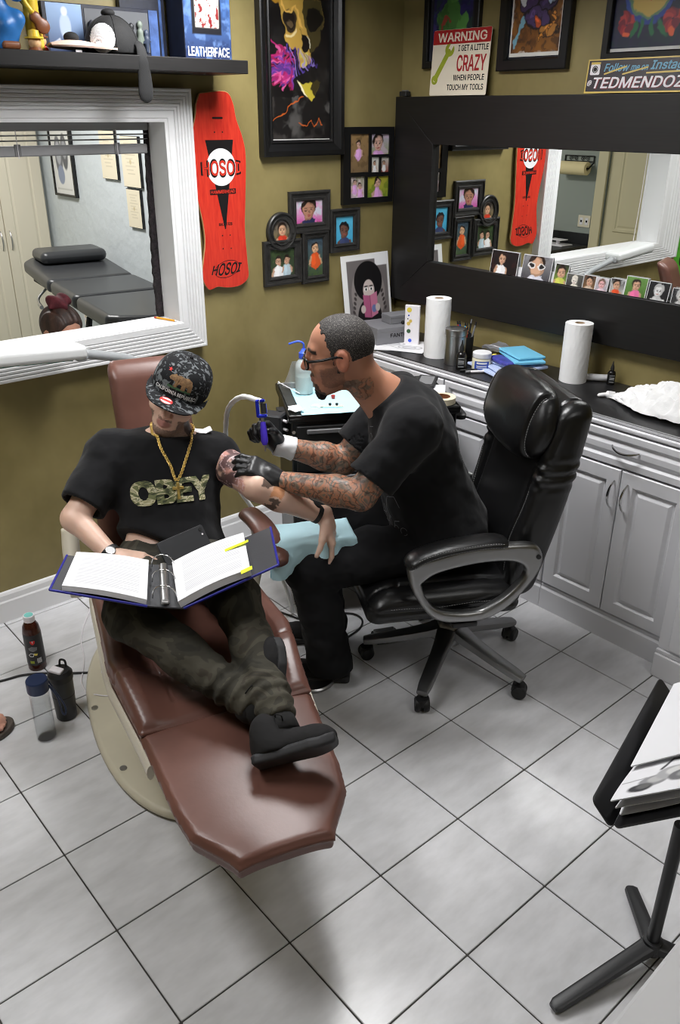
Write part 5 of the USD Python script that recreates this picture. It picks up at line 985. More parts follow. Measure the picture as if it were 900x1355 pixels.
cu, cv = np.clip(u, -0.14, 0.14), np.clip(v, -0.07, 0.07); hang = np.maximum(np.abs(u - cu), np.abs(v - cv)); su, sv = np.sign(u) * np.minimum(np.abs(u - cu), 0.012), np.sign(v) * np.minimum(np.abs(v - cv), 0.012)
fold = 0.018 * np.sin(u * 40 + 4 * nz) * np.clip(hang / 0.08, 0, 1)
P = bo + e1 * (cu + su)[..., None] + e2 * (cv + sv + np.sign(v) * fold * (np.abs(v) > 0.07))[..., None] + ZV * (0.648 + 0.012 * nz - np.maximum(hang - 0.006, 0))[..., None]
S('sheet', slab(P, 0.003), M['blue_pad'], t, smooth=60)

# ---------------------------------------------------------------- people
def skin_mat(name, tint=(1, 1, 1)):
    """vertex colour skin; where the 'tat' primvar is 1, inked skin"""
    N = {'c': ('attribute', {'attribute': 'Cd'}), 't': ('attribute', {'attribute': 'tat'}), 'tc': ('texture_coordinate', {}),
         'n1': ('noise_texture', {'scale': 22.0, 'detail': 3.0, 'distortion': 1.6}), 'r1': ('rgb_ramp', {'ramp': [(0.30, tuple(lin((70, 72, 66)))), (0.42, tuple(lin((116, 106, 92)))), (0.5, tuple(lin((150, 112, 92)))), (0.57, tuple(lin((178, 116, 84)))), (0.64, tuple(lin((104, 100, 88)))), (0.75, tuple(lin((84, 86, 78))))]}),
         'w': ('wave_texture', {'scale': 13.0, 'distortion': 14.0, 'detail': 2.0, 'detail_scale': 1.8}), 'r2': ('rgb_ramp', {'ramp': [(0.0, (0.32, 0.32, 0.32)), (0.1, (0.55, 0.55, 0.55)), (0.26, (1, 1, 1)), (1.0, (1, 1, 1))]}),
         'm1': ('mix_color', {'blend_type': 'multiply', 'fac': 1.0}), 'm2': ('mix_color', {'fac': 0.0}), 'p': ('principled_bsdf', {'roughness': 0.45, 'subsurface_weight': 0.12, 'subsurface_scale': 0.006, 'subsurface_radius': (1.0, 0.4, 0.25)}),
         'bn': ('noise_texture', {'scale': 260.0, 'detail': 2.0}), 'b': ('bump', {'strength': 0.08, 'distance': 0.001})}
    L_ = [('tc.object', 'n1.vector'), ('tc.object', 'w.vector'), ('n1.fac', 'r1.fac'), ('w.fac', 'r2.fac'), ('r1.color', 'm1.a'), ('r2.color', 'm1.b'), ('t.fac', 'm2.fac'), ('c.color', 'm2.a'), ('m1.result', 'm2.b'), ('m2.result', 'p.base_color'), ('tc.object', 'bn.vector'), ('bn.fac', 'b.height'), ('b.normal', 'p.normal')]
    return usdkit.material(stage, '/World/Looks/' + name, N, L_, surface='p.BSDF')
M['skin'] = skin_mat('skin')
def camo(name, stops, scale, stretch, dist):
    ramp = []
    for i, (x, c) in enumerate(stops): ramp += [(max(0, x - 0.035), tuple(lin(c))), (x + 0.035, tuple(lin(c)))]
    N = {'tc': ('texture_coordinate', {}), 'm': ('mapping', {'scale': stretch}), 'n': ('noise_texture', {'scale': scale, 'detail': 3.0, 'distortion': dist}), 'r': ('rgb_ramp', {'ramp': ramp}), 'p': ('principled_bsdf', {'roughness': 0.88, 'specular_ior_level': 0.15}), 'bn': ('noise_texture', {'scale': 34.0, 'detail': 4.0}), 'b': ('bump', {'strength': 0.35, 'distance': 0.005})}
    return usdkit.material(stage, '/World/Looks/' + name, N, [('tc.object', 'm.vector'), ('m.vector', 'n.vector'), ('n.fac', 'r.fac'), ('r.color', 'p.base_color'), ('tc.object', 'bn.vector'), ('bn.fac', 'b.height'), ('b.normal', 'p.normal')], surface='p.BSDF')
M['tee'] = mat('black_cotton', (22, 22, 24), rough=0.9, sheen=0.08, spec=0.2, bump=0.25, bscale=40, bdist=0.004); M['jeans'] = mat('black_denim', (27, 27, 29), rough=0.85, spec=0.2, bump=0.3, bscale=30, bdist=0.004)
M['camo_pants'] = camo('camo_cotton', [(0.36, (54, 53, 48)), (0.46, (64, 62, 55)), (0.54, (78, 75, 66)), (0.62, (68, 63, 55)), (0.68, (58, 58, 52))], 7, (1, 1, 1), 1.0); M['sock'] = mat('black_sock', (22, 22, 22), rough=0.95)
M['suede'] = mat('black_suede', (24, 23, 24), rough=0.9, bump=0.2, bscale=120); M['sole'] = mat('dark_rubber', (46, 46, 48), rough=0.7); M['glove'] = mat('black_nitrile', (24, 24, 26), rough=0.42, bump=0.35, bscale=55, bdist=0.002); M['wrap'] = mat('white_wrap', (236, 236, 238), rough=0.8, bump=0.3, bscale=50)
M['goldmetal'] = mat('gold_metal', (246, 214, 130), rough=0.28, metal=0.9); M['glasses'] = mat('black_acetate', (14, 14, 15), rough=0.25)
def clear(name, col=(1, 1, 1), edge=0.5):
    return usdkit.material(stage, '/World/Looks/' + name, {'t': ('transparent_bsdf', {'color': col}), 'g': ('glossy_bsdf', {'roughness': 0.03}), 'l': ('layer_weight', {'blend': 0.35}), 'q': ('math', {'math_type': 'power', 'value2': 2.5}), 'k': ('math', {'math_type': 'multiply_add', 'value2': edge, 'value3': 0.04}), 'm': ('mix_closure', {})}, [('l.facing', 'q.value1'), ('q.value', 'k.value1'), ('k.value', 'm.fac'), ('t.BSDF', 'm.closure1'), ('g.BSDF', 'm.closure2')], surface='m.closure')
M['lens'] = clear('lens')
def grp(f, c, R):
    c = np.asarray(c, float)
    def g(p):
        e = np.linalg.norm(p - c, axis=1) - R; d = e.copy(); d[e < 0.03] = np.minimum(9, 9); m = e < 0.03
        d[~m] = e[~m] + 0.03
        if m.any(): d[m] = f(p[m])
        return d
    return g
def basis(fwd, up):
    fwd, up = unit(fwd), np.asarray(up, float); x = unit(np.cross(fwd, up)); u = np.cross(x, fwd); return np.array([x, fwd, u])       # rows: right, forward, up
def head_sdf(c, B, slim=1.0, sc=1.0):
    c = np.asarray(c, float)
    def f(p):
        q = (p - c) @ B.T / sc; a = q.copy(); a[:, 0] = np.abs(a[:, 0])
        d = d_ell(q, (0, -0.014, 0.03), (0.076 * slim, 0.098, 0.088))
        d = smin(d, d_ell(q, (0, 0.03, -0.052), (0.055 * slim, 0.06, 0.062)), 0.045)
        d = smin(d, d_ell(q, (0, 0.062, -0.098), (0.026, 0.022, 0.02)), 0.03)
        d = smin(d, d_cone(a, (0.0, 0.074, 0.028), (0.036, 0.066, 0.028), 0.016, 0.014), 0.016)
        d = smin(d, d_ell(a, (0.045, 0.05, -0.02), (0.025, 0.028, 0.024)), 0.025)
        d = smax(d, -d_ell(a, (0.032, 0.092, 0.008), (0.019, 0.017, 0.013)), 0.012)
        d = smin(d, d_ell(a, (0.032, 0.071, 0.005), (0.0155, 0.0135, 0.0125)), 0.004)
        d = smin(d, d_cone(q, (0, 0.086, 0.016), (0, 0.108, -0.022), 0.009, 0.0125), 0.012)
        d = smin(d, d_ell(a, (0.013, 0.095, -0.026), (0.010, 0.011, 0.008)), 0.006)
        d = smin(d, d_cone(a, (0.0, 0.0905, -0.054), (0.02, 0.083, -0.056), 0.0065, 0.004), 0.006)
        d = smin(d, d_cone(a, (0.0, 0.0885, -0.067), (0.018, 0.082, -0.064), 0.0075, 0.005), 0.006)
        d = smax(d, -d_cone(a, (0.0, 0.098, -0.0605), (0.022, 0.09, -0.0595), 0.0022, 0.0015), 0.003)
        e = d_ell(a, (0.079 * slim, -0.012, -0.004), (0.010, 0.020, 0.033)); e = smax(e, -d_ell(a, (0.090 * slim, -0.008, 0.0), (0.008, 0.011, 0.02)), 0.004)
        return smin(d, e, 0.008) * sc
    return f
def hand_rig(W, X, N, T, curl=(0.25, 0.3, 0.2), spread=0.04, thumb=(0.9, 0.5), k=1.0, curls=None, dr=0.0):
    """wrist W, finger direction X, palm normal N (fingers bend towards it), thumb side T; returns (function, finger tips)"""
    W = np.array(W, float); X = unit(X); N = unit(np.array(N, float) - X * (np.array(N, float) @ X)); T = unit(np.array(T, float) - X * (np.array(T, float) @ X) - N * (np.array(T, float) @ N))
    segs, tips = [], []
    for i, (o, ln) in enumerate(zip((0.029, 0.0095, -0.0105, -0.029), (0.96, 1.06, 1.0, 0.82))):
        b = W + (X * (0.092 - 0.004 * abs(i - 1)) + T * o) * k; d = unit(X + T * spread * (1.5 - i)); cu = curls[i] if curls else curl; ang = 0; pts = [b - d * 0.03 * k, b]; rad = [0.0105, 0.0098]
        for L_, c_, r_ in zip((0.043, 0.027, 0.021), cu, (0.0088, 0.0080, 0.0068)):
            ang += c_; v = d * math.cos(ang) + N * math.sin(ang); pts.append(pts[-1] + v * L_ * ln * k); rad.append(r_)
        segs.append((pts, [r * k + dr for r in rad])); tips.append(pts[-1])
    b = W + (X * 0.022 + T * 0.026 + N * 0.006) * k; v1 = unit(T * math.sin(thumb[0]) + X * math.cos(thumb[0]) + N * 0.35); v2 = unit(v1 * math.cos(thumb[1]) + (X * 0.6 + N * 0.8) * math.sin(thumb[1])); p1 = b + v1 * 0.045 * k; p2 = p1 + v2 * 0.032 * k; p3 = p2 + unit(v2 + 0.2 * N) * 0.026 * k
    th = ([b, p1, p2, p3], [0.0135 * k + dr, 0.011 * k + dr, 0.0095 * k + dr, 0.0078 * k + dr]); tips.append(p3); R = np.array([X, T, N])
    def f(p):
        d = d_box(p, W + X * 0.048 * k, np.array([0.05, 0.041, 0.0145]) * k + dr, 0.0135 * k, R)
        d = smin(d, d_cone(p, W - X * 0.02 * k, W + X * 0.03 * k, 0.026 * k + dr, 0.024 * k + dr), 0.02)
        d = smin(d, d_cone(p, th[0][0], th[0][1], 0.017 * k + dr, 0.0125 * k + dr), 0.012)
        h = d_chain(p, *th, 0.004); d = smin(d, h, 0.008)
        fd = None
        for pts, rad in segs:
            e = d_chain(p, pts, rad, 0.003); fd = e if fd is None else np.minimum(fd, e)
        return smin(d, fd, 0.006)
    return grp(f, W + X * 0.07 * k, 0.17 * k), tips
def cd_for(v, base, fn):
    c = np.ones((len(v), 3)) * lin(base); return fn(v, c)
def blend(c, m, col): m = np.clip(m, 0, 1)[:, None]; return c * (1 - m) + lin(col) * m
def face_paint(q, c, lip=(150, 86, 80), brow=(40, 28, 24), iris=(40, 26, 20), closed=False):
    a = np.abs(q[:, 0]); fr = q[:, 1] > 0.05
    c = blend(c, fr * np.clip(1.4 - np.hypot(a / 0.021, (q[:, 2] + 0.0605) / 0.0125), 0, 1) * 2.5, lip)
    c = blend(c, fr * np.clip(1.3 - np.abs(np.hypot(0, (q[:, 2] - 0.027 - 0.006 * np.sin(a * 60))) / 0.0055), 0, 1) * (np.abs(a - 0.034) < 0.02) * 2, brow)
    if closed: c = blend(c, fr * (np.abs(q[:, 2] + 0.001) < 0.003) * (np.abs(a - 0.032) < 0.014), (50, 34, 30))
    else: c = blend(c, fr * (np.hypot((a - 0.032) / 0.012, (q[:, 2] - 0.004) / 0.006) < 1), (220, 214, 206)); c = blend(c, fr * (np.hypot((a - 0.032) / 0.006, (q[:, 2] - 0.004) / 0.006) < 1), iris)
    return c
def project_on(f, g, o, ex, ey, en, lift=0.0015, start=0.12, sub=0.012):
    """lays flat lettering (x, y, thickness z) on the zero surface of f, seen along -en"""
    g = tmesh(g); v, fc = trimesh.remesh.subdivide_to_size(g.vertices, g.faces, sub); v = np.array(v); P = np.array(o) + v[:, :1] * ex + v[:, 1:2] * ey + en * start
    tr = np.zeros(len(P))
    for _ in range(60):
        st_ = np.clip(f(P) * 0.7, -0.02, 0.03); st_ = np.where(tr + st_ > start + 0.16, 0, st_); tr += st_; P = P - en * st_[:, None]
    ok = np.abs(f(P)) < 0.006; m = trimesh.Trimesh(P + en * (lift + v[:, 2:3]), fc[ok[fc].all(1)], process=False); m.remove_unreferenced_vertices(); return m
def put_skin(name, mesh, cd, tat, parent):
    pr = S(name, mesh, M['skin'], parent, smooth=True, cd=cd)
    UsdGeom.PrimvarsAPI(pr).CreatePrimvar('tat', Sdf.ValueTypeNames.Color3fArray, 'vertex').Set(Vt.Vec3fArray.FromNumpy(np.repeat(np.clip(tat, 0, 1)[:, None], 3, 1).astype(np.float32)))
    return pr
def folds(p, sc, amp, seed=0, st=(1, 1, 1)): return amp * (meshkit.fbm(p * sc * np.array(st), 2, seed) - 0.5)
def seg_t(p, a, b): ab = np.array(b) - a; return ((p - a) @ ab) / (ab @ ab)

# ----- the client in the tattoo chair
J = dict(hip=TC(0.10, 0.0, 0.605), waist=TC(0.165, 0.028, 0.735), chest=TC(0.235, 0.045, 0.865), nb=TC(0.288, 0.085, 0.985), Rs=TC(0.285, -0.125, 0.935), Ls=TC(0.25, 0.21, 0.905),
         Re=TC(0.155, -0.282, 0.79), Rw=TC(0.0, -0.192, 0.705), Le=TC(0.03, 0.295, 0.855), Lw=TC(-0.005, 0.515, 0.722),
         Rh=TC(0.08, -0.09, 0.605), Rk=TC(-0.30, -0.20, 0.675), Ra=TC(-0.67, 0.045, 0.54), Lh=TC(0.08, 0.09, 0.605), Lk=TC(-0.33, 0.10, 0.68), La=TC(-0.765, 0.088, 0.548))
HCc = TC(0.238, 0.097, 1.128); HF = unit(-TA * 0.87 - TR * 0.47 - ZV * 0.10); HB = basis(HF, 0.36 * TR + ZV * 0.92 - TA * 0.235)
SHX = unit(J['Ls'] - J['Rs']); SPU = unit(J['nb'] - J['hip']); TFW = unit(np.cross(SPU, SHX)) if np.cross(SPU, SHX) @ (-TA) > 0 else -unit(np.cross(SPU, SHX)); TB = np.array([SHX, TFW, SPU])
def torso_c(p, o=0.0):
    d = d_ell(p, J['hip'], np.array([0.165, 0.12, 0.115]) + o, TB); d = smin(d, d_ell(p, J['waist'], np.array([0.148, 0.105, 0.14]) + o, TB), 0.06)
    d = smin(d, d_ell(p, J['chest'], np.array([0.162, 0.112, 0.15]) + o, TB), 0.06); d = smin(d, d_cone(p, J['Rs'], J['Ls'], 0.058 + o, 0.06 + o), 0.05)
    return smin(d, d_cone(p, (J['Rs'] + J['Ls']) / 2, J['nb'], 0.075 + o, 0.058 + o), 0.05)
lh_f, lh_tips = hand_rig(J['Lw'] + unit(J['Lw'] - J['Le']) * 0.02, -ZV * 0.92 - TA * 0.25 + TR * 0.16, -TA * -0.5 - TR * 0.85, -TA * 0.9 - TR * 0.3, curls=[(0.25, 0.4, 0.25), (0.1, 0.3, 0.2), (0.1, 0.25, 0.2), (0.2, 0.3, 0.2)], spread=0.035, thumb=(0.6, 0.2), k=1.03)
rh_f, _ = hand_rig(J['Rw'], -TA * 0.5 + TR * 0.85 - ZV * 0.1, -ZV * 0.9 + TA * 0.2, -TA, curl=(0.3, 0.35, 0.25))
hd_c = head_sdf(HCc, HB, 0.97)
def body_c(p):
    d = torso_c(p); d = smin(d, d_cone(p, J['nb'] - 0.02 * SPU, HCc - HB[2] * 0.05 - HB[1] * 0.02, 0.056, 0.052), 0.03); d = smin(d, grp(hd_c, HCc, 0.17)(p), 0.025)
    d = smin(d, d_chain(p, [J['Rs'], J['Re'], J['Rw']], [0.055, 0.042, 0.027], 0.02), 0.03); d = smin(d, rh_f(p), 0.012)
    d = smin(d, d_chain(p, [J['Ls'], J['Le'] * 0.5 + J['Ls'] * 0.5, J['Le'], J['Le'] * 0.65 + J['Lw'] * 0.35, J['Lw']], [0.06, 0.055, 0.046, 0.047, 0.029], 0.02), 0.03); d = smin(d, lh_f(p), 0.012)
    for s in 'RL': d = smin(d, d_chain(p, [J[s + 'h'], J[s + 'k'], J[s + 'a']], [0.07, 0.048, 0.033], 0.03), 0.03)
    return d
lo = np.array([-0.25, 0.0, 0.38]); hi = np.array([0.95, 1.55, 1.28])
bm = nets(body_c, lo, hi, 0.0042)
v = np.array(bm.vertices); q = (v - HCc) @ HB.T; near = np.linalg.norm(q, axis=1) < 0.17
def paint_client(v, c):
    c *= (0.93 + 0.14 * meshkit.fbm(v * 30, 3, 2))[:, None]
    c2 = face_paint(q, c, lip=(178, 124, 114), brow=(44, 32, 28), closed=True); c = np.where(near[:, None], c2, c)
    st = meshkit.fbm(v * 300, 2, 5); a = np.abs(q[:, 0])
    jaw = near & (q[:, 1] > -0.01) & (q[:, 2] < -0.035 - 0.0 * a) & ((q[:, 2] < -0.082) | (a > 0.042) | (q[:, 2] > -0.050) & (q[:, 2] < -0.041) & (a < 0.024)) & (q[:, 2] > -0.125)
    lipz = np.hypot(a / 0.022, (q[:, 2] + 0.0605) / 0.0125) < 1
    c = blend(c, (jaw & ~lipz) * (0.45 + 0.4 * st), (52, 38, 32)); side = near & (a > 0.055) & (q[:, 1] > -0.015) & (q[:, 1] < 0.02) & (q[:, 2] < 0.05); c = blend(c, side * 0.8, (44, 34, 30))
    c = blend(c, near * np.exp(-((q[:, 0] / 0.02) ** 2 + ((q[:, 1] - 0.105) / 0.03) ** 2 + ((q[:, 2] + 0.02) / 0.02) ** 2)) * 0.35, (206, 120, 100))
    tl = seg_t(v, J['Ls'], J['Le']); dist = np.linalg.norm(v - (J['Ls'] + np.clip(tl, 0, 1)[:, None] * (J['Le'] - J['Ls'])), axis=1)
    up = (dist < 0.075) & (tl > 0.1) & (tl < 1.0); n1 = meshkit.fbm(v * 26, 3, 9); n2 = meshkit.fbm(v * 50, 3, 19)
    c = blend(c, up * np.clip((n1 - 0.36) * 5, 0, 0.6), (186, 112, 110)); n2 = meshkit.fbm(v * 34, 3, 19); c = blend(c, up * (tl > 0.1) * np.clip((0.9 - tl) * 6, 0, 1) * np.clip((n2 - 0.40) * 7, 0, 0.88), (64, 48, 54)); c = blend(c, (up & (np.abs(n1 - 0.5) < 0.018)) * 0.8, (226, 196, 196))
    fa = seg_t(v, J['Le'], J['Lw']); near_fa = (np.linalg.norm(v - (J['Le'] + np.clip(fa, 0, 1)[:, None] * (J['Lw'] - J['Le'])), axis=1) < 0.07) & (fa > 0.0) & (fa < 0.32)
    c = blend(c, (near_fa & (n1 > 0.53)) * 0.85, (50, 44, 42)); c = blend(c, (near_fa & (fa > 0.16) & (n1 < 0.44)) * 0.7, (196, 120, 50))
    kn = np.zeros(len(v))
    for tp in lh_tips[:4]: kn = np.maximum(kn, np.exp(-(np.linalg.norm(v - tp, axis=1) / 0.016) ** 2))
    return blend(c, kn * 0.4, (222, 130, 110))
cl_t = thing('person', 'person in camouflage cap and black tee reclining in the tattoo chair with a binder', 'person', TC(0.1, 0, 0.5))
cdc = cd_for(v, (222, 184, 164), paint_client)
put_skin('body', bm, cdc, np.zeros(len(v)), cl_t)
def onto(P, f, lift):
    P = np.array(P)
    for _ in range(25):
        d = f(P); g = np.stack([f(P + e) - d for e in np.eye(3) * 0.002], 1) / 0.002; g /= np.maximum(np.linalg.norm(g, axis=1, keepdims=True), 1e-6); P = P - g * ((d - lift) * 0.6)[:, None]
    return P
# shirt
def sleeve_hole(p, a, b, t0, t1, r0, r1): 
    a, b = np.array(a), np.array(b); return d_cone(p, a + (b - a) * t0, a + (b - a) * t1, r0, r1)
tRe = J['Rs'] + (J['Re'] - J['Rs']) * 0.78
def shirt_c(p):
    fo = folds(p, 9, 0.022, 3, (1.4, 1.4, 0.7)) + folds(p, 24, 0.008, 6)
    d = torso_c(p, 0.02)
    d = smin(d, d_cone(p, J['Rs'], tRe, 0.08, 0.078), 0.05)
    d = smin(d, d_cone(p, J['Ls'] - SHX * 0.01, J['Ls'] + (J['Le'] - J['Ls']) * 0.13, 0.078, 0.07), 0.04)
    d = smin(d, d_ell(p, J['hip'] + SPU * 0.02, (0.188, 0.15, 0.15), TB), 0.05) + fo
    d = smax(d, (p - (J['nb'] + SPU * 0.012 - TFW * 0.0)) @ unit(SPU + TFW * 0.42), 0.008)
    ax_ = unit(J['Re'] - J['Rs']); d = smax(d, (p - tRe) @ ax_ - 0.008, 0.006); d = np.where(((p - tRe) @ ax_ > -0.06) & (np.linalg.norm(p - tRe, axis=1) < 0.13), np.maximum(d, -sleeve_hole(p, J['Rs'], J['Re'], 0.6, 1.2, 0.062, 0.066)), d)
    return smax(d, (J['hip'] - SPU * 0.13 - p) @ SPU, 0.02)
sh = nets(shirt_c, (-0.15, 0.5, 0.45), (0.85, 1.5, 1.1), 0.0065)
shp = S('tshirt', sh, M['tee'], cl_t, smooth=True, label='black short-sleeved tee with camouflage block lettering')
M['letter_camo'] = camo('letter_camo', [(0.38, (74, 78, 60)), (0.46, (112, 116, 82)), (0.53, (166, 160, 120)), (0.6, (214, 208, 180)), (0.66, (96, 100, 74))], 13, (0.8, 0.8, 2.2), 2.5)
ob = TC(0.12, 0.03, 0.85); EXl = unit(TR * 0.99 - ZV * 0.05); ENl = unit(-TA * 0.9 + ZV * 0.35); ENl = unit(ENl - EXl * (ENl @ EXl)); EYl = np.cross(ENl, EXl)
S('lettering', project_on(shirt_c, cat([text_c('OBEY', 0.070, 0.0012 + 0.0002 * k, True, 0.25).apply_translation((dx, dy, 0)) for k, (dx, dy) in enumerate(((0, 0), (-0.005, 0.003), (0.005, -0.003), (-0.005, -0.003), (0.005, 0.003)))]), ob + ENl * 0.05, EXl, EYl, ENl, 0.002), M['letter_camo'], shp, label='camouflage block letters across the chest')
tk = np.array([[J['Ls'] - SHX * (0.075 - 0.022 * i) + SPU * 0.10 + TFW * (0.055 - 0.03 * j) for j in range(4)] for i in range(4)]); tk = onto(tk.reshape(-1, 3), shirt_c, 0.004).reshape(4, 4, 3); tk[3] += SPU * 0.012; tk[0, 0] += (tk[1, 1] - tk[0, 0]) * 0.5
S('paper_tuck', slab(tk, 0.002), M['paper'], shp, label='white paper tucked into the rolled sleeve')
# trousers with gathered ankles
def pants_c(p):
    d = d_ell(p, J['hip'], (0.178, 0.132, 0.12), TB)
    fo = folds(p, 13, 0.022, 8, (1, 1, 1)) + folds(p, 34, 0.008, 4); d = d + fo
    for s in 'RL':
        k, a = J[s + 'k'], J[s + 'a']; t_ = seg_t(p, k, a); e = d_chain(p, [J[s + 'h'], k, k + (a - k) * 0.45, a], [0.09, 0.07, 0.061, 0.048], 0.03) + fo + 0.005 * np.sin(t_ * 75) * np.exp(-((t_ - 0.82) / 0.12) ** 2)
        d = smin(d, smax(e, (t_ - 1.0) * np.linalg.norm(a - k), 0.008), 0.03)
    return smax(d, (p - J['hip'] - SPU * 0.11) @ SPU, 0.02)
S('trousers', nets(pants_c, (-0.3, 0.05, 0.4), (0.65, 1.25, 0.82), 0.0062), M['camo_pants'], cl_t, smooth=True, label='olive camouflage trousers gathered at the ankles')
def shoe_sdf(heel, toe, up, w=0.045, ank=None, h=0.07):
    X = unit(np.array(toe) - heel); Z = unit(np.array(up) - X * (np.array(up) @ X)); Y = np.cross(Z, X); L_ = np.linalg.norm(np.array(toe) - heel); R = np.array([X, Y, Z])
    def sole(p):
        q = (p - heel) @ R.T; x = q[:, 0] / L_; ww = np.interp(x, [-0.02, 0.05, 0.3, 0.7, 0.9, 1.02], [0.6, 0.8, 0.78, 1.08, 0.85, 0.45]) * w; rock = 0.02 * np.clip(x - 0.75, 0, 1) ** 2 * 8
        e = np.maximum(np.abs(q[:, 1]) - ww, np.maximum(-q[:, 0], q[:, 0] - L_)); z_ = np.abs(q[:, 2] - 0.013 - rock) - 0.014; r = 0.008
        return (np.sqrt(np.maximum(e + r, 0) ** 2 + np.maximum(z_ + r, 0) ** 2) + np.minimum(np.maximum(e + r, z_ + r), 0) - r) * 0.8
    def upper(p):
        q = (p - heel) @ R.T; c = lambda x, z, r: (x * L_, 0, z)
        d = d_ell(q, (0.68 * L_, 0, 0.032), (0.33 * L_, w * 0.93, 0.04)); d = smin(d, d_ell(q, (0.25 * L_, 0, 0.045), (0.25 * L_, w * 0.82, 0.055)), 0.04); d = smin(d, d_cone(q, (0.24 * L_, 0, 0.04), (0.2 * L_, 0, h + 0.02), w * 0.85, w * 0.82), 0.03)
        d = smax(d, 0.02 - q[:, 2], 0.004); return d + 0.0025 * (meshkit.noise(p * 60) - 0.5)
    return sole, upper, R, L_
def shoe(parent, heel, toe, up, w=0.045, h=0.07, label=None):
    heel, toe = np.array(heel), np.array(toe); sole, upper, R, L_ = shoe_sdf(heel, toe, up, w, h=h); mn, mx = np.minimum(heel, toe) - 0.13, np.maximum(heel, toe) + 0.13
    s = S('shoe', nets(upper, mn, mx, 0.005), M['suede'], parent, smooth=True, label=label); S('sole', nets(sole, mn, mx, 0.0045), M['sole'], s, smooth=50)
    lace = []
    for k in range(5):
        x = (0.42 + 0.07 * k) * L_; z = 0.075 - 0.0028 * k ** 1.5 + (0.012 if k < 1 else 0); pts = [(x, -w * 0.5, z - 0.02), (x + 0.005, 0, z + 0.003), (x + 0.002, w * 0.5, z - 0.02)]; lace.append(tube(spline([heel + np.array(q_) @ R for q_ in pts], 5), 0.002, 6))
    for sg_ in (-1, 1):
        pts = [(0.4 * L_, 0.0, 0.088), (0.36 * L_, sg_ * 0.03, 0.11), (0.45 * L_, sg_ * 0.05, 0.1), (0.43 * L_, sg_ * 0.015, 0.09)]; lace.append(tube(spline([heel + np.array(q_) @ R for q_ in pts], 5), 0.002, 6))
    S('laces', cat(lace), M['suede'], s); return s
shoe(cl_t, TC(-0.835, -0.005, 0.480), TC(-0.905, 0.195, 0.54), TA * 0.78 + ZV * 0.52 + TR * 0.1, 0.05, label='black suede shoe with its sole towards the camera')
shoe(cl_t, TC(-0.70, 0.105, 0.47), TC(-0.565, 0.17, 0.66), TA * 0.1 - TR * 0.9 + ZV * 0.3, 0.046, label='black suede shoe crossed behind the other foot')
for s in 'RL': S('sock', tube([J[s + 'a'] - unit(J[s + 'a'] - J[s + 'k']) * 0.0, J[s + 'a'] + unit(J[s + 'a'] - J[s + 'k']) * 0.045], [0.041, 0.044], 14), M['sock'], cl_t, smooth=True)
# cap: crown, flat brim, button, graphics
M['cap_cloth'] = None
N = {'tc': ('texture_coordinate', {}), 'v': ('voronoi_texture', {'scale': 42.0, 'randomness': 1.0}), 'n': ('noise_texture', {'scale': 48.0, 'detail': 2.0, 'distortion': 1.2}), 'r': ('rgb_ramp', {'ramp': [(0.5, tuple(lin((26, 27, 29)))), (0.55, tuple(lin((38, 40, 42)))), (0.58, tuple(lin((92, 95, 98)))), (0.7, tuple(lin((116, 120, 122))))]}), 'p': ('principled_bsdf', {'roughness': 0.85, 'specular_ior_level': 0.2})}
M['cap_cloth'] = usdkit.material(stage, '/World/Looks/cap_cloth', N, [('tc.object', 'n.vector'), ('n.fac', 'r.fac'), ('r.color', 'p.base_color')], surface='p.BSDF')
CAPO = HCc + HB[2] * 0.042 + HB[1] * -0.012
def cap_f(p):
    q = (p - CAPO) @ HB.T; x, y, z = q[:, 0] / 0.094, q[:, 1] / 0.112, np.maximum(q[:, 2], -0.001) / 0.105; r = (np.abs(x) ** 2.3 + np.abs(y) ** 2.3 + np.abs(z) ** 3.0) ** (1 / 2.4)
    d = (r - 1) * 0.09; ang = np.arctan2(q[:, 0], q[:, 1]); d = d + 0.0016 * np.exp(-(np.abs(np.sin(3 * ang)) / 0.05) ** 2)
    return smax(d, -0.004 - q[:, 2], 0.003)
hat = thing('cap', 'grey camouflage flat-brim cap with brown bear badge on the client', 'cap', CAPO)
S('crown', nets(cap_f, CAPO - 0.16, CAPO + 0.16, 0.004), M['cap_cloth'], hat, smooth=True)
u, w_ = np.meshgrid(np.linspace(-1, 1, 25), np.linspace(0, 1, 12), indexing='ij')
wy = 0.098 * np.sign(u) * np.abs(u) ** 0.9; yb = 0.112 * np.sqrt(np.clip(1 - (wy / 0.0985) ** 2, 0, 1)) - 0.012
yo = 0.112 * np.sqrt(np.clip(1 - (wy / 0.11) ** 2, 0, 1)) * 1 + 0.082 * np.clip(1 - np.abs(u) ** 3.6, 0, 1) ** 0.7
P = CAPO + wy[..., None] * HB[0] + (yb + (yo - yb) * w_)[..., None] * HB[1] + (0.002 - 0.012 * (wy / 0.1) ** 2 - 0.004 * w_)[..., None] * HB[2]
brim = S('brim', slab(P, -0.004), M['cap_cloth'], hat, smooth=50)
S('button', xf(trimesh.creation.icosphere(2, 0.007), CAPO + HB[2] * 0.105), M['cap_cloth'], hat, smooth=True)
M['bear'] = mat('bear_brown', (150, 116, 78), rough=0.8, color2=(100, 74, 50), vscale=90); M['grass_green'] = mat('thread_green', (58, 92, 60), rough=0.8); M['thread_red'] = mat('thread_red', (206, 40, 36), rough=0.7); M['thread_white'] = mat('thread_white', (226, 226, 226), rough=0.7)
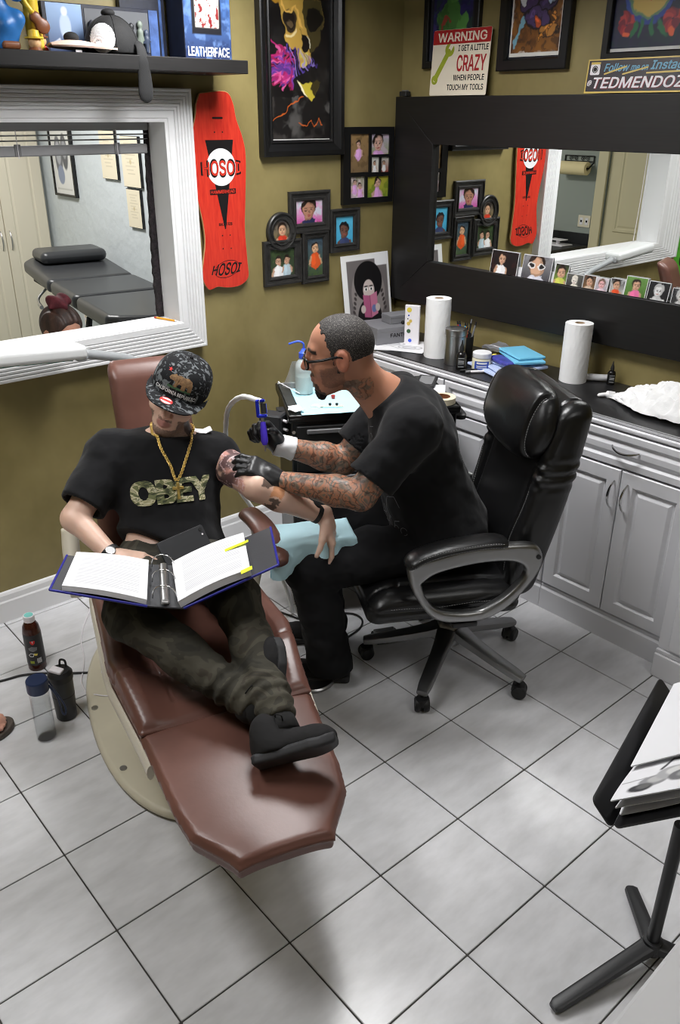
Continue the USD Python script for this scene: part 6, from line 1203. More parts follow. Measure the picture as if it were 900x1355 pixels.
bear = sg.Polygon([(-0.036, 0.004), (-0.04, 0.008), (-0.037, 0.014), (-0.03, 0.018), (-0.024, 0.022), (-0.019, 0.018), (-0.01, 0.022), (0.004, 0.02), (0.018, 0.022), (0.03, 0.016), (0.035, 0.004), (0.036, -0.014), (0.028, -0.016), (0.026, -0.004), (0.016, 0.0), (0.016, -0.016), (0.006, -0.016), (0.006, -0.002), (-0.006, 0.0), (-0.012, -0.015), (-0.02, -0.015), (-0.016, 0.0), (-0.024, 0.004)]).buffer(0.0015)
cexs, cez, cen = HB[0], unit(HB[2] * 0.96 - HB[1] * 0.2), unit(HB[1] * 0.97 + HB[2] * 0.22)
bo_ = CAPO + HB[1] * 0.1 + HB[2] * 0.055
cexs = -cexs if (cexs @ RIGHT) < 0 else cexs
S('bear_badge', project_on(cap_f, extrude(bear, 0.0015), bo_ + cexs * 0.008, cexs, cez, cen, 0.0008, 0.1, 0.008), M['bear'], hat); S('grass_badge', project_on(cap_f, extrude(sg.box(-0.036, -0.021, 0.038, -0.016).buffer(0.001), 0.001), bo_ + cexs * 0.006, cexs, cez, cen, 0.0006, 0.1, 0.008), M['grass_green'], hat)
S('lettering', project_on(cap_f, text_c('CALIFORNIA REPUBLIC', 0.0115, 0.001, True, 0.132), bo_ - cez * 0.036, cexs, cez, cen, 0.0006, 0.1, 0.006), M['thread_white'], hat, label='white embroidered lettering')
star = sg.Polygon([(0.007 * (1 if k % 2 == 0 else 0.42) * math.sin(k * PI / 5), 0.007 * (1 if k % 2 == 0 else 0.42) * math.cos(k * PI / 5)) for k in range(10)]); S('star_badge', project_on(cap_f, extrude(star, 0.001), bo_ - cexs * 0.04 + cez * 0.028, cexs, cez, cen, 0.0006, 0.1, 0.006), M['thread_red'], hat)
stc = CAPO + HB[1] * 0.148 - cexs * 0.012 + HB[2] * 0.0045
for nm, po, m_, dz in (('sticker', sg.Point(0, 0).buffer(0.021), 'thread_white', 0.0), ('sticker_band', sg.box(-0.019, -0.0065, 0.019, 0.004).buffer(0.001), 'thread_red', 0.0006), ('sticker_ring', sg.Point(0, 0).buffer(0.021).difference(sg.Point(0, 0).buffer(0.0185)), 'thread_red', 0.0006)):
    S(nm, frame_xf(extrude(po, 0.0006), stc + HB[2] * dz, cexs, HB[1], HB[2]), M[m_], brim)
# gold chain with cross
nbp = J['nb']; path = spline([nbp + SHX * 0.052 + SPU * 0.03 - TFW * 0.01, nbp + SHX * 0.058 + SPU * 0.005 + TFW * 0.04, nbp + SHX * 0.045 + TFW * 0.11 - SPU * 0.06, nbp + SHX * 0.005 + TFW * 0.13 - SPU * 0.17, nbp - SHX * 0.02 + TFW * 0.12 - SPU * 0.12, nbp - SHX * 0.056 + TFW * 0.1 - SPU * 0.05, nbp - SHX * 0.064 + TFW * 0.04 + SPU * 0.0, nbp - SHX * 0.05 + SPU * 0.03 - TFW * 0.01], 14)
both = lambda p: np.minimum(shirt_c(p), body_c(p))
path = onto(path, both, 0.004); Lp = np.r_[0, np.cumsum(np.linalg.norm(np.diff(path, axis=0), axis=1))]; n = int(Lp[-1] / 0.0062); links = []
tor = trimesh.creation.torus(0.0042, 0.0014, major_sections=10, minor_sections=5)
for k in range(n):
    x = (k + 0.5) / n * Lp[-1]; c_ = np.array([np.interp(x, Lp, path[:, i]) for i in range(3)]); d_ = unit(np.array([np.interp(x + 0.004, Lp, path[:, i]) for i in range(3)]) - c_ + 1e-9); nn = unit(np.cross(d_, TFW)); o2 = np.cross(nn, d_); a_, b_ = (nn, o2) if k % 2 else (unit(nn + o2), unit(o2 - nn)); links.append(frame_xf(tor, c_, d_ * 1.15, a_, b_))
ch = thing('gold_necklace', 'gold chain necklace with cross pendant on the black tee', 'necklace', nbp); S('chain', cat(links), M['goldmetal'], ch, smooth=True)
low = path[np.argmin(path[:, 2])]; ce = lambda x0, x1, y0, y1: box(x0, x1, y0, y1, 0, 0.004, 0.001)
S('cross_pendant', frame_xf(cat([ce(-0.0045, 0.0045, -0.062, -0.006), ce(-0.0185, 0.0185, -0.03, -0.02)]), low + ENl * 0.004, EXl, EYl, ENl), M['goldmetal'], ch)
# wrist bands
def band(name, label, c_, ax_, r, m, cat_='watch'):
    t = thing(name, label, cat_, c_); b_ = lathe([(r, -0.009), (r + 0.004, -0.008), (r + 0.004, 0.008), (r, 0.009), (r, -0.009)], 28); b_.fix_normals(); X_ = unit(ax_); Y_ = unit(np.cross(X_, ZV)); Z_ = np.cross(X_, Y_); S('strap', frame_xf(b_, c_, Y_, Z_, X_), m, t, smooth=40); return t, X_, Y_, Z_
t, X_, Y_, Z_ = band('wristwatch', 'black wristwatch on the client\'s left wrist over the blue pad', J['Lw'] - unit(J['Lw'] - J['Le']) * 0.018, J['Lw'] - J['Le'], 0.0295, M['wheel'])
S('case', frame_xf(cyl(0.018, 0, 0.01, 20, ch=0.002), J['Lw'] - X_ * 0.018 + ZV * 0.03, Y_, X_, ZV), M['wheel'], t, smooth=40)
t, X_, Y_, Z_ = band('wristwatch', 'dark wristwatch with white dial on the client\'s right wrist', J['Rw'] - unit(J['Rw'] - J['Re']) * 0.02, J['Rw'] - J['Re'], 0.0305, M['wheel'])
wc_ = J['Rw'] - X_ * 0.02 + unit(ZV - TA) * 0.031; S('case', frame_xf(cyl(0.017, 0, 0.008, 20, ch=0.002), wc_, Y_, X_, unit(ZV - TA)), M['steel'], t, smooth=40); S('dial', frame_xf(cyl(0.0125, 0.008, 0.0086, 20), wc_, Y_, X_, unit(ZV - TA)), M['paper'], t)

# ----- the artist on the office chair
AB = np.array([1.2, 0.62, 0.0]); AF = unit((-0.71, 0.70, 0)); AL = np.array([-AF[1], AF[0], 0.0])          # AL: his left, towards the camera
def A(f, l, z): return AB + AF * f + AL * l + ZV * z
K = dict(hip=A(0.0, 0.0, 0.585), waist=A(0.035, 0, 0.74), chest=A(0.115, 0, 0.93), nb=A(0.235, 0.02, 1.105), Ls=A(0.13, 0.195, 1.055), Rs=A(0.175, -0.175, 1.04),
         Le=A(0.29, 0.295, 0.855), Lw=A(0.565, 0.225, 0.868), Re=A(0.37, -0.10, 0.812), Rw=A(0.605, -0.035, 0.893),
         Lh=A(0.04, 0.10, 0.575), Lk=A(0.475, 0.17, 0.515), La=A(0.40, 0.14, 0.10), Rh=A(0.04, -0.10, 0.575), Rk=A(0.475, -0.13, 0.535), Ra=A(0.44, -0.12, 0.10))
HA = A(0.378, 0.075, 1.262); HFa = unit(AF * 0.985 - ZV * 0.15 + AL * 0.06); HBa = basis(HFa, ZV)
HSC = 1.09
SXA = -AL; SPA = unit(K['nb'] - K['hip']); TFA = unit(AF - SPA * (AF @ SPA)); TBA = np.array([np.cross(TFA, SPA), TFA, SPA])
def torso_a(p, o=0.0):
    d = d_ell(p, K['hip'], np.array([0.185, 0.15, 0.125]) + o, TBA); d = smin(d, d_ell(p, K['waist'] + TFA * 0.02, np.array([0.18, 0.15, 0.15]) + o, TBA), 0.07)
    d = smin(d, d_ell(p, K['chest'], np.array([0.185, 0.138, 0.17]) + o, TBA), 0.07); d = smin(d, d_cone(p, K['Rs'], K['Ls'], 0.066 + o, 0.068 + o), 0.06)
    d = smin(d, d_cone(p, K['chest'] + SPA * 0.1 - TFA * 0.03, K['nb'] - TFA * 0.02, 0.09 + o, 0.066 + o), 0.06)
    return d
# left hand wipes the client's arm, right hand holds the machine
LHd = unit(A(0.68, 0.235, 0.935) - K['Lw']); lha_args = dict(W=K['Lw'] + LHd * 0.012, X=LHd, N=-ZV * 0.85 - AL * 0.35 + AF * 0.2, T=-AL * 0.8 + ZV * 0.35, curls=[(0.35, 0.75, 0.45), (0.45, 0.8, 0.5), (0.55, 0.85, 0.5), (0.65, 0.9, 0.5)], spread=0.02, thumb=(0.35, 0.25), k=1.05)
RHd = unit(AF * 0.52 + ZV * 0.78 + AL * 0.30); rha_args = dict(W=K['Rw'] + RHd * 0.012, X=RHd, N=AL * 0.85 - ZV * 0.15 + AF * 0.25, T=-AF * 0.8 + ZV * 0.3 + AL * 0.1, curls=[(0.7, 1.15, 0.6), (0.85, 1.3, 0.8), (1.0, 1.4, 0.9), (1.05, 1.4, 0.9)], spread=0.01, thumb=(0.5, 0.7), k=1.02)
lha, lha_t = hand_rig(dr=-0.0015, **lha_args); rha, rha_t = hand_rig(dr=-0.0015, **rha_args); lgl, _ = hand_rig(dr=0.0012, **lha_args); rgl, _ = hand_rig(dr=0.0012, **rha_args)
hd_a = head_sdf(HA, HBa, 1.02, HSC)
def arm_a(p):
    d = d_chain(p, [K['Ls'], K['Ls'] * 0.45 + K['Le'] * 0.55, K['Le'], K['Le'] * 0.7 + K['Lw'] * 0.3, K['Lw']], [0.064, 0.058, 0.05, 0.051, 0.031], 0.02)
    return np.minimum(d, d_chain(p, [K['Rs'], K['Rs'] * 0.45 + K['Re'] * 0.55, K['Re'], K['Re'] * 0.7 + K['Rw'] * 0.3, K['Rw']], [0.064, 0.058, 0.05, 0.051, 0.031], 0.02))
def body_a(p):
    d = torso_a(p); d = smin(d, d_cone(p, K['nb'] - SPA * 0.03, HA - HBa[2] * 0.05 - HBa[1] * 0.045, 0.07, 0.064), 0.04); d = smin(d, grp(hd_a, HA, 0.18)(p), 0.03)
    d = smin(d, arm_a(p), 0.03); d = smin(d, lha(p), 0.012); d = smin(d, rha(p), 0.012)
    for s in 'RL': d = smin(d, d_chain(p, [K[s + 'h'], K[s + 'k'], K[s + 'a'], K[s + 'a'] - ZV * 0.05], [0.085, 0.06, 0.04, 0.035], 0.03), 0.03)
    return d
bm = nets(body_a, (0.45, 0.2, 0.03), (1.6, 1.4, 1.45), 0.0042); v = np.array(bm.vertices); q = (v - HA) @ HBa.T / HSC; near = np.linalg.norm(q, axis=1) < 0.19
def paint_artist(v, c):
    c *= (0.92 + 0.16 * meshkit.fbm(v * 25, 3, 3))[:, None]
    c = np.where(near[:, None], face_paint(q, c, lip=(140, 84, 74), brow=(34, 26, 24), closed=True), c); a = np.abs(q[:, 0]); sp = meshkit.noise(v * 420, 4); sp2 = meshkit.fbm(v * 60, 2, 8)
    ear = near & (a > 0.07) & (np.hypot((q[:, 1] + 0.012) / 0.024, (q[:, 2] + 0.004) / 0.036) < 1)
    c = blend(c, ear * 0.35, (200, 110, 90))
    side = near & (a > 0.045) & (q[:, 1] > -0.01) & (q[:, 1] < 0.06) & (q[:, 2] < -0.02) & ~ear; c = blend(c, side * (0.3 + 0.3 * sp), (60, 46, 40))
    gt = near & (q[:, 1] > 0.055) & (q[:, 2] < -0.074) & (a < 0.033); mus = near & (q[:, 1] > 0.07) & (np.abs(q[:, 2] + 0.045) < 0.007) & (a < 0.03); c = blend(c, (gt | mus) * 0.9, (30, 24, 22))
    return blend(c, near * np.exp(-((q[:, 0] / 0.02) ** 2 + ((q[:, 1] - 0.108) / 0.03) ** 2 + ((q[:, 2] + 0.02) / 0.02) ** 2)) * 0.3, (190, 100, 84))
tat = np.zeros(len(v))
for s in 'LR':
    for a_, b_ in ((K[s + 's'], K[s + 'e']), (K[s + 'e'], K[s + 'w'])):
        t_ = np.clip(seg_t(v, a_, b_), 0, 1); tat = np.maximum(tat, (np.linalg.norm(v - (a_ + t_[:, None] * (b_ - a_)), axis=1) < 0.085) * 0.92)
tat = np.where(np.linalg.norm(v - K['nb'], axis=1) < 0.0, 0, tat); tat[near] = 0
nk = K['nb'] * 0.45 + (HA - HBa[2] * 0.05) * 0.55 + AL * 0.06; tat = np.maximum(tat, (np.linalg.norm(v - nk, axis=1) < 0.052) * (q[:, 2] < -0.07) * 0.75)
ar_t = thing('person', 'person with glasses and shaved greying hair in black tee working the tattoo machine', 'person', A(0.05, 0, 0.5))
put_skin('body', bm, cd_for(v, (182, 128, 102), paint_artist), tat, ar_t)
M['cropped'] = usdkit.material(stage, '/World/Looks/cropped_hair', {'tc': ('texture_coordinate', {}), 'n': ('noise_texture', {'scale': 420.0, 'detail': 2.0}), 'r': ('rgb_ramp', {'ramp': [(0.4, tuple(lin((27, 24, 23)))), (0.56, tuple(lin((48, 43, 41)))), (0.72, tuple(lin((132, 127, 122))))]}), 'p': ('principled_bsdf', {'roughness': 0.75}), 'b': ('bump', {'strength': 0.5, 'distance': 0.001})}, [('tc.object', 'n.vector'), ('n.fac', 'r.fac'), ('r.color', 'p.base_color'), ('n.fac', 'b.height'), ('b.normal', 'p.normal')], surface='p.BSDF')
def hair_f(p):
    q_ = (p - HA) @ HBa.T / HSC; a_ = np.abs(q_[:, 0]); x, y, z = q_.T; d = hd_a(p) - 0.0022 + 0.0012 * meshkit.noise(p * 260)
    front = y - np.where(z > 0.078, 0.042, 0.018 + 0.014 * np.clip(z / 0.07, -1, 1)); front = front + 0.014 * (meshkit.noise(p * 170) - 0.5); keep = np.maximum(front, np.maximum(-z - 0.078 + 0.7 * np.clip(y + 0.035, 0, 1), np.where((np.hypot((y + 0.012) / 0.026, (z + 0.004) / 0.038) < 1) & (a_ > 0.06), 0.01, -0.01)))
    return smax(d, keep * HSC, 0.004)
S('cropped_hair', nets(hair_f, HA - 0.16, HA + 0.17, 0.0035), M['cropped'], ar_t, smooth=True, label='close-cropped greying hair')
# goatee, ear already in the head; glasses
go = lambda p: (lambda q_: smin(d_ell(q_, (0, 0.068, -0.1), (0.026, 0.02, 0.024)), d_ell(q_, (0, 0.07, -0.118), (0.016, 0.014, 0.016)), 0.015) + 0.005 * (meshkit.noise(p * 220) - 0.5))((p - HA) @ HBa.T / HSC)
M['beard'] = mat('beard_black', (28, 23, 21), rough=0.9, bump=0.8, bscale=200); S('goatee', nets(go, HA - 0.2, HA + 0.2, 0.003), M['beard'], ar_t, smooth=True)
gl = thing('eyeglasses', 'black rectangular eyeglasses on the artist\'s nose', 'glasses', HA)
HP_ = lambda x, y, z: HA + HSC * (HBa[0] * x + HBa[1] * y + HBa[2] * z)
for sg_ in (-1, 1):
    rim = [HP_(sg_ * (0.034 + 0.026 * np.sign(math.cos(a)) * abs(math.cos(a)) ** 0.5), 0.104 - 0.012 * abs(math.cos(a) * 0.5 + 0.5) ** 2, -0.003 + 0.0165 * np.sign(math.sin(a)) * abs(math.sin(a)) ** 0.5) for a in np.linspace(0, 2 * PI, 33)]
    r_ = S('rim', tube(rim, 0.0038, 8, cap=False), M['glasses'], gl, smooth=True); S('temple', tube(spline([HP_(sg_ * 0.06, 0.093, 0.005), HP_(sg_ * 0.077, 0.05, 0.008), HP_(sg_ * 0.083, -0.005, 0.012), HP_(sg_ * 0.08, -0.03, -0.006)], 6), 0.0046, 8), M['glasses'], gl, smooth=True)
    S('lens', grid_mesh(np.array([[HP_(sg_ * (0.034 + 0.024 * x), 0.1025 - 0.006 * abs(x), -0.003 + 0.0145 * z) for z in np.linspace(-1, 1, 4)] for x in np.linspace(-1, 1, 6)])), M['lens'], r_)
S('bridge', tube(spline([HP_(-0.009, 0.1035, 0.0), HP_(0, 0.11, 0.005), HP_(0.009, 0.1035, 0.0)], 5), 0.0026, 8), M['glasses'], gl, smooth=True)
# shirt
tLe, tRe_ = K['Ls'] + (K['Le'] - K['Ls']) * 0.80, K['Rs'] + (K['Re'] - K['Rs']) * 0.78
def shirt_a(p):
    fo = folds(p, 8, 0.026, 13, (1.3, 1.3, 0.7)) + folds(p, 22, 0.009, 16)
    d = torso_a(p, 0.018); d = smin(d, d_ell(p, K['hip'] + SPA * 0.04, (0.20, 0.165, 0.13), TBA), 0.05)
    for s_, e_ in (('L', tLe), ('R', tRe_)): d = smin(d, d_cone(p, K[s_ + 's'], e_, 0.083, 0.084), 0.05)
    d = d + fo; d = smax(d, (p - (K['nb'] + SPA * 0.004)) @ unit(SPA + TFA * 0.30), 0.008)
    for s_, e_ in (('L', tLe), ('R', tRe_)):
        ax_ = unit(K[s_ + 'e'] - K[s_ + 's']); m = (np.linalg.norm(p - e_, axis=1) < 0.14) & ((p - e_) @ ax_ > -0.08)
        d = np.where(m, np.maximum(smax(d, (p - e_) @ ax_, 0.005), -d_cone(p, K[s_ + 's'] + (K[s_ + 'e'] - K[s_ + 's']) * 0.62, K[s_ + 'e'] + ax_ * 0.05, 0.068, 0.072)), d)
    return smax(d, (K['hip'] - SPA * 0.05 - TFA * 0.0 - p) @ unit(SPA * 0.9 - TFA * 0.25), 0.015)
shm = nets(shirt_a, (0.65, 0.25, 0.45), (1.55, 1.2, 1.25), 0.0065); sha = S('tshirt', shm, M['tee'], ar_t, smooth=True, label='black tee with faded chest and side prints')
M['faded'] = mat('faded_print', (112, 112, 116), rough=0.9)
def script_print(o, ex, ey, en, curves, r, name='faded_print'):
    g = cat([extrude(sg.LineString(c_).buffer(r, 2), 0.0006) for c_ in curves]); S(name, project_on(shirt_a, g, o, ex, ey, en, 0.001, 0.1, 0.01), M['faded'], sha, label='faded grey script print')
EXa = unit(-AF); EYa = ZV; ENa = unit(AL + AF * 0.15); EXa = unit(EXa - ENa * (EXa @ ENa)); EYa = np.cross(ENa, EXa)
loop_ = lambda x, y, w, h: [(x + w * math.cos(a) * 0.5, y + h * math.sin(a) * 0.5) for a in np.linspace(0.6, 6.0, 14)]
script_print(A(0.17, 0.16, 0.665), EXa, EYa, ENa, [loop_(-0.05, 0, 0.03, 0.05), [(-0.035, -0.03), (-0.03, 0.03), (-0.02, -0.02)], [(-0.01, -0.02), (-0.008, 0.02), (0.01, 0.03)], loop_(0.0, -0.01, 0.02, 0.03), loop_(0.03, -0.005, 0.026, 0.03), [(-0.07, -0.025), (-0.04, -0.045), (0.02, -0.05), (0.05, -0.03)], [(-0.06, 0.05), (-0.045, 0.03), (-0.06, 0.02)]], 0.0011)
script_print(A(0.17, 0.16, 0.735), EXa, EYa, ENa, [[(0.03 * math.cos(a) - 0.02, 0.045 * math.sin(a)) for a in np.linspace(0.3, 4.6, 5) + k * 0.04] for k in range(1)], 0.0009)
ENb = unit(AF * 0.85 + AL * 0.5); EXb = unit(np.cross(ZV, ENb)); EYb = np.cross(ENb, EXb)
script_print(A(0.30, 0.10, 0.95), EXb, EYb, ENb, [loop_(0, 0.02, 0.03, 0.04), [(-0.015, 0.06), (0.015, 0.07)], [(0, -0.01), (0.005, -0.05), (-0.01, -0.09)], [(-0.012, -0.06), (0.012, -0.055)], loop_(0.0, -0.10, 0.02, 0.03), [(-0.01, -0.13), (0.014, -0.125)]], 0.0012)
tg = unit(AL * 0.95 + AF * 0.3); tgx = unit(K['Le'] - K['Ls']); S('sleeve_tag', project_on(shirt_a, extrude(sg.box(-0.014, -0.011, 0.014, 0.011), 0.001), tLe - tgx * 0.02 + tg * 0.04 + AF * 0.02, unit(np.cross(tg, -tgx)), -tgx, tg, 0.002, 0.1, 0.008), M['thread_white'], sha, label='small white sleeve tag')
S('sleeve_tag_mark', project_on(shirt_a, extrude(sg.box(-0.007, -0.006, 0.007, 0.007).difference(sg.box(-0.002, -0.002, 0.002, 0.007)), 0.001), tLe - tgx * 0.02 + tg * 0.04 + AF * 0.02, unit(np.cross(tg, -tgx)), -tgx, tg, 0.0035, 0.1, 0.008), M['ink'], sha)
# trousers, shoes
def jeans_a(p):
    d = d_ell(p, K['hip'], (0.20, 0.165, 0.12), TBA)
    for s in 'RL':
        k_, a_ = K[s + 'k'], K[s + 'a']; d = smin(d, d_chain(p, [K[s + 'h'], (K[s + 'h'] + k_) / 2, k_, (k_ + a_) / 2, a_ - ZV * 0.03], [0.105, 0.102, 0.086, 0.079, 0.086], 0.03), 0.03)
    d = d + folds(p, 11, 0.026, 21) + folds(p, 30, 0.009, 24); d = smax(d, 0.052 - p[:, 2], 0.01); return smax(d, p[:, 2] - 0.72, 0.02)
S('trousers', nets(jeans_a, (0.55, 0.25, 0.04), (1.5, 1.3, 0.82), 0.0065), M['jeans'], ar_t, smooth=True, label='loose black trousers')
for s in 'LR': shoe(ar_t, K[s + 'a'] * [1, 1, 0] - AF * 0.075 + ZV * 0.004, K[s + 'a'] * [1, 1, 0] + AF * 0.20 + ZV * 0.004, ZV, 0.048, label='black suede work shoe')
# gloves, wrap
def glove(f, W, X):
    return lambda p: smax(np.maximum(f(p), -9), (W - X * 0.03 - p) @ X, 0.003)
lW, rW = lha_args['W'], rha_args['W']
S('glove', nets(lambda p: smax(smin(lgl(p), d_cone(p, lW - LHd * 0.03, lW + LHd * 0.03, 0.0345, 0.03), 0.01), (lW - LHd * 0.03 - p) @ LHd, 0.003), lW - 0.12, lW + 0.24, 0.0032), M['glove'], ar_t, smooth=True, label='black nitrile glove')
S('glove', nets(lambda p: smax(smin(rgl(p), d_cone(p, rW - RHd * 0.02, rW + RHd * 0.03, 0.033, 0.03), 0.01), (rW - RHd * 0.02 - p) @ RHd, 0.003), rW - 0.16, rW + 0.22, 0.0032), M['glove'], ar_t, smooth=True, label='black nitrile glove')
fx = unit(K['Rw'] - K['Re']); wr_ = lambda p: np.maximum(np.maximum(d_cone(p, K['Rw'] - fx * 0.08, K['Rw'] + fx * 0.02, 0.044, 0.0385) + folds(p, 40, 0.008, 2), (p - K['Rw'] - fx * 0.012) @ fx), (K['Rw'] - fx * 0.062 - p) @ fx)
S('wrist_wrap', nets(wr_, K['Rw'] - 0.14, K['Rw'] + 0.1, 0.0035), M['wrap'], ar_t, smooth=True, label='white bandage wrap round the wrist')
t = thing('tissue', 'scrap of white tissue pinched in the artist\'s gloved left hand', 'tissue', lha_t[4]); tc_ = lha_t[4] * 0.5 + lha_t[0] * 0.5 - ZV * 0.004; S('paper', nets(lambda p: d_cone(p, tc_ - AF * 0.015, tc_ + AF * 0.03 - ZV * 0.022 + AL * 0.02, 0.009, 0.008) + folds(p, 70, 0.012, 4), tc_ - 0.07, tc_ + 0.07, 0.003), M['wrap'], t, smooth=True)
# tattoo machine in the right hand
M['mach_blue'] = mat('anodised_blue', (38, 50, 190), rough=0.25, metal=0.6); M['mach_purple'] = mat('purple_grip', (72, 50, 190), rough=0.4)
t = thing('tattoo_machine', 'blue tattoo machine with purple grip held over the client\'s arm', 'tattoo machine', rha_t[0])
g0 = rha_t[0] * 0.5 + rha_t[4] * 0.5 + AL * 0.016; md = unit(-ZV * 0.93 - AF * 0.10 + AL * 0.3); gt_ = g0 + md * 0.035; gb_ = g0 - md * 0.045
S('grip', tube([gb_, gb_ + md * 0.03, gt_ - md * 0.012, gt_], [0.009, 0.0115, 0.0125, 0.008], 16), M['mach_purple'], t, smooth=40); S('needle_tube', tube([gt_, gt_ + md * 0.022], [0.005, 0.0025], 12), M['steel'], t, smooth=40)
mx = unit(np.cross(md, AL)); my = np.cross(md, mx)
mb = gb_ - md * 0.02
S('frame', cat([frame_xf(rbox((0.034, 0.016, 0.012), 0.004), mb, mx, my, -md), frame_xf(rbox((0.012, 0.016, 0.06), 0.004), mb + mx * 0.014 - md * 0.026, mx, my, -md), frame_xf(rbox((0.03, 0.014, 0.01), 0.003), mb - md * 0.052 + mx * 0.002, mx, my, -md)]), M['mach_blue'], t, smooth=40)
S('stem', tube([gb_ + md * 0.004, mb - md * 0.004], 0.006, 10), M['steel'], t, smooth=40); S('coil', cat([tube([mb - mx * 0.006 - md * 0.008, mb - mx * 0.006 - md * 0.042], 0.009, 14)]), M['ink'], t, smooth=40); S('coil', tube([mb - mx * 0.006 - md * 0.008 + my * 0.02, mb - mx * 0.006 - md * 0.042 + my * 0.02], 0.008, 14), M['mach_blue'], t, smooth=40)
S('contact_screw', tube([mb - md * 0.062 - mx * 0.006, mb - md * 0.03 - mx * 0.006], 0.003, 8), M['steel'], t)
M['clear_sleeve'] = mat('clear_sleeve', (226, 226, 224), rough=0.3)
t = thing('clip_cord', 'white plastic-sleeved cord looping from the tattoo machine to the floor', 'cord', (0.8, 1.3, 0.0))
cp = spline([mb - md * 0.05, A(0.72, 0.0, 1.083), A(0.777, -0.05, 1.03), A(0.804, -0.1, 0.948), A(0.812, -0.12, 0.82), A(0.79, -0.15, 0.684), A(0.732, -0.18, 0.558), A(0.69, -0.2, 0.42), A(0.62, -0.26, 0.16), A(0.6, -0.3, 0.014)], 8); S('sleeve', tube(cp, 0.0095 + 0.0007 * np.sin(np.arange(len(cp)) * 1.9), 10), M['clear_sleeve'], t, smooth=True)

# pale stitching on the office chair's cushions
for side in (1, -1):
    pl = np.array([np.array([-0.20, 0, 1.042]) + np.array([0.08 * math.cos(a_), side * 0.197, 0.12 * math.sin(a_)]) @ Rp for a_ in np.linspace(-1.2, 1.35, 14)]); S('stitching', CF_(dashes(onto(pl, f_pil, 0.0006), 0.001)), M['stitch'], chair_prim)
    bl = np.array([(-0.12, side * (0.195 + 0.01 * k / 9), 0.52 + 0.037 * k) for k in range(10)]); S('stitching', CF_(dashes(onto(bl, f_back, 0.0006), 0.001)), M['stitch'], chair_prim)
    sl_ = np.array([(-0.08 + 0.05 * k, side * 0.27, 0.442 + 0.004 * math.sin(k)) for k in range(9)]); S('stitching', CF_(dashes(onto(sl_, f_seat, 0.0006), 0.001)), M['stitch'], chair_prim)

# ----- person in the next room, only the top of the head shows over the sill
WB = np.array([0.655, 2.5, 0.0]); WH = np.array([0.655, 2.55, 1.045]); WF = unit((0.25, -0.9, -0.35)); HBw = basis(WF, (0.12, 0.1, 1)); hd_w = head_sdf(WH, HBw, 0.97)
def body_w(p):
    d = grp(hd_w, WH, 0.17)(p); nb_ = WH - HBw[2] * 0.17 - np.array([0, -0.02, 0]); d = smin(d, d_cone(p, WH - HBw[2] * 0.06, nb_, 0.052, 0.055), 0.03); hip = np.array([WH[0], WH[1] + 0.05, 0.52])
    d = smin(d, d_cone(p, nb_ - ZV * 0.12, hip, 0.13, 0.15), 0.06); d = smin(d, d_cone(p, nb_ + np.array([-0.16, 0, -0.06]), nb_ + np.array([0.16, 0, -0.06]), 0.055, 0.055), 0.05)
    for s in (-1, 1):
        d = smin(d, d_chain(p, [nb_ + np.array([s * 0.17, 0, -0.07]), nb_ + np.array([s * 0.21, 0.0, -0.33]), nb_ + np.array([s * 0.1, -0.15, -0.36])], [0.05, 0.04, 0.03], 0.02), 0.03); d = smin(d, d_chain(p, [hip + np.array([s * 0.09, 0, 0]), hip + np.array([s * 0.1, -0.26, 0]), hip + np.array([s * 0.1, -0.22, -0.45])], [0.085, 0.06, 0.045], 0.03), 0.03)
    return d
bm = nets(body_w, (0.3, 2.13, 0.0), (1.0, 2.85, 1.25), 0.008); v = np.array(bm.vertices); q = (v - WH) @ HBw.T; near = np.linalg.norm(q, axis=1) < 0.17
wp = thing('person', 'person with brown hair in a bun seen over the window sill', 'person', WB)
put_skin('body', bm, cd_for(v, (190, 136, 112), lambda v, c: np.where(near[:, None], face_paint(q, c), np.where((v[:, 2] < 0.86)[:, None], lin((60, 62, 70)), c))), np.zeros(len(v)), wp)
M['hair'] = mat('brown_hair', (72, 46, 36), rough=0.5, color2=(36, 24, 20), vscale=50, stretch=(1, 1, 0.15), bump=0.5, bscale=120); M['scrunchie'] = mat('wine_scrunchie', (110, 40, 50), rough=0.8, color2=(72, 26, 34), vscale=40, bump=0.6, bscale=60)
hr = S('hair', nets(lambda p: (lambda q_: smax(d_ell(q_, (0, -0.02, 0.036), (0.086, 0.103, 0.096)) + 0.004 * np.sin(q_[:, 0] * 160 + q_[:, 1] * 30), np.maximum(q_[:, 1] - 0.055 - 0.35 * (q_[:, 2] - 0.06), -0.09 - q_[:, 2]), 0.01))((p - WH) @ HBw.T), WH - 0.17, WH + 0.2, 0.004), M['hair'], wp, smooth=True)
bc = WH + HBw[2] * 0.135 - HBw[1] * 0.045 - np.array([0.02, 0, 0]); S('bun', nets(lambda p: d_ell(p, bc, (0.055, 0.05, 0.04)) + 0.008 * np.sin((p @ np.array([90, 30, 60]))), bc - 0.09, bc + 0.09, 0.004), M['scrunchie'], hr, smooth=True, label='reddish bun tied on top')
S('glasses', cat([tube([WH + HBw[0] * s * 0.035 + HBw[0] * 0.024 * math.cos(a) + HBw[2] * (0.02 * math.sin(a) + 0.0) + HBw[1] * 0.1 for a in np.linspace(0, 2 * PI, 17)], 0.002, 6) for s in (-1, 1)]), M['glasses'], wp)
st = thing('stool', 'black stool under the person beyond the opening', 'stool', (0.655, 2.6, 0)); S('seat', cyl(0.17, 0.36, 0.405, 28, (0.655, 2.6, 0), ch=0.015), M['leather'], st, smooth=40); S('column', cyl(0.025, 0.03, 0.36, 16, (0.655, 2.6, 0)), M['steel'], st, smooth=40); S('base', cyl(0.16, 0.0, 0.03, 28, (0.655, 2.6, 0), ch=0.008), M['steel'], st, smooth=40)

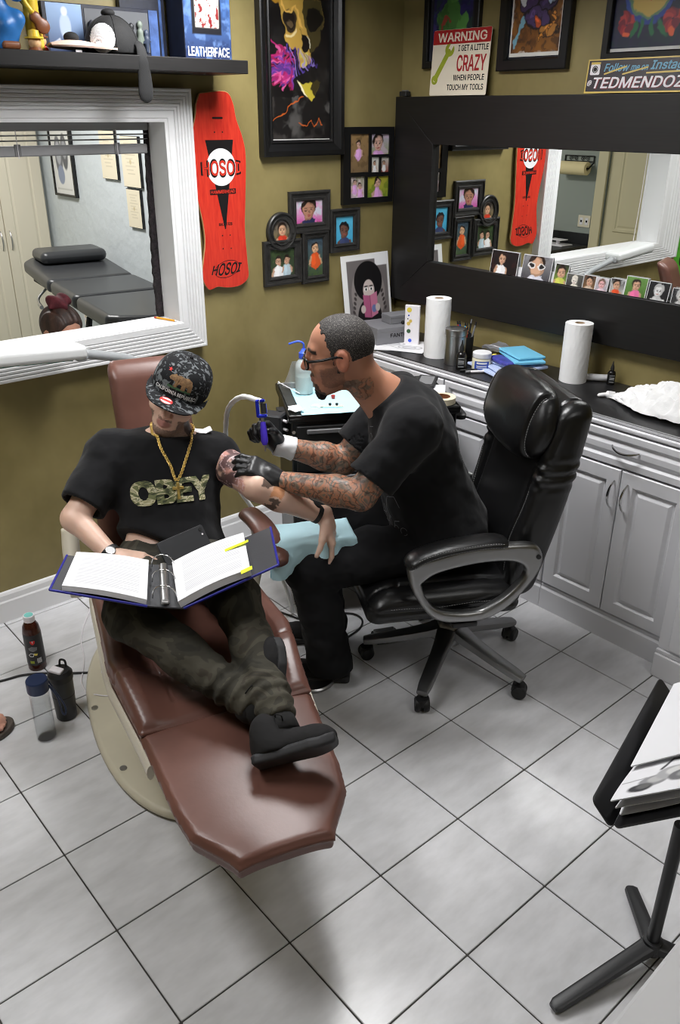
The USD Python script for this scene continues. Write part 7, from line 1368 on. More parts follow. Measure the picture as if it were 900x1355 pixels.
# ----- a sandalled foot at the left edge of the picture
fo_t = thing('person', 'sandalled foot of a person cut off at the left edge', 'person', (-0.36, 1.33, 0))
fx_, fy_ = unit((0.95, 0.1, 0)), unit((-0.1, 0.95, 0)); F0 = np.array([-0.50, 1.30, 0.0])
def foot_f(p):
    q_ = np.c_[(p - F0) @ fx_, (p - F0) @ fy_, p[:, 2]]; d = d_ell(q_, (0.16, 0, 0.05), (0.09, 0.038, 0.026)); d = smin(d, d_ell(q_, (0.05, 0, 0.06), (0.07, 0.034, 0.04)), 0.03); d = smin(d, d_cone(q_, (0.03, 0, 0.07), (0.0, 0, 0.30), 0.036, 0.045), 0.03)
    for k, (x, y, r) in enumerate(((0.25, 0.026, 0.0125), (0.252, 0.006, 0.010), (0.245, -0.011, 0.009), (0.235, -0.025, 0.0085), (0.222, -0.037, 0.008))): d = smin(d, d_cone(q_, (0.2, y * 0.85, 0.048), (x, y, 0.037), r * 1.1, r), 0.006)
    return smax(d, q_[:, 2] - 0.3, 0.01)
bm = nets(foot_f, F0 - np.array([0.1, 0.1, 0.0]), F0 + np.array([0.3, 0.1, 0.33]), 0.004); v = np.array(bm.vertices); put_skin('body', bm, np.ones((len(v), 3)) * lin((214, 160, 140)), np.zeros(len(v)), fo_t)
M['sandal'] = mat('taupe_rubber', (84, 76, 70), rough=0.7); ol_ = spline([(-0.03, 0.02), (-0.02, -0.035), (0.1, -0.036), (0.2, -0.05), (0.262, -0.03), (0.285, 0.01), (0.26, 0.045), (0.18, 0.048), (0.08, 0.04), (-0.03, 0.02)], 5)[:-1]
sn = S('sandal', frame_xf(pillow_plate(sg.Polygon(ol_).buffer(0), 0.024, 0.006, 3), F0, fx_, fy_, ZV), M['sandal'], fo_t, smooth=40); S('strap', frame_xf(tube(spline([(0.14, -0.047, 0.02), (0.145, -0.03, 0.068), (0.15, 0.0, 0.08), (0.145, 0.03, 0.068), (0.14, 0.047, 0.02)], 5), 0.013, prof=np.c_[np.cos(np.linspace(0, 2 * PI, 10, endpoint=False)), 0.25 * np.sin(np.linspace(0, 2 * PI, 10, endpoint=False))]), F0, fx_, fy_, ZV), M['sandal'], sn, smooth=True)

# ---------------------------------------------------------------- ring binder on the client's lap
M['binder'] = mat('binder_vinyl', (52, 53, 57), rough=0.55, bump=0.15, bscale=300); M['binder_blue'] = mat('binder_blue', (34, 36, 140), rough=0.4); M['tab_yellow'] = mat('tab_yellow', (222, 240, 40), rough=0.6)
t = thing('ring_binder', 'open ring binder of printed pages lying across the client\'s lap', 'binder', TC(-0.3, -0.05, 0.78))
LB, LT, RB, RT = TC(-0.33, -0.405, 0.82), TC(-0.075, -0.335, 0.782), TC(-0.49, 0.19, 0.85), TC(-0.195, 0.267, 0.815)
SBl, SBr, STl, STr = TC(-0.457, -0.172, 0.785), TC(-0.505, -0.085, 0.785), TC(-0.195, -0.115, 0.765), TC(-0.235, -0.04, 0.765)
def quad(b0, b1, t0, t1, th, m, name, par, lab=None, sag=0.0, up=0.0, n=10):
    u, v = np.meshgrid(np.linspace(0, 1, n), np.linspace(0, 1, n), indexing='ij'); u, v = u[..., None], v[..., None]
    P = (1 - u) * (1 - v) * b0 + u * (1 - v) * b1 + (1 - u) * v * t0 + u * v * t1 + ZV * (up + sag * np.sin(u * PI))
    g = slab(P, th); return S(name, g, m, par, label=lab), P
def shrink(b0, b1, t0, t1, a0, a1, c0, c1):
    f_ = lambda u, v: (1 - u) * (1 - v) * b0 + u * (1 - v) * b1 + (1 - u) * v * t0 + u * v * t1
    return f_(a0, c0), f_(a1, c0), f_(a0, c1), f_(a1, c1)
quad(LB, SBl, LT, STl, 0.004, M['binder'], 'cover', t); quad(SBl, SBr, STl, STr, 0.004, M['binder'], 'spine', t); quad(SBr, RB, STr, RT, 0.004, M['binder'], 'cover', t)
for a_, b_ in ((LB, LT), (RB, RT), (LB, SBl), (SBr, RB)): S('edge_trim', tube([a_ + ZV * -0.001, b_ + ZV * -0.001], 0.0036, 8), M['binder_blue'], t)
def pages(b0, b1, t0, t1, th, seed, sag):
    pr, P = quad(b0, b1, t0, t1, th, M['paper'], 'page_stack', t, sag=sag, up=th + 0.002, n=14)
    w, h = np.linalg.norm(b1 - b0), np.linalg.norm(t0 - b0); p = Paint(w, h, (222, 222, 225), 0.0018); r_ = np.random.default_rng(seed)
    for k in range(30):
        if k % 11 == 10: continue
        x1 = 0.9 if r_.random() > 0.2 else r_.uniform(0.3, 0.85); p.rect(0.12, 0.9 - 0.027 * k, x1, 0.9 - 0.027 * k + 0.009, (120, 120, 126), 0.7)
    x, y = p.x[..., None], p.y[..., None]; V = (1 - x) * (1 - y) * b0 + x * (1 - y) * b1 + (1 - x) * y * t0 + x * y * t1 + ZV * (th + 0.0032 + sag * np.sin(x * PI)); S('printed_page', grid_mesh(V.transpose(1, 0, 2)), M['print_matte'], pr, cd=p.c.transpose(1, 0, 2).reshape(-1, 3))
    return P
PL = pages(*shrink(LB, SBl, LT, STl, 0.13, 1.0, 0.02, 0.98), 0.014, 3, 0.006); PRr = pages(*shrink(SBr, RB, STr, RT, -0.05, 0.70, 0.03, 0.97), 0.02, 4, 0.008)
quad(*shrink(SBr, RB, STr, RT, 0.48, 0.73, 0.62, 0.68), 0.0006, M['tab_yellow'], 'page_flag', t, lab='bright yellow page flag', up=0.0305)
quad(*shrink(SBr, RB, STr, RT, 0.6, 0.72, -0.03, 0.05), 0.0006, M['tab_yellow'], 'page_flag', t, lab='bright yellow page flag', up=0.0275)
sm_b, sm_t = (SBl + SBr) / 2, (STl + STr) / 2; sd, sx = unit(sm_t - sm_b), unit(SBr - SBl); sn_ = np.cross(sx, sd); sn_ = sn_ if sn_[2] > 0 else -sn_
S('ring_plate', tube([sm_b + sd * 0.01 + sn_ * 0.006, sm_t - sd * 0.01 + sn_ * 0.006], 0.012, prof=np.c_[np.cos(np.linspace(0, 2 * PI, 12, endpoint=False)), 0.5 * np.sin(np.linspace(0, 2 * PI, 12, endpoint=False))], up=sn_), M['steel'], t, smooth=40)
for k, fr in enumerate((0.12, 0.5, 0.88)):
    c_ = sm_b + (sm_t - sm_b) * fr + sn_ * 0.008
    S('ring', tube([c_ + sx * 0.034 * math.cos(a) + sn_ * 0.042 * max(0, math.sin(a)) ** 0.7 for a in np.linspace(0.0, PI, 17)], 0.0017, 8), M['chrome'], t, smooth=True)
S('ring_lever', frame_xf(rbox((0.02, 0.016, 0.006), 0.002), sm_b + sd * 0.006 + sn_ * 0.014, sx, sd, sn_), M['steel'], t, smooth=40)
M['slate'] = mat('slate_case', (44, 45, 48), rough=0.5)
t = thing('tablet', 'dark grey tablet with corner camera on the client\'s lap behind the binder', 'tablet', TC(-0.12, 0.0, 0.77)); a0, a1 = TC(-0.18, -0.06, 0.728), TC(-0.112, 0.098, 0.732); upv = unit(ZV * 0.75 + TA * 0.6); ex_ = unit(a1 - a0); upv = unit(upv - ex_ * (upv @ ex_)); n_ = np.cross(ex_, upv); n_ = n_ if (n_ @ -TA) > 0 else -n_
S('body', frame_xf(pillow_plate(sg.box(0, 0, 0.172, 0.085).buffer(-0.008).buffer(0.008), 0.009, 0.002, 2), a0, ex_, upv, n_), M['slate'], t, smooth=40); S('camera', frame_xf(cyl(0.006, 0.009, 0.0105, 16, (0.158, 0.072, 0)), a0, ex_, upv, n_), M['ink'], t); S('flash', frame_xf(cyl(0.003, 0.009, 0.01, 12, (0.158, 0.055, 0)), a0, ex_, upv, n_), M['off_white'], t)

# ---------------------------------------------------------------- tool chest and what is on it
KF, KE, KD = np.array([0.978, 1.244, 0.0]), np.array([0.866, -0.5, 0.0]), np.array([0.5, 0.866, 0.0]); KW_, KDp, KZ = 0.70, 0.445, 0.915
def KP(u, v, z): return KF + KE * u + KD * v + ZV * z
def KX(m): return frame_xf(m, KF, KE, KD, ZV)
t = thing('tool_chest', 'black steel tool chest with drawers behind the artist, rubber-matted top', 'tool chest', KP(0.35, 0.22, 0))
S('cabinet', KX(box(0.012, KW_ - 0.012, 0.012, KDp - 0.006, 0.11, 0.90, 0.004)), M['blackgloss'], t)
M['mat_rubber'] = mat('rubber_mat', (52, 54, 52), rough=0.5); S('top_tray', KX(cat([box(0, KW_, 0, KDp, 0.885, 0.905, 0.004), box(0, KW_, 0, 0.01, 0.9, 0.917, 0.003), box(0, KW_, KDp - 0.01, KDp, 0.9, 0.917, 0.003), box(0, 0.01, 0, KDp, 0.9, 0.917, 0.003), box(KW_ - 0.01, KW_, 0, KDp, 0.9, 0.917, 0.003)])), M['blackgloss'], t); S('mat', KX(box(0.011, KW_ - 0.011, 0.011, KDp - 0.011, 0.904, 0.9155)), M['mat_rubber'], t)
for k, (z0, z1) in enumerate(((0.775, 0.87), (0.675, 0.768), (0.575, 0.668), (0.44, 0.568), (0.29, 0.433), (0.13, 0.283))):
    d = S('drawer', KX(box(0.03, KW_ - 0.03, -0.004, 0.014, z0, z1, 0.003)), M['blackmatte'], t); S('handle', KX(box(0.07, KW_ - 0.07, -0.014, -0.003, z1 - 0.03, z1 - 0.012, 0.003)), M['dust'], d, label='grey full-width drawer pull')
for v_ in (0.06, KDp - 0.06):
    for u_ in (0.07, KW_ - 0.07): S('caster', cat([KX(xf(lathe([(0, -0.014), (0.045, -0.014), (0.05, -0.008), (0.05, 0.008), (0.045, 0.014), (0, 0.014)], 20), (u_, v_, 0.05), (90, 0, 0))), KX(box(u_ - 0.025, u_ + 0.025, v_ - 0.02, v_ + 0.02, 0.09, 0.112))]), M['wheel'], t, smooth=40)
S('side_handle', KX(cat([tube(spline([(KW_ - 0.01, 0.04, 0.86), (KW_ + 0.03, 0.05, 0.86), (KW_ + 0.03, KDp - 0.15, 0.86), (KW_ - 0.01, KDp - 0.14, 0.86)], 4), 0.012, 8)])), M['wheel'], t, smooth=40)
for z in (0.85, 0.78): S('corner_bolt', KX(xf(cyl(0.007, 0, 0.004, 12), (0.018, -0.004, z), (90, 0, 0))), M['chrome'], t)
z0 = 0.918
t = thing('surgical_mat', 'pale blue paper mat spread on the left of the tool chest', 'mat', KP(0.15, 0.15, z0)); u, v = np.meshgrid(np.linspace(0.05, 0.30, 14), np.linspace(-0.012, 0.335, 16), indexing='ij'); P = KP(0, 0, 0) + KE * u[..., None] + KD * v[..., None] + ZV * (z0 + 0.0025 + 0.003 * meshkit.fbm(np.stack([u * 20, v * 20, u * 0], -1), 2, 1))[..., None]; S('sheet', slab(P, 0.0012), M['blue_pad2'], t)
zi = z0 + 0.0065
def plastic(name, col, rough=0.12, fac=0.35):
    return usdkit.material(stage, '/World/Looks/' + name, {'t': ('transparent_bsdf', {'color': tuple(lin(col))}), 'd': ('principled_bsdf', {'base_color': tuple(lin(col)), 'roughness': rough}), 'm': ('mix_closure', {'fac': fac})}, [('t.BSDF', 'm.closure1'), ('d.BSDF', 'm.closure2')], surface='m.closure')
M['ldpe'] = plastic('milky_plastic', (226, 234, 234), 0.25, 0.55); M['bag'] = plastic('thin_bag', (240, 240, 240), 0.15, 0.25); M['liquid'] = mat('milky_liquid', (208, 222, 214), rough=0.2); M['squeeze_blue'] = mat('squeeze_blue', (66, 100, 226), rough=0.35)
t = thing('wash_bottle', 'clear squeeze wash bottle with bent blue spout on blue mat', 'bottle', KP(0.10, 0.26, zi)); bc_ = KP(0.10, 0.262, zi)
S('body', lathe([(0, 0), (0.034, 0), (0.037, 0.005), (0.037, 0.10), (0.033, 0.125), (0.018, 0.145), (0.016, 0.15), (0, 0.15)], 36).apply_translation(bc_), M['ldpe'], t, smooth=40); S('liquid', lathe([(0, 0.004), (0.0345, 0.004), (0.0345, 0.072), (0, 0.072)], 32).apply_translation(bc_), M['liquid'], t, smooth=40)
cpx = S('cap', lathe([(0, 0.148), (0.02, 0.148), (0.02, 0.17), (0.014, 0.174), (0.008, 0.186), (0, 0.186)], 24).apply_translation(bc_), M['squeeze_blue'], t, smooth=30); S('spout', tube(spline([bc_ + ZV * 0.183, bc_ + ZV * 0.205, bc_ + ZV * 0.215 - RIGHT * 0.014, bc_ + ZV * 0.214 - RIGHT * 0.032, bc_ + ZV * 0.205 - RIGHT * 0.06], 6), 0.0042, 10), M['squeeze_blue'], cpx, smooth=True)
t = thing('plastic_bag', 'thin clear plastic bag standing behind the wash bottle', 'bag', KP(0.06, 0.33, zi)); u, v = np.meshgrid(np.linspace(-1, 1, 12), np.linspace(0, 1, 10), indexing='ij'); P = KP(0.075, 0.345, zi) + KE * (0.055 * u * (1 - 0.7 * v))[..., None] + KD * (0.02 * np.sin(u * 4 + v * 3) * (1 - v) - 0.03 * v)[..., None] + ZV * (0.12 * v)[..., None]; S('film', slab(P, 0.0012), M['bag'], t, smooth=60)
for nm, lab, u_, v_, r_, h_, m_ in (('pigment_pot', 'red ink cup on the blue mat under the artist\'s chin', 0.206, 0.168, 0.009, 0.012, 'toy_red'), ('pigment_pot', 'left black ink cup on the blue mat', 0.177, 0.078, 0.006, 0.008, 'ink'), ('pigment_pot', 'right black ink cup on the blue mat', 0.204, 0.074, 0.006, 0.008, 'ink')):
    q_ = thing(nm, lab, 'ink cup', KP(u_, v_, zi)); S('cup', lathe([(0, 0), (r_ * 0.8, 0), (r_, h_), (r_ * 0.8, h_), (r_ * 0.6, h_ * 0.4), (0, h_ * 0.4)], 18).apply_translation(KP(u_, v_, zi)), M[m_], q_, smooth=40)
t = thing('spatula_stick', 'cream wooden stick lying across the blue mat', 'stick', KP(0.17, 0.06, zi)); S('stick', tube([KP(0.135, 0.062, zi + 0.003), KP(0.225, 0.05, zi + 0.003)], 0.0025, 8), M['cream'], t)
t = thing('ointment_smear', 'pale smear of ointment on the blue mat', 'ointment', KP(0.118, 0.085, zi)); S('blob', nets(lambda p: smin(d_ell(p, KP(0.118, 0.088, zi - 0.002), (0.022, 0.014, 0.007)), d_ell(p, KP(0.135, 0.07, zi - 0.002), (0.012, 0.012, 0.005)), 0.01), KP(0.118, 0.085, zi) - 0.05, KP(0.118, 0.085, zi) + 0.05, 0.003), M['liquid'], t, smooth=True)
t = thing('cotton_swab', 'white swab propped against the wash bottle', 'swab', KP(0.04, 0.27, zi)); S('stick', tube([KP(0.0, 0.31, zi + 0.035), KP(0.075, 0.215, zi + 0.012)], 0.0018, 8), M['wrap'], t); S('tip', xf(trimesh.creation.icosphere(2, 0.004), KP(0.0, 0.31, zi + 0.035)), M['wrap'], t, smooth=True)
t = thing('gauze_squares', 'folded white gauze squares at the left edge of blue mat', 'gauze', KP(0.03, 0.05, z0)); 
for k, (u_, v_, a_) in enumerate(((0.034, 0.075, 0.3), (0.028, 0.05, -0.2), (0.036, 0.025, 0.5))): S('square', KX(xf(cbox((0.045, 0.04, 0.003), 0.0008), (u_, v_, z0 + 0.008 + 0.003 * k), (0, 0, math.degrees(a_)))), M['wrap'], t)
M['tape'] = mat('masking_tape', (224, 214, 186), rough=0.6)
t = thing('masking_tape_roll', 'roll of cream masking tape on the right corner of tool chest', 'tape', KP(0.637, 0.06, z0)); rl = lathe([(0.033, 0), (0.055, 0), (0.055, 0.024), (0.033, 0.024), (0.033, 0)], 40); rl.fix_normals(); S('tape', rl.apply_translation(KP(0.637, 0.06, z0 + 0.0005)), M['tape'], t, smooth=40); rl = lathe([(0.0315, 0), (0.033, 0), (0.033, 0.0245), (0.0315, 0.0245), (0.0315, 0)], 40); rl.fix_normals(); S('core', rl.apply_translation(KP(0.637, 0.06, z0 + 0.0005)), M['toy_brown'], t, smooth=40)
t = thing('white_sheet', 'white paper sheets lying on the tool chest under the phone', 'paper', KP(0.6, 0.25, z0))
for k, (u_, v_, a_) in enumerate(((0.53, 0.28, 12), (0.61, 0.20, -18))): S('sheet', KX(xf(cbox((0.16, 0.21, 0.0012), 0), (u_, v_, z0 + 0.0015 * (k + 0.6)), (0, 0, a_))), M['paper'], t)
t = thing('phone', 'black phone in a thick rubber case on the tool chest', 'phone', KP(0.655, 0.30, z0)); fp_ = lambda m: KX(xf(m, (0.645, 0.315, z0 + 0.0035), (0, 0, -24))); S('case', fp_(pillow_plate(sg.box(-0.042, -0.078, 0.042, 0.078).buffer(-0.012).buffer(0.012), 0.014, 0.004, 3)), M['blackmatte'], t, smooth=40); S('screen', fp_(extrude(sg.box(-0.03, -0.06, 0.03, 0.06), 0.0147)), M['dust'], t)
M['led'] = mat('green_led', (130, 240, 60), rough=0.4, emit=2.0)
t = thing('power_supply', 'small black power supply with green digits beside the tool chest', 'power supply', KP(-0.06, 0.14, 0.84)); pw_ = Wall(KP(-0.11, 0.09, 0.845), unit(0.85 * KE - 0.5 * KD), unit(-KD * 0.85 - KE * 0.5))
S('box', pw_.at(box(0.0, 0.095, 0.0, 0.07, -0.04, 0.055, 0.006)), M['slate'], t); S('display', pw_.at(box(0.012, 0.055, -0.001, 0.002, 0.008, 0.036)), M['ink'], t); S('digits', pw_.flat(text_c('78', 0.018, 0.0008, True), 0.033, 0.022, 0.001), M['led'], t); S('bracket', KX(box(-0.03, 0.02, 0.10, 0.17, 0.80, 0.90, 0.003)), M['blackmatte'], t)
for k in range(2): S('plug', tube([pw_.pt(0.095, 0.03 - 0.035 * k, -0.03), pw_.pt(0.115, 0.03 - 0.035 * k, -0.02)], 0.006, 10), M['off_white'], t, smooth=40)

# ---------------------------------------------------------------- things on the counter
ZC = 0.9385
M['carton_gray'] = mat('carton_gray', (124, 124, 128), rough=0.6); M['towel'] = mat('towel_white', (240, 240, 240), rough=0.9, bump=0.5, bscale=70, bdist=0.003); M['card_tube'] = mat('card_tube', (176, 150, 120), rough=0.8); M['amber'] = mat('black_bottle', (18, 17, 17), rough=0.15); M['jar_cream'] = mat('jar_cream', (232, 226, 196), rough=0.25); M['label_blue'] = mat('label_blue', (40, 74, 170), rough=0.4); M['yellow_thing'] = mat('yellow_plastic', (220, 200, 80), rough=0.5); M['scrub'] = mat('scrub_blue', (110, 186, 218), rough=0.8); M['lilac'] = mat('lilac_pad', (178, 192, 224), rough=0.8); M['violet'] = mat('violet_glove_pack', (74, 76, 168), rough=0.3, var=0.5, vscale=40)
ck = math.radians(-12)
def CK(m, x, y, rz=0): return xf(m, (x, y, ZC), (0, 0, rz))
t = thing('carton', 'large grey carton with printed emblem below the poster', 'box', (2.06, 1.84, ZC)); S('body', CK(box(-0.115, 0.115, -0.10, 0.10, 0.0005, 0.085, 0.002), 2.05, 1.815, -14), M['carton_gray'], t); S('lid_line', CK(box(-0.1155, 0.1155, -0.1005, 0.1005, 0.062, 0.064), 2.05, 1.815, -14), M['dust'], t)
fr_ = Wall((2.05, 1.815, ZC), (math.cos(math.radians(-14)), math.sin(math.radians(-14)), 0), (math.sin(math.radians(-14)), -math.cos(math.radians(-14)), 0)); rg = lambda x, z, r0, r1: extrude(sg.Point(x, z).buffer(r1).difference(sg.Point(x, z).buffer(r0)), 0.0005)
fl_ = Wall((2.05, 1.815, ZC), fr_.en, -fr_.ex)
S('emblem', fl_.flat(cat([rg(-0.02, 0.035, 0.013, 0.016)] + [extrude(affinity.rotate(sg.box(-0.0225, 0.047, -0.0175, 0.06), a, origin=(-0.02, 0.035)), 0.0005) for a in range(0, 360, 45)] + [extrude(sg.Point(-0.02, 0.035).buffer(0.006), 0.0005)]), 0, 0, 0.1155), M['ink'], t); S('lettering', fr_.flat(text_c('FANTOM', 0.018, 0.0005, True, 0.12), 0.02, 0.045, 0.1005), M['ink'], t)
t = thing('carton', 'small grey carton stacked on the larger one', 'box', (2.10, 1.80, ZC + 0.0855)); S('body', CK(box(-0.07, 0.07, -0.045, 0.045, 0.0858, 0.128, 0.002), 2.105, 1.80, -14), M['carton_gray'], t); S('flap', CK(box(-0.071, 0.071, -0.046, 0.046, 0.115, 0.117), 2.105, 1.80, -14), M['dust'], t)
t = thing('ball_knob', 'tiny dark ball beside the small grey carton', 'ball', (2.09, 1.74, ZC + 0.086)); S('ball', xf(trimesh.creation.icosphere(2, 0.009), (2.085, 1.742, ZC + 0.0947)), M['ink'], t, smooth=True)
p = Paint(0.30, 0.21, (232, 232, 234), 0.003, 0.05, 2)
for k, (x, y, rx, ry) in enumerate(((0.35, 0.6, 0.22, 0.2), (0.38, 0.58, 0.12, 0.12), (0.72, 0.4, 0.2, 0.16), (0.7, 0.38, 0.12, 0.1))): p.ell(x, y, rx, ry, (120, 120, 124)); p.ell(x, y, rx - 0.012, ry - 0.014, (224, 224, 228) if k % 2 == 0 else (206, 206, 210))
p.line([(0.1, 0.3), (0.4, 0.35), (0.6, 0.2), (0.9, 0.3)], 0.012, (140, 140, 144)); dw = Wall((1.888, 1.82, ZC + 0.0028), (0.45, -0.89, 0), (0, 0, 1), (0.89, 0.45, 0))
t = thing('drawing_sheet', 'pencil drawing on white paper lying on the counter by the cartons', 'drawing', (1.95, 1.65, ZC)); dgx = np.array([0.45, -0.89, 0]); dgy = np.array([0.89, 0.45, 0]); dO = np.array([1.845, 1.77, ZC + 0.002])
S('sheet', frame_xf(cbox((0.304, 0.214, 0.0012)), dO + dgx * 0.15 + dgy * 0.105, dgx, dgy, ZV), M['paper'], t); V = dO + dgx * (p.px * 0.3)[..., None] + dgy * (p.py * 0.21)[..., None] + ZV * 0.001; S('print', grid_mesh(V), M['print_matte'], t, cd=p.c.reshape(-1, 3)); S('sheet', frame_xf(cbox((0.29, 0.2, 0.001)), dO + dgx * 0.17 + dgy * 0.11 - ZV * 0.0012, unit(dgx + 0.25 * dgy), unit(dgy - 0.25 * dgx), ZV), M['paper'], t)
t = thing('sticker_card', 'upright white card with colourful shapes behind the paper towel roll', 'card', (2.06, 1.64, ZC)); sc = Wall((2.045, 1.69, ZC), unit((0.5, -0.86, 0)), unit((-0.86, -0.5, 0))); S('card', sc.at(box(0.0, 0.075, 0.0, 0.016, 0.0005, 0.195, 0.003)), M['off_white'], t)
for k, (x, z, r_, m_) in enumerate(((0.022, 0.172, 0.012, 'yellow_thing'), (0.02, 0.145, 0.004, 'label_blue'), (0.02, 0.105, 0.009, 'gold'), (0.03, 0.118, 0.008, 'gold'), (0.022, 0.068, 0.01, 'grass_green'), (0.03, 0.022, 0.009, 'squeeze_blue'), (0.016, 0.128, 0.003, 'ink'))): S('spot', sc.flat(extrude(sg.Point(x, z).buffer(r_, 3 if k % 2 else 10), 0.0008), 0, 0, 0.0002), M[m_], t)
def towel_roll(label, x, y, h, r=0.057, rz=0):
    t = thing('paper_towel_roll', label, 'paper towel roll', (x, y, ZC)); n = 80; a = np.linspace(0, 2 * PI, n, endpoint=False); zs = np.linspace(0, h, 30); R_ = r + 0.0012 * meshkit.noise(np.stack([np.repeat(np.cos(a)[None] * 9, 30, 0), np.repeat(np.sin(a)[None] * 9, 30, 0), np.repeat(zs[:, None] * 40, n, 1)], -1)) + 0.0025 * (np.abs(a - 2.2) < 0.05)
    V = np.stack([R_ * np.cos(a), R_ * np.sin(a), np.repeat(zs[:, None], n, 1)], -1).reshape(-1, 3); ri = 0.021; V = np.vstack([V, np.c_[ri * np.cos(a), ri * np.sin(a), np.full(n, h)], np.c_[ri * np.cos(a), ri * np.sin(a), np.full(n, 0)]]); F = []
    for i in range(29):
        for j in range(n): b = (j + 1) % n; F += [(i * n + j, i * n + b, (i + 1) * n + b), (i * n + j, (i + 1) * n + b, (i + 1) * n + j)]
    for j in range(n):
        b = (j + 1) % n; T_, I_, B_ = 29 * n, 30 * n, 31 * n; F += [(T_ + j, T_ + b, I_ + b), (T_ + j, I_ + b, I_ + j), (I_ + j, I_ + b, B_ + b), (I_ + j, B_ + b, B_ + j), (B_ + j, B_ + b, b), (B_ + j, b, j)]
    S('paper', trimesh.Trimesh(V + np.array([x, y, ZC + 0.0005]), F, process=False), M['towel'], t, smooth=50); tb = lathe([(0.0185, 0.002), (0.0208, 0.002), (0.0208, h + 0.0005), (0.0185, h + 0.0005), (0.0185, 0.002)], 28); tb.fix_normals(); S('core', tb.apply_translation((x, y, ZC)), M['card_tube'], t, smooth=40)
towel_roll('white paper towel roll standing beside the steel canister', 2.005, 1.432, 0.272); towel_roll('white paper towel roll standing behind the office chair', 2.165, 0.775, 0.25, 0.056)
t = thing('steel_canister', 'brushed steel canister with lid on the counter', 'canister', (1.985, 1.29, ZC)); cc = np.array([1.975, 1.29, ZC]); S('body', lathe([(0, 0.0005), (0.046, 0.0005), (0.048, 0.004), (0.048, 0.13), (0.046, 0.133), (0, 0.133)], 48).apply_translation(cc), M['steel'], t, smooth=40); lid = S('lid', lathe([(0, 0.134), (0.0495, 0.134), (0.0505, 0.137), (0.0505, 0.158), (0.048, 0.163), (0.03, 0.166), (0, 0.167)], 48).apply_translation(cc), M['steel'], t, smooth=30); S('clasp', tube(spline([cc + np.array([0.035, -0.04, 0.15]), cc + np.array([0.044, -0.05, 0.14]), cc + np.array([0.04, -0.046, 0.12])], 5), 0.003, 8), M['ink'], lid, smooth=True)
t = thing('pen_cup', 'black cup of pens behind the steel canister', 'cup', (2.11, 1.36, ZC)); pc = np.array([2.10, 1.34, ZC]); cu_ = lathe([(0, 0.0005), (0.036, 0.0005), (0.04, 0.10), (0.037, 0.10), (0.033, 0.005), (0, 0.005)], 30); S('cup', cu_.apply_translation(pc), M['ink'], t, smooth=40)
for k, (dx, dy, h, m_) in enumerate(((-0.02, 0.015, 0.17, 'toy_red'), (-0.005, 0.02, 0.165, 'label_blue'), (0.01, 0.012, 0.155, 'scrub'), (0.0, -0.004, 0.16, 'pencil'), (0.014, -0.006, 0.175, 'ink'), (0.02, -0.018, 0.165, 'dust'), (-0.012, -0.016, 0.15, 'toy_red'))):
    q_ = thing('pen', ['red pen leaning left in the black pen cup', 'dark blue pen in the black pen cup', 'light blue pen in the black pen cup', 'orange pencil in the black pen cup', 'tall black pen in the black pen cup', 'grey pen leaning right in the black pen cup', 'short red pen at front of the black pen cup'][k], 'pen', pc); a_, b_ = pc + np.array([dx * 0.5, dy * 0.5, 0.008]), pc + np.array([dx * 1.7, dy * 1.7, h]); S('barrel', tube([a_, a_ + (b_ - a_) * 0.9], 0.0042, 8), M[m_], q_); S('cap', tube([a_ + (b_ - a_) * 0.9, b_], [0.0045, 0.003], 8), M['ink'] if m_ != 'ink' else M['dust'], q_)
def dropper(label, x, y, s=1.0, lab=True):
    t = thing('ink_bottle', label, 'bottle', (x, y, ZC)); o_ = np.array([x, y, ZC + 0.0005]); S('body', lathe([(0, 0), (0.021 * s, 0), (0.0225 * s, 0.003 * s), (0.0225 * s, 0.065 * s), (0.018 * s, 0.075 * s), (0.009 * s, 0.08 * s), (0.009 * s, 0.088 * s), (0, 0.088 * s)], 30).apply_translation(o_), M['amber'], t, smooth=40); S('nozzle', lathe([(0, 0.085 * s), (0.011 * s, 0.085 * s), (0.0095 * s, 0.1 * s), (0.004 * s, 0.118 * s), (0.0022 * s, 0.132 * s), (0, 0.132 * s)], 20).apply_translation(o_), M['ink'], t, smooth=40)
    a = np.linspace(-0.75, 0.75, 12) + math.atan2(-0.66, -0.75); z_ = np.linspace(0.012, 0.058, 2) * s; P = np.array([[o_ + np.array([0.0229 * s * math.cos(q_), 0.0229 * s * math.sin(q_), zz]) for zz in z_] for q_ in a]); S('label', slab(P, 0.0004), M['slate'], t)
    fr2 = Wall(o_, (0.66, -0.75, 0), (-0.75, -0.66, 0)); S('label_frame', fr2.flat(cat([extrude(sg.box(-0.013 * s, z * s, 0.013 * s, (z + 0.0012) * s), 0.0005) for z in (0.016, 0.03, 0.036, 0.042, 0.054)]), 0, 0, 0.0232 * s), M['thread_white'], t)
dropper('black dropper bottle in front of the steel canister', 1.925, 1.205, 1.0); dropper('small black ink bottle near the wall end of counter', 2.245, 0.64, 0.75)
t = thing('ointment_jar', 'cream jar with white lid and blue label on the counter', 'jar', (2.01, 1.16, ZC)); o_ = np.array([1.995, 1.145, ZC + 0.0005]); S('body', lathe([(0, 0), (0.04, 0), (0.043, 0.005), (0.043, 0.05), (0.038, 0.056), (0, 0.056)], 40).apply_translation(o_), M['jar_cream'], t, smooth=40); S('lid', lathe([(0, 0.057), (0.041, 0.057), (0.042, 0.06), (0.042, 0.077), (0.039, 0.08), (0, 0.08)], 40).apply_translation(o_), M['paper'], t, smooth=30)
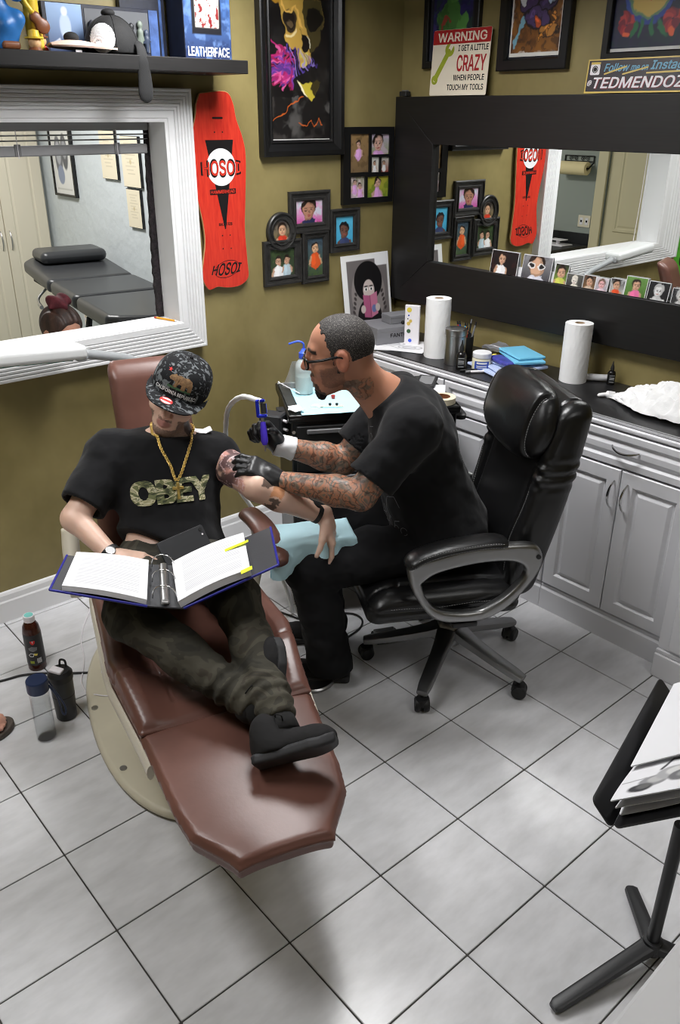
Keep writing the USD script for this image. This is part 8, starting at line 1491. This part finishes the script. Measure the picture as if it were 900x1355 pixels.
a = np.linspace(-0.8, 0.8, 14) + math.atan2(-0.66, -0.75); P = np.array([[o_ + np.array([0.0434 * math.cos(q_), 0.0434 * math.sin(q_), zz]) for zz in (0.008, 0.045)] for q_ in a]); lb = S('label', slab(P, 0.0004), M['label_blue'], t); a = np.linspace(-0.55, 0.55, 10) + math.atan2(-0.66, -0.75)
for z_ in ((0.033, 0.041), (0.022, 0.026), (0.015, 0.018)): P = np.array([[o_ + np.array([0.0438 * math.cos(q_), 0.0438 * math.sin(q_), zz]) for zz in z_] for q_ in a]); S('label_strip', slab(P, 0.0004), M['thread_white'], lb)
for k, (p0_, p1_, lab) in enumerate((((1.905, 1.165), (1.955, 1.135), 'black marker pen lying by the ointment jar'), ((1.91, 1.135), (1.96, 1.10), 'grey marker pen lying nearest the counter edge'))): q_ = thing('marker_pen', lab, 'pen', (*p0_, ZC)); S('barrel', tube([(*p0_, ZC + 0.007), (*p1_, ZC + 0.007)], 0.006, 10), M['ink'] if k == 0 else M['off_white'], q_, smooth=40); S('cap', tube([(*p0_, ZC + 0.007), (p0_[0] - 0.018, p0_[1] + 0.011, ZC + 0.007)], [0.0066, 0.0055], 10), M['ink'] if k == 0 else M['dust'], q_, smooth=40)
t = thing('cloth_rag', 'crumpled yellow wrapper behind the ointment jar', 'wrapper', (2.1, 1.16, ZC)); u, v = np.meshgrid(np.linspace(-1, 1, 24), np.linspace(-1, 1, 20), indexing='ij'); P = np.stack([2.12 + 0.075 * u, 1.14 + 0.075 * v, ZC + 0.004 + 0.05 * meshkit.fbm(np.stack([u * 2, v * 2, u * 0], -1), 3, 6)], -1); S('foil', slab(P, 0.0015), M['yellow_thing'], t, smooth=30)
t = thing('foil_pouch', 'grey and white pouch lying on the yellow wrapper', 'pouch', (2.2, 1.2, ZC)); P = np.stack([2.2 + 0.06 * u, 1.2 + 0.07 * v, ZC + 0.045 + 0.03 * meshkit.fbm(np.stack([u * 1.5, v * 1.5, u * 0], -1), 2, 16)], -1); S('pouch', slab(P, 0.012), M['dust'], t, smooth=40); S('band', slab(P[6:10] + np.array([0, 0, 0.002]), 0.002), M['off_white'], t, smooth=40)
# folded pads: each one a thing
pads = [('lilac', 'lowest lilac folded pad of the stack on the counter', 2.04, 1.07, 0.0, 0.30, 0.17, 0.014, -18), ('lilac', 'second lilac folded pad from the bottom of the stack', 2.06, 1.06, 0.0145, 0.27, 0.16, 0.014, -26), ('lilac', 'third lilac folded pad, lying askew in the stack', 2.09, 1.03, 0.029, 0.25, 0.16, 0.013, -10), ('scrub', 'sky-blue folded pad under the topmost one', 2.12, 1.02, 0.054, 0.22, 0.14, 0.014, -32), ('scrub', 'topmost sky-blue folded pad of the stack', 2.13, 1.03, 0.0685, 0.20, 0.13, 0.012, -24)]
for m_, lab, x, y, z, w, d_, h, rz in pads:
    q_ = thing('folded_pad', lab, 'pad', (x, y, ZC + z), 'folded pads on the counter'); S('pad', xf(rbox((d_, w, h), 0.005, 2), (x, y, ZC + z + h / 2 + 0.0005), (0, 0, rz)), M[m_], q_, smooth=40); S('fold', xf(rbox((d_ - 0.006, w - 0.008, h * 0.3), 0.002, 2), (x - 0.006, y, ZC + z + h / 2 + 0.0005), (0, 0, rz)), M[m_], q_, smooth=40)
t = thing('glove_pack', 'violet plastic pack wedged in the stack of folded pads', 'pack', (2.06, 1.0, ZC + 0.043)); S('pack', xf(rbox((0.06, 0.15, 0.02), 0.008, 3), (2.03, 1.05, ZC + 0.0525), (0, 0, -20)), M['violet'], t, smooth=True); S('flap', xf(cbox((0.065, 0.02, 0.002)), (2.03, 1.135, ZC + 0.056), (0, 0, -20)), M['bag'], t)
t = thing('paper_tube', 'white rolled paper tube lying by the second towel roll', 'tube', (2.22, 0.72, ZC)); S('tube', tube([(2.205, 0.75, ZC + 0.0155), (2.275, 0.665, ZC + 0.0155)], 0.0145, 20), M['paper'], t, smooth=40); S('end_fold', tube([(2.199, 0.757, ZC + 0.0155), (2.205, 0.75, ZC + 0.0155)], [0.008, 0.0145], 20), M['paper'], t, smooth=40)
t = thing('crumpled_towel', 'crumpled white paper towel on the counter at right edge', 'paper towel', (2.12, 0.35, ZC))
u, v = np.meshgrid(np.linspace(0, 1, 60), np.linspace(-1, 1, 44), indexing='ij'); n1 = meshkit.fbm(np.stack([u * 5, v * 3.5, u * 0], -1), 4, 3); n2 = meshkit.fbm(np.stack([u * 12, v * 9, u * 0], -1), 3, 8)
hgt = 0.003 + (0.125 * np.clip(u * 1.5, 0, 1) ** 0.8 * (0.35 + 0.65 * np.exp(-(v * 1.15) ** 2)) * (0.55 + 0.8 * (n1 - 0.3)) + 0.04 * (n2 - 0.35) * np.clip(u * 3, 0, 1)) * (1 - 0.75 * np.abs(v) ** 5)
P = np.stack([2.10 + 0.12 * v * (0.25 + 0.75 * np.clip(u * 2, 0, 1)) - 0.02 * u + 0.03 * (n1 - 0.5), 0.53 - 0.36 * u + 0.03 * (n2 - 0.5), ZC + np.maximum(hgt, 0.0015)], -1); S('paper', slab(P, -0.0012), M['towel'], t, smooth=30); S('twist', tube(spline([(2.10, 0.53, ZC + 0.006), (2.07, 0.55, ZC + 0.012), (2.05, 0.575, ZC + 0.006)], 5), [0.016] * 5 + [0.008] * 5 + [0.003], 8), M['towel'], t, smooth=40)

# ---------------------------------------------------------------- bottles and cables on the floor at left
M['clear_pet'] = clear('clear_pet', (0.985, 0.988, 0.99), 0.3)
M['water'] = clear('water', (0.95, 0.965, 0.97), 0.25); M['navy'] = mat('navy_plastic', (32, 48, 84), rough=0.4); M['tea'] = mat('tea_brown', (70, 30, 18), rough=0.12, trans=0.25); M['label_black'] = mat('label_black', (32, 30, 32), rough=0.4); M['mint'] = mat('mint_cap', (126, 204, 196), rough=0.5); M['smoke'] = mat('smoked_plastic', (42, 42, 44), rough=0.35)
def B(x, y, prof, m, name, par, n=40, smooth=40, **k): return S(name, lathe(prof, n).apply_translation((x, y, 0.0)), m, par, smooth=smooth, **k)
bx, by = -0.158, 1.187
t = thing('water_bottle', 'clear water bottle with navy screw cap and strap on the tiles', 'bottle', (bx, by, 0)); sh_ = lathe([(0, 0.001), (0.031, 0.001), (0.034, 0.005), (0.034, 0.203), (0.032, 0.203), (0.032, 0.008), (0, 0.006)], 40); S('body', sh_.apply_translation((bx, by, 0)), M['clear_pet'], t, smooth=40); B(bx, by, [(0, 0.009), (0.0315, 0.009), (0.0315, 0.165), (0, 0.165)], M['water'], 'water', t)
B(bx, by, [(0, 0.204), (0.0355, 0.204), (0.0365, 0.207), (0.0365, 0.246), (0.034, 0.25), (0, 0.25)], M['navy'], 'cap', t, smooth=30); S('strap', tube(spline([(bx + 0.03, by - 0.02, 0.222), (bx + 0.052, by - 0.022, 0.16), (bx + 0.06, by - 0.02, 0.09), (bx + 0.072, by - 0.015, 0.075), (bx + 0.078, by - 0.005, 0.1), (bx + 0.06, by - 0.0, 0.16), (bx + 0.036, by - 0.008, 0.228)], 6), 0.0032, 8), M['navy'], t, smooth=True)
tx, ty = -0.016, 1.608
t = thing('tea_bottle', 'brown tea bottle with mint cap and black label on the tiles', 'bottle', (tx, ty, 0)); B(tx, ty, [(0, 0.001), (0.032, 0.001), (0.0345, 0.006), (0.0345, 0.05), (0.0335, 0.15), (0.034, 0.17), (0.030, 0.195), (0.02, 0.213), (0.018, 0.217), (0, 0.217)], M['tea'], 'body', t); B(tx, ty, [(0.0342, 0.03), (0.0352, 0.03), (0.0345, 0.165), (0.0335, 0.165), (0.0342, 0.03)], M['label_black'], 'label', t); B(tx, ty, [(0, 0.215), (0.0205, 0.215), (0.021, 0.217), (0.021, 0.239), (0.0195, 0.241), (0, 0.241)], M['off_white'], 'cap', t, smooth=30); B(tx, ty, [(0, 0.241), (0.017, 0.241), (0.016, 0.2425), (0, 0.2425)], M['mint'], 'cap_top', t)
def on_label(a0, z0, pts, m, name): 
    g = tmesh(pts); v_, f_ = trimesh.remesh.subdivide_to_size(g.vertices, g.faces, 0.004); v_ = np.array(v_); an = math.atan2(-0.86, -0.5) + a0 + v_[:, 0] / 0.035; R_ = 0.0353 - 0.0006 * (v_[:, 1] + z0 - 0.03) / 0.12 + v_[:, 2]; S(name, trimesh.Trimesh(np.c_[tx + R_ * np.cos(an), ty + R_ * np.sin(an), z0 + v_[:, 1]], f_, process=False), M[m], t)
e_ = lambda p_: extrude(p_, 0.0003)
on_label(0.1, 0.134, e_(sg.Polygon([(-0.01, 0.008), (0.01, 0.008), (0.008, -0.004), (0, -0.01), (-0.008, -0.004)])), 'thread_red', 'label_badge'); on_label(0.1, 0.136, text_c('T', 0.009, 0.0006, True), 'thread_white', 'label_letter'); on_label(0.05, 0.105, e_(sg.Polygon([(-0.018, 0.004), (-0.004, 0.012), (0.016, 0.006), (0.014, -0.006), (-0.002, -0.012), (-0.016, -0.004)])), 'dust', 'label_art'); on_label(-0.1, 0.078, e_(sg.LineString([(-0.014, 0), (-0.006, 0.008), (0.006, 0.006), (0.002, -0.006), (-0.01, -0.006), (-0.014, 0)]).buffer(0.0012)), 'thread_white', 'label_art'); on_label(0.25, 0.08, e_(sg.Polygon([(-0.006, 0.006), (0.008, 0.002), (0.004, -0.006), (-0.006, -0.004)])), 'yellow_thing', 'label_art'); on_label(-0.25, 0.045, e_(sg.box(-0.008, -0.006, 0.008, 0.006)), 'olive_green', 'label_art'); on_label(0.55, 0.05, cat([e_(sg.box(-0.009 + 0.0026 * k, -0.011, -0.009 + 0.0026 * k + 0.0013, 0.011)) for k in range(7)]), 'thread_white', 'barcode')
sx_, sy_ = -0.055, 1.252
t = thing('shaker_cup', 'smoked black shaker cup with white flip lid on the tiles', 'cup', (sx_, sy_, 0)); B(sx_, sy_, [(0, 0.001), (0.034, 0.001), (0.036, 0.004), (0.039, 0.10), (0.0405, 0.165), (0, 0.165)], M['smoke'], 'body', t); B(sx_, sy_, [(0.0385, 0.1), (0.0395, 0.1), (0.0395, 0.103), (0.0385, 0.103), (0.0385, 0.1)], M['ink'], 'level_ring', t); ld = B(sx_, sy_, [(0, 0.166), (0.0425, 0.166), (0.043, 0.17), (0.043, 0.19), (0.034, 0.203), (0, 0.207)], M['wheel'], 'lid', t, smooth=30); S('flip_cap', xf(rbox((0.03, 0.046, 0.014), 0.005), (sx_ - 0.012, sy_ - 0.006, 0.209), (8, 0, 35)), M['off_white'], ld, smooth=40); S('carry_loop', tube(spline([(sx_ + 0.01, sy_ + 0.02, 0.205), (sx_ + 0.016, sy_ + 0.022, 0.226), (sx_ + 0.026, sy_ + 0.006, 0.226), (sx_ + 0.026, sy_ + 0.002, 0.2)], 5), 0.004, 8), M['wheel'], ld, smooth=True)
t = thing('white_cable', 'thin white charging cable running from the chair across the tiles', 'cable', (0.05, 1.35, 0)); S('cable', tube(spline([(0.36, 1.86, 0.10), (0.31, 1.83, 0.02), (0.25, 1.76, 0.004), (0.19, 1.66, 0.004), (0.15, 1.55, 0.004), (0.11, 1.47, 0.004), (0.07, 1.40, 0.004), (0.055, 1.32, 0.004), (0.06, 1.25, 0.037), (0.10, 1.21, 0.037), (0.15, 1.23, 0.037), (0.165, 1.30, 0.037), (0.14, 1.36, 0.037), (0.18, 1.40, 0.037)], 8), 0.0026, 8), M['off_white'], t, smooth=True)
t = thing('black_cord', 'black power cord crossing the tiles behind the bottles', 'cord', (0.0, 1.5, 0)); S('cord', tube(spline([(-0.6, 1.72, 0.005), (-0.3, 1.66, 0.005), (-0.166, 1.605, 0.005), (-0.085, 1.585, 0.005), (0.0, 1.53, 0.005), (0.088, 1.457, 0.005), (0.149, 1.43, 0.006), (0.26, 1.44, 0.04)], 8), 0.0045, 8), M['wheel'], t, smooth=True)
t = thing('black_cord', 'loop of black cord on the tiles under the office chair', 'cord', (1.15, 1.05, 0)); S('cord', tube(spline([(0.86, 0.90, 0.005), (0.95, 0.95, 0.005), (1.06, 0.965, 0.005), (1.14, 0.985, 0.005), (1.185, 1.03, 0.005), (1.18, 1.09, 0.005), (1.11, 1.14, 0.005), (1.0, 1.17, 0.005), (0.95, 1.3, 0.005)], 8), 0.0042, 8), M['wheel'], t, smooth=True)
t = thing('foot_pedal', 'black foot pedal on the tiles beneath the office chair', 'pedal', (1.2, 0.80, 0)); S('base', xf(rbox((0.11, 0.085, 0.02), 0.008), (1.17, 0.86, 0.0105), (0, 0, -25)), M['wheel'], t, smooth=40); S('plate', xf(rbox((0.09, 0.06, 0.012), 0.005), (1.165, 0.86, 0.028), (6, 0, -25)), M['alu'], t, smooth=40)

# ---------------------------------------------------------------- magnifier lamp in front of the opening
M['lamp_white'] = mat('lamp_white', (222, 224, 224), rough=0.35); M['lamp_gray'] = mat('lamp_gray', (160, 163, 165), rough=0.4); M['lens_edge'] = mat('lens_edge', (60, 120, 104), rough=0.2)
t = thing('magnifier_lamp', 'white swing-arm work lamp reaching across below the opening', 'lamp', (0.74, 1.9, 0)); hx, hy, hz = 0.445, 1.855, 1.148
S('head', xf(rbox((0.40, 0.12, 0.056), 0.02, 3), (hx - 0.2, hy, hz + 0.012), (0, 5, 2)), M['lamp_white'], t, smooth=40); S('lens', xf(rbox((0.33, 0.095, 0.006), 0.003, 2), (hx - 0.225, hy, hz - 0.013), (0, 5, 2)), M['lens_edge'], t, smooth=40); S('knuckle', xf(rbox((0.05, 0.06, 0.04), 0.012), (hx - 0.015, hy, hz - 0.022)), M['lamp_gray'], t, smooth=40)
S('arm', tube(spline([(hx, hy, hz - 0.02), (0.56, 1.87, 1.095), (0.66, 1.885, 1.06), (0.72, 1.89, 1.0), (0.74, 1.895, 0.9)], 6), 0.019, 12), M['lamp_gray'], t, smooth=True); S('pole', tube([(0.74, 1.895, 0.92), (0.74, 1.895, 0.03)], 0.014, 12), M['lamp_gray'], t, smooth=40); S('base', lathe([(0, 0.001), (0.13, 0.001), (0.13, 0.018), (0.02, 0.04), (0, 0.04)], 32).apply_translation((0.74, 1.875, 0)), M['lamp_gray'], t, smooth=30)

# ---------------------------------------------------------------- music stand with drawings, table corner
M['stand_black'] = mat('stand_black', (27, 27, 29), rough=0.42, bump=0.1, bscale=160)
us = np.array([0.96677, 0.25565, 0.0]); pp_ = np.array([0.25565, -0.96677, 0.0]); al = math.radians(42); ks = pp_ * math.cos(al) + ZV * math.sin(al); ns = -pp_ * math.sin(al) + ZV * math.cos(al)
A1 = np.array([0.4034, -0.5594, 0.66]) - ns * 0.068
def MS(a, b, c): return A1 + us * a + ks * b + ns * c
def MX(m): return frame_xf(m, A1, us, ks, ns)
hub = np.array([0.68, -0.643, 0.0])
t = thing('music_stand', 'black music stand with tilted desk at the lower right corner', 'music stand', hub)
S('desk', MX(pillow_plate(sg.box(0, 0.0, 0.52, 0.34).buffer(-0.02).buffer(0.02), 0.006, 0.002, 2).apply_translation((0, 0, -0.006))), M['stand_black'], t, smooth=40)
S('lip', MX(cat([pillow_plate(sg.box(0, -0.002, 0.52, 0.072).buffer(-0.016).buffer(0.016), 0.006, 0.002, 2).apply_transform(trimesh.transformations.rotation_matrix(PI / 2, [1, 0, 0]))])), M['stand_black'], t, smooth=40)
for k in range(5): S('paint_chip', MX(xf(cbox((0.01 + 0.006 * (k % 3), 0.0008, 0.006)), (0.12 + 0.06 * k + 0.01 * (k % 2), -0.0068, 0.05 - 0.007 * (k % 3)), (0, 20 * k, 0))), M['off_white'], t)
ctr = MS(0.26, 0.17, -0.012); S('clamp', frame_xf(rbox((0.07, 0.06, 0.03), 0.01), ctr - ns * 0.008, us, ks, ns), M['stand_black'], t, smooth=40); S('pole', tube([ctr - ns * 0.01, hub + np.array([0, 0, 0.42]) + 0.0 * ns], 0.011, 14), M['stand_black'], t, smooth=40); S('sleeve', tube([hub + ZV * 0.47, hub + ZV * 0.05], 0.016, 16), M['stand_black'], t, smooth=40)
S('hub', lathe([(0, 0.035), (0.026, 0.035), (0.028, 0.05), (0.024, 0.075), (0, 0.078)], 20).apply_translation(hub), M['stand_black'], t, smooth=40)
a = np.linspace(0, 2 * PI, 10, endpoint=False)
for tip_ in ((0.372, -0.566), (0.828, -0.497), (0.80, -0.86)):
    e_ = np.array([*tip_, 0.014]); S('leg', tube([hub + ZV * 0.055, hub * 0.85 + np.array([*tip_, 0]) * 0.15 + ZV * 0.05, e_ + (hub - e_) * 0.04 + ZV * 0.002, e_], [0.022, 0.02, 0.0165, 0.011], prof=np.c_[np.sign(np.cos(a)) * np.abs(np.cos(a)) ** 0.6 * 1.1, np.sign(np.sin(a)) * np.abs(np.sin(a)) ** 0.6 * 0.75], up=ZV), M['stand_black'], t, smooth=40)
labs = ['top drawing sheet with a pencilled rose on the music stand', 'second drawing sheet with a shaded rose tattoo on the stand', 'third sheet of the stack on the music stand', 'fourth curled sheet of the stack on the music stand', 'lowest sheet of the stack on the music stand']
rr2 = np.random.default_rng(3)
for k in range(5):
    q_ = thing('drawing_sheet', labs[k], 'drawing', MS(0.25, 0.2, 0.05 - 0.011 * k), 'drawings on the music stand')
    w_, h_ = 0.43, 0.30; a0_, b0_ = (0.045, 0.034) if k == 0 else (0.008 + 0.006 * k, 0.03 - 0.004 * k); a0_ = 0.135 if k == 0 else a0_; w_ = 0.36 if k == 0 else w_
    p = Paint(w_, h_, (236, 236, 240), 0.003, 0.02, k)
    if k == 0: 
        p.ell(0.36, 0.52, 0.12, 0.13, (200, 200, 203)); p.ell(0.33, 0.52, 0.05, 0.06, (90, 90, 94)); p.line([(0.2, 0.56), (0.3, 0.5), (0.42, 0.56), (0.5, 0.5)], 0.02, (50, 50, 54)); p.ell(0.42, 0.42, 0.08, 0.05, (130, 130, 134)); p.line([(0.75, 0.2), (0.8, 0.28), (0.86, 0.22), (0.9, 0.3)], 0.006, (170, 170, 174)); p.line([(0.6, 0.62), (0.75, 0.7), (0.7, 0.85)], 0.03, (150, 150, 154))
    if k == 1:
        for (x, y, rx, ry, g_) in ((0.12, 0.28, 0.05, 0.12, 150), (0.17, 0.42, 0.06, 0.14, 176), (0.13, 0.52, 0.05, 0.12, 120), (0.2, 0.62, 0.05, 0.12, 190), (0.07, 0.2, 0.035, 0.1, 70), (0.1, 0.7, 0.03, 0.1, 90)): p.ell(x, y, rx, ry, (g_, g_, g_ + 3)); p.ell(x + 0.01, y + 0.02, rx * 0.6, ry * 0.6, (min(255, g_ + 40),) * 3)
        p.line([(0.22, 0.3), (0.3, 0.36), (0.28, 0.5)], 0.02, (80, 80, 84)); p.line([(0.14, 0.02), (0.16, 0.2)], 0.006, (100, 100, 104))
    if k == 2: p.ell(0.2, 0.5, 0.1, 0.3, (170, 170, 176)); p.ell(0.22, 0.5, 0.06, 0.2, (206, 206, 210))
    x, y = (p.px, p.py) if hasattr(p, 'px') else (p.x, p.y); X_ = a0_ + x * w_ + 0.012 * k * y * 0; Y_ = b0_ + y * h_ - 0.01 * k * 0; cl_ = 0.054 - 0.0115 * k + 0.010 * np.sin(x * 5 + k * 1.7) * (1 - y) * (k > 0) + 0.004 * np.sin(y * 4 + k) * (k > 1)
    cl_ = np.maximum(cl_, 0.0025 + 0.002 * (4 - k)); V = A1 + us * (X_)[..., None] + ks * Y_[..., None] + ns * cl_[..., None]
    V = V[::1]; st_ = 4; S('paper', slab(V[::st_, ::st_] - ns * 0.0025, 0.0008), M['paper'], q_, smooth=60); S('drawing', grid_mesh(V), M['print_matte'], q_, cd=p.c.reshape(-1, 3), smooth=False)
M['table_white'] = mat('table_white', (200, 200, 202), rough=0.5)
t = thing('side_table', 'pale table whose corner shows in the lower right of picture', 'table', (0.2, -1.05, 0)); S('top', xf(cbox((0.75, 0.38, 0.03), 0.006), (0.27, -1.058, 0.735), (0, 0, 2)), M['table_white'], t)
for x_, y_ in ((-0.05, -0.92), (0.58, -0.92), (-0.05, -1.2), (0.58, -1.2)): S('leg', box(x_ - 0.015, x_ + 0.015, y_ - 0.015, y_ + 0.015, 0.0, 0.72, 0.003), M['table_white'], t)
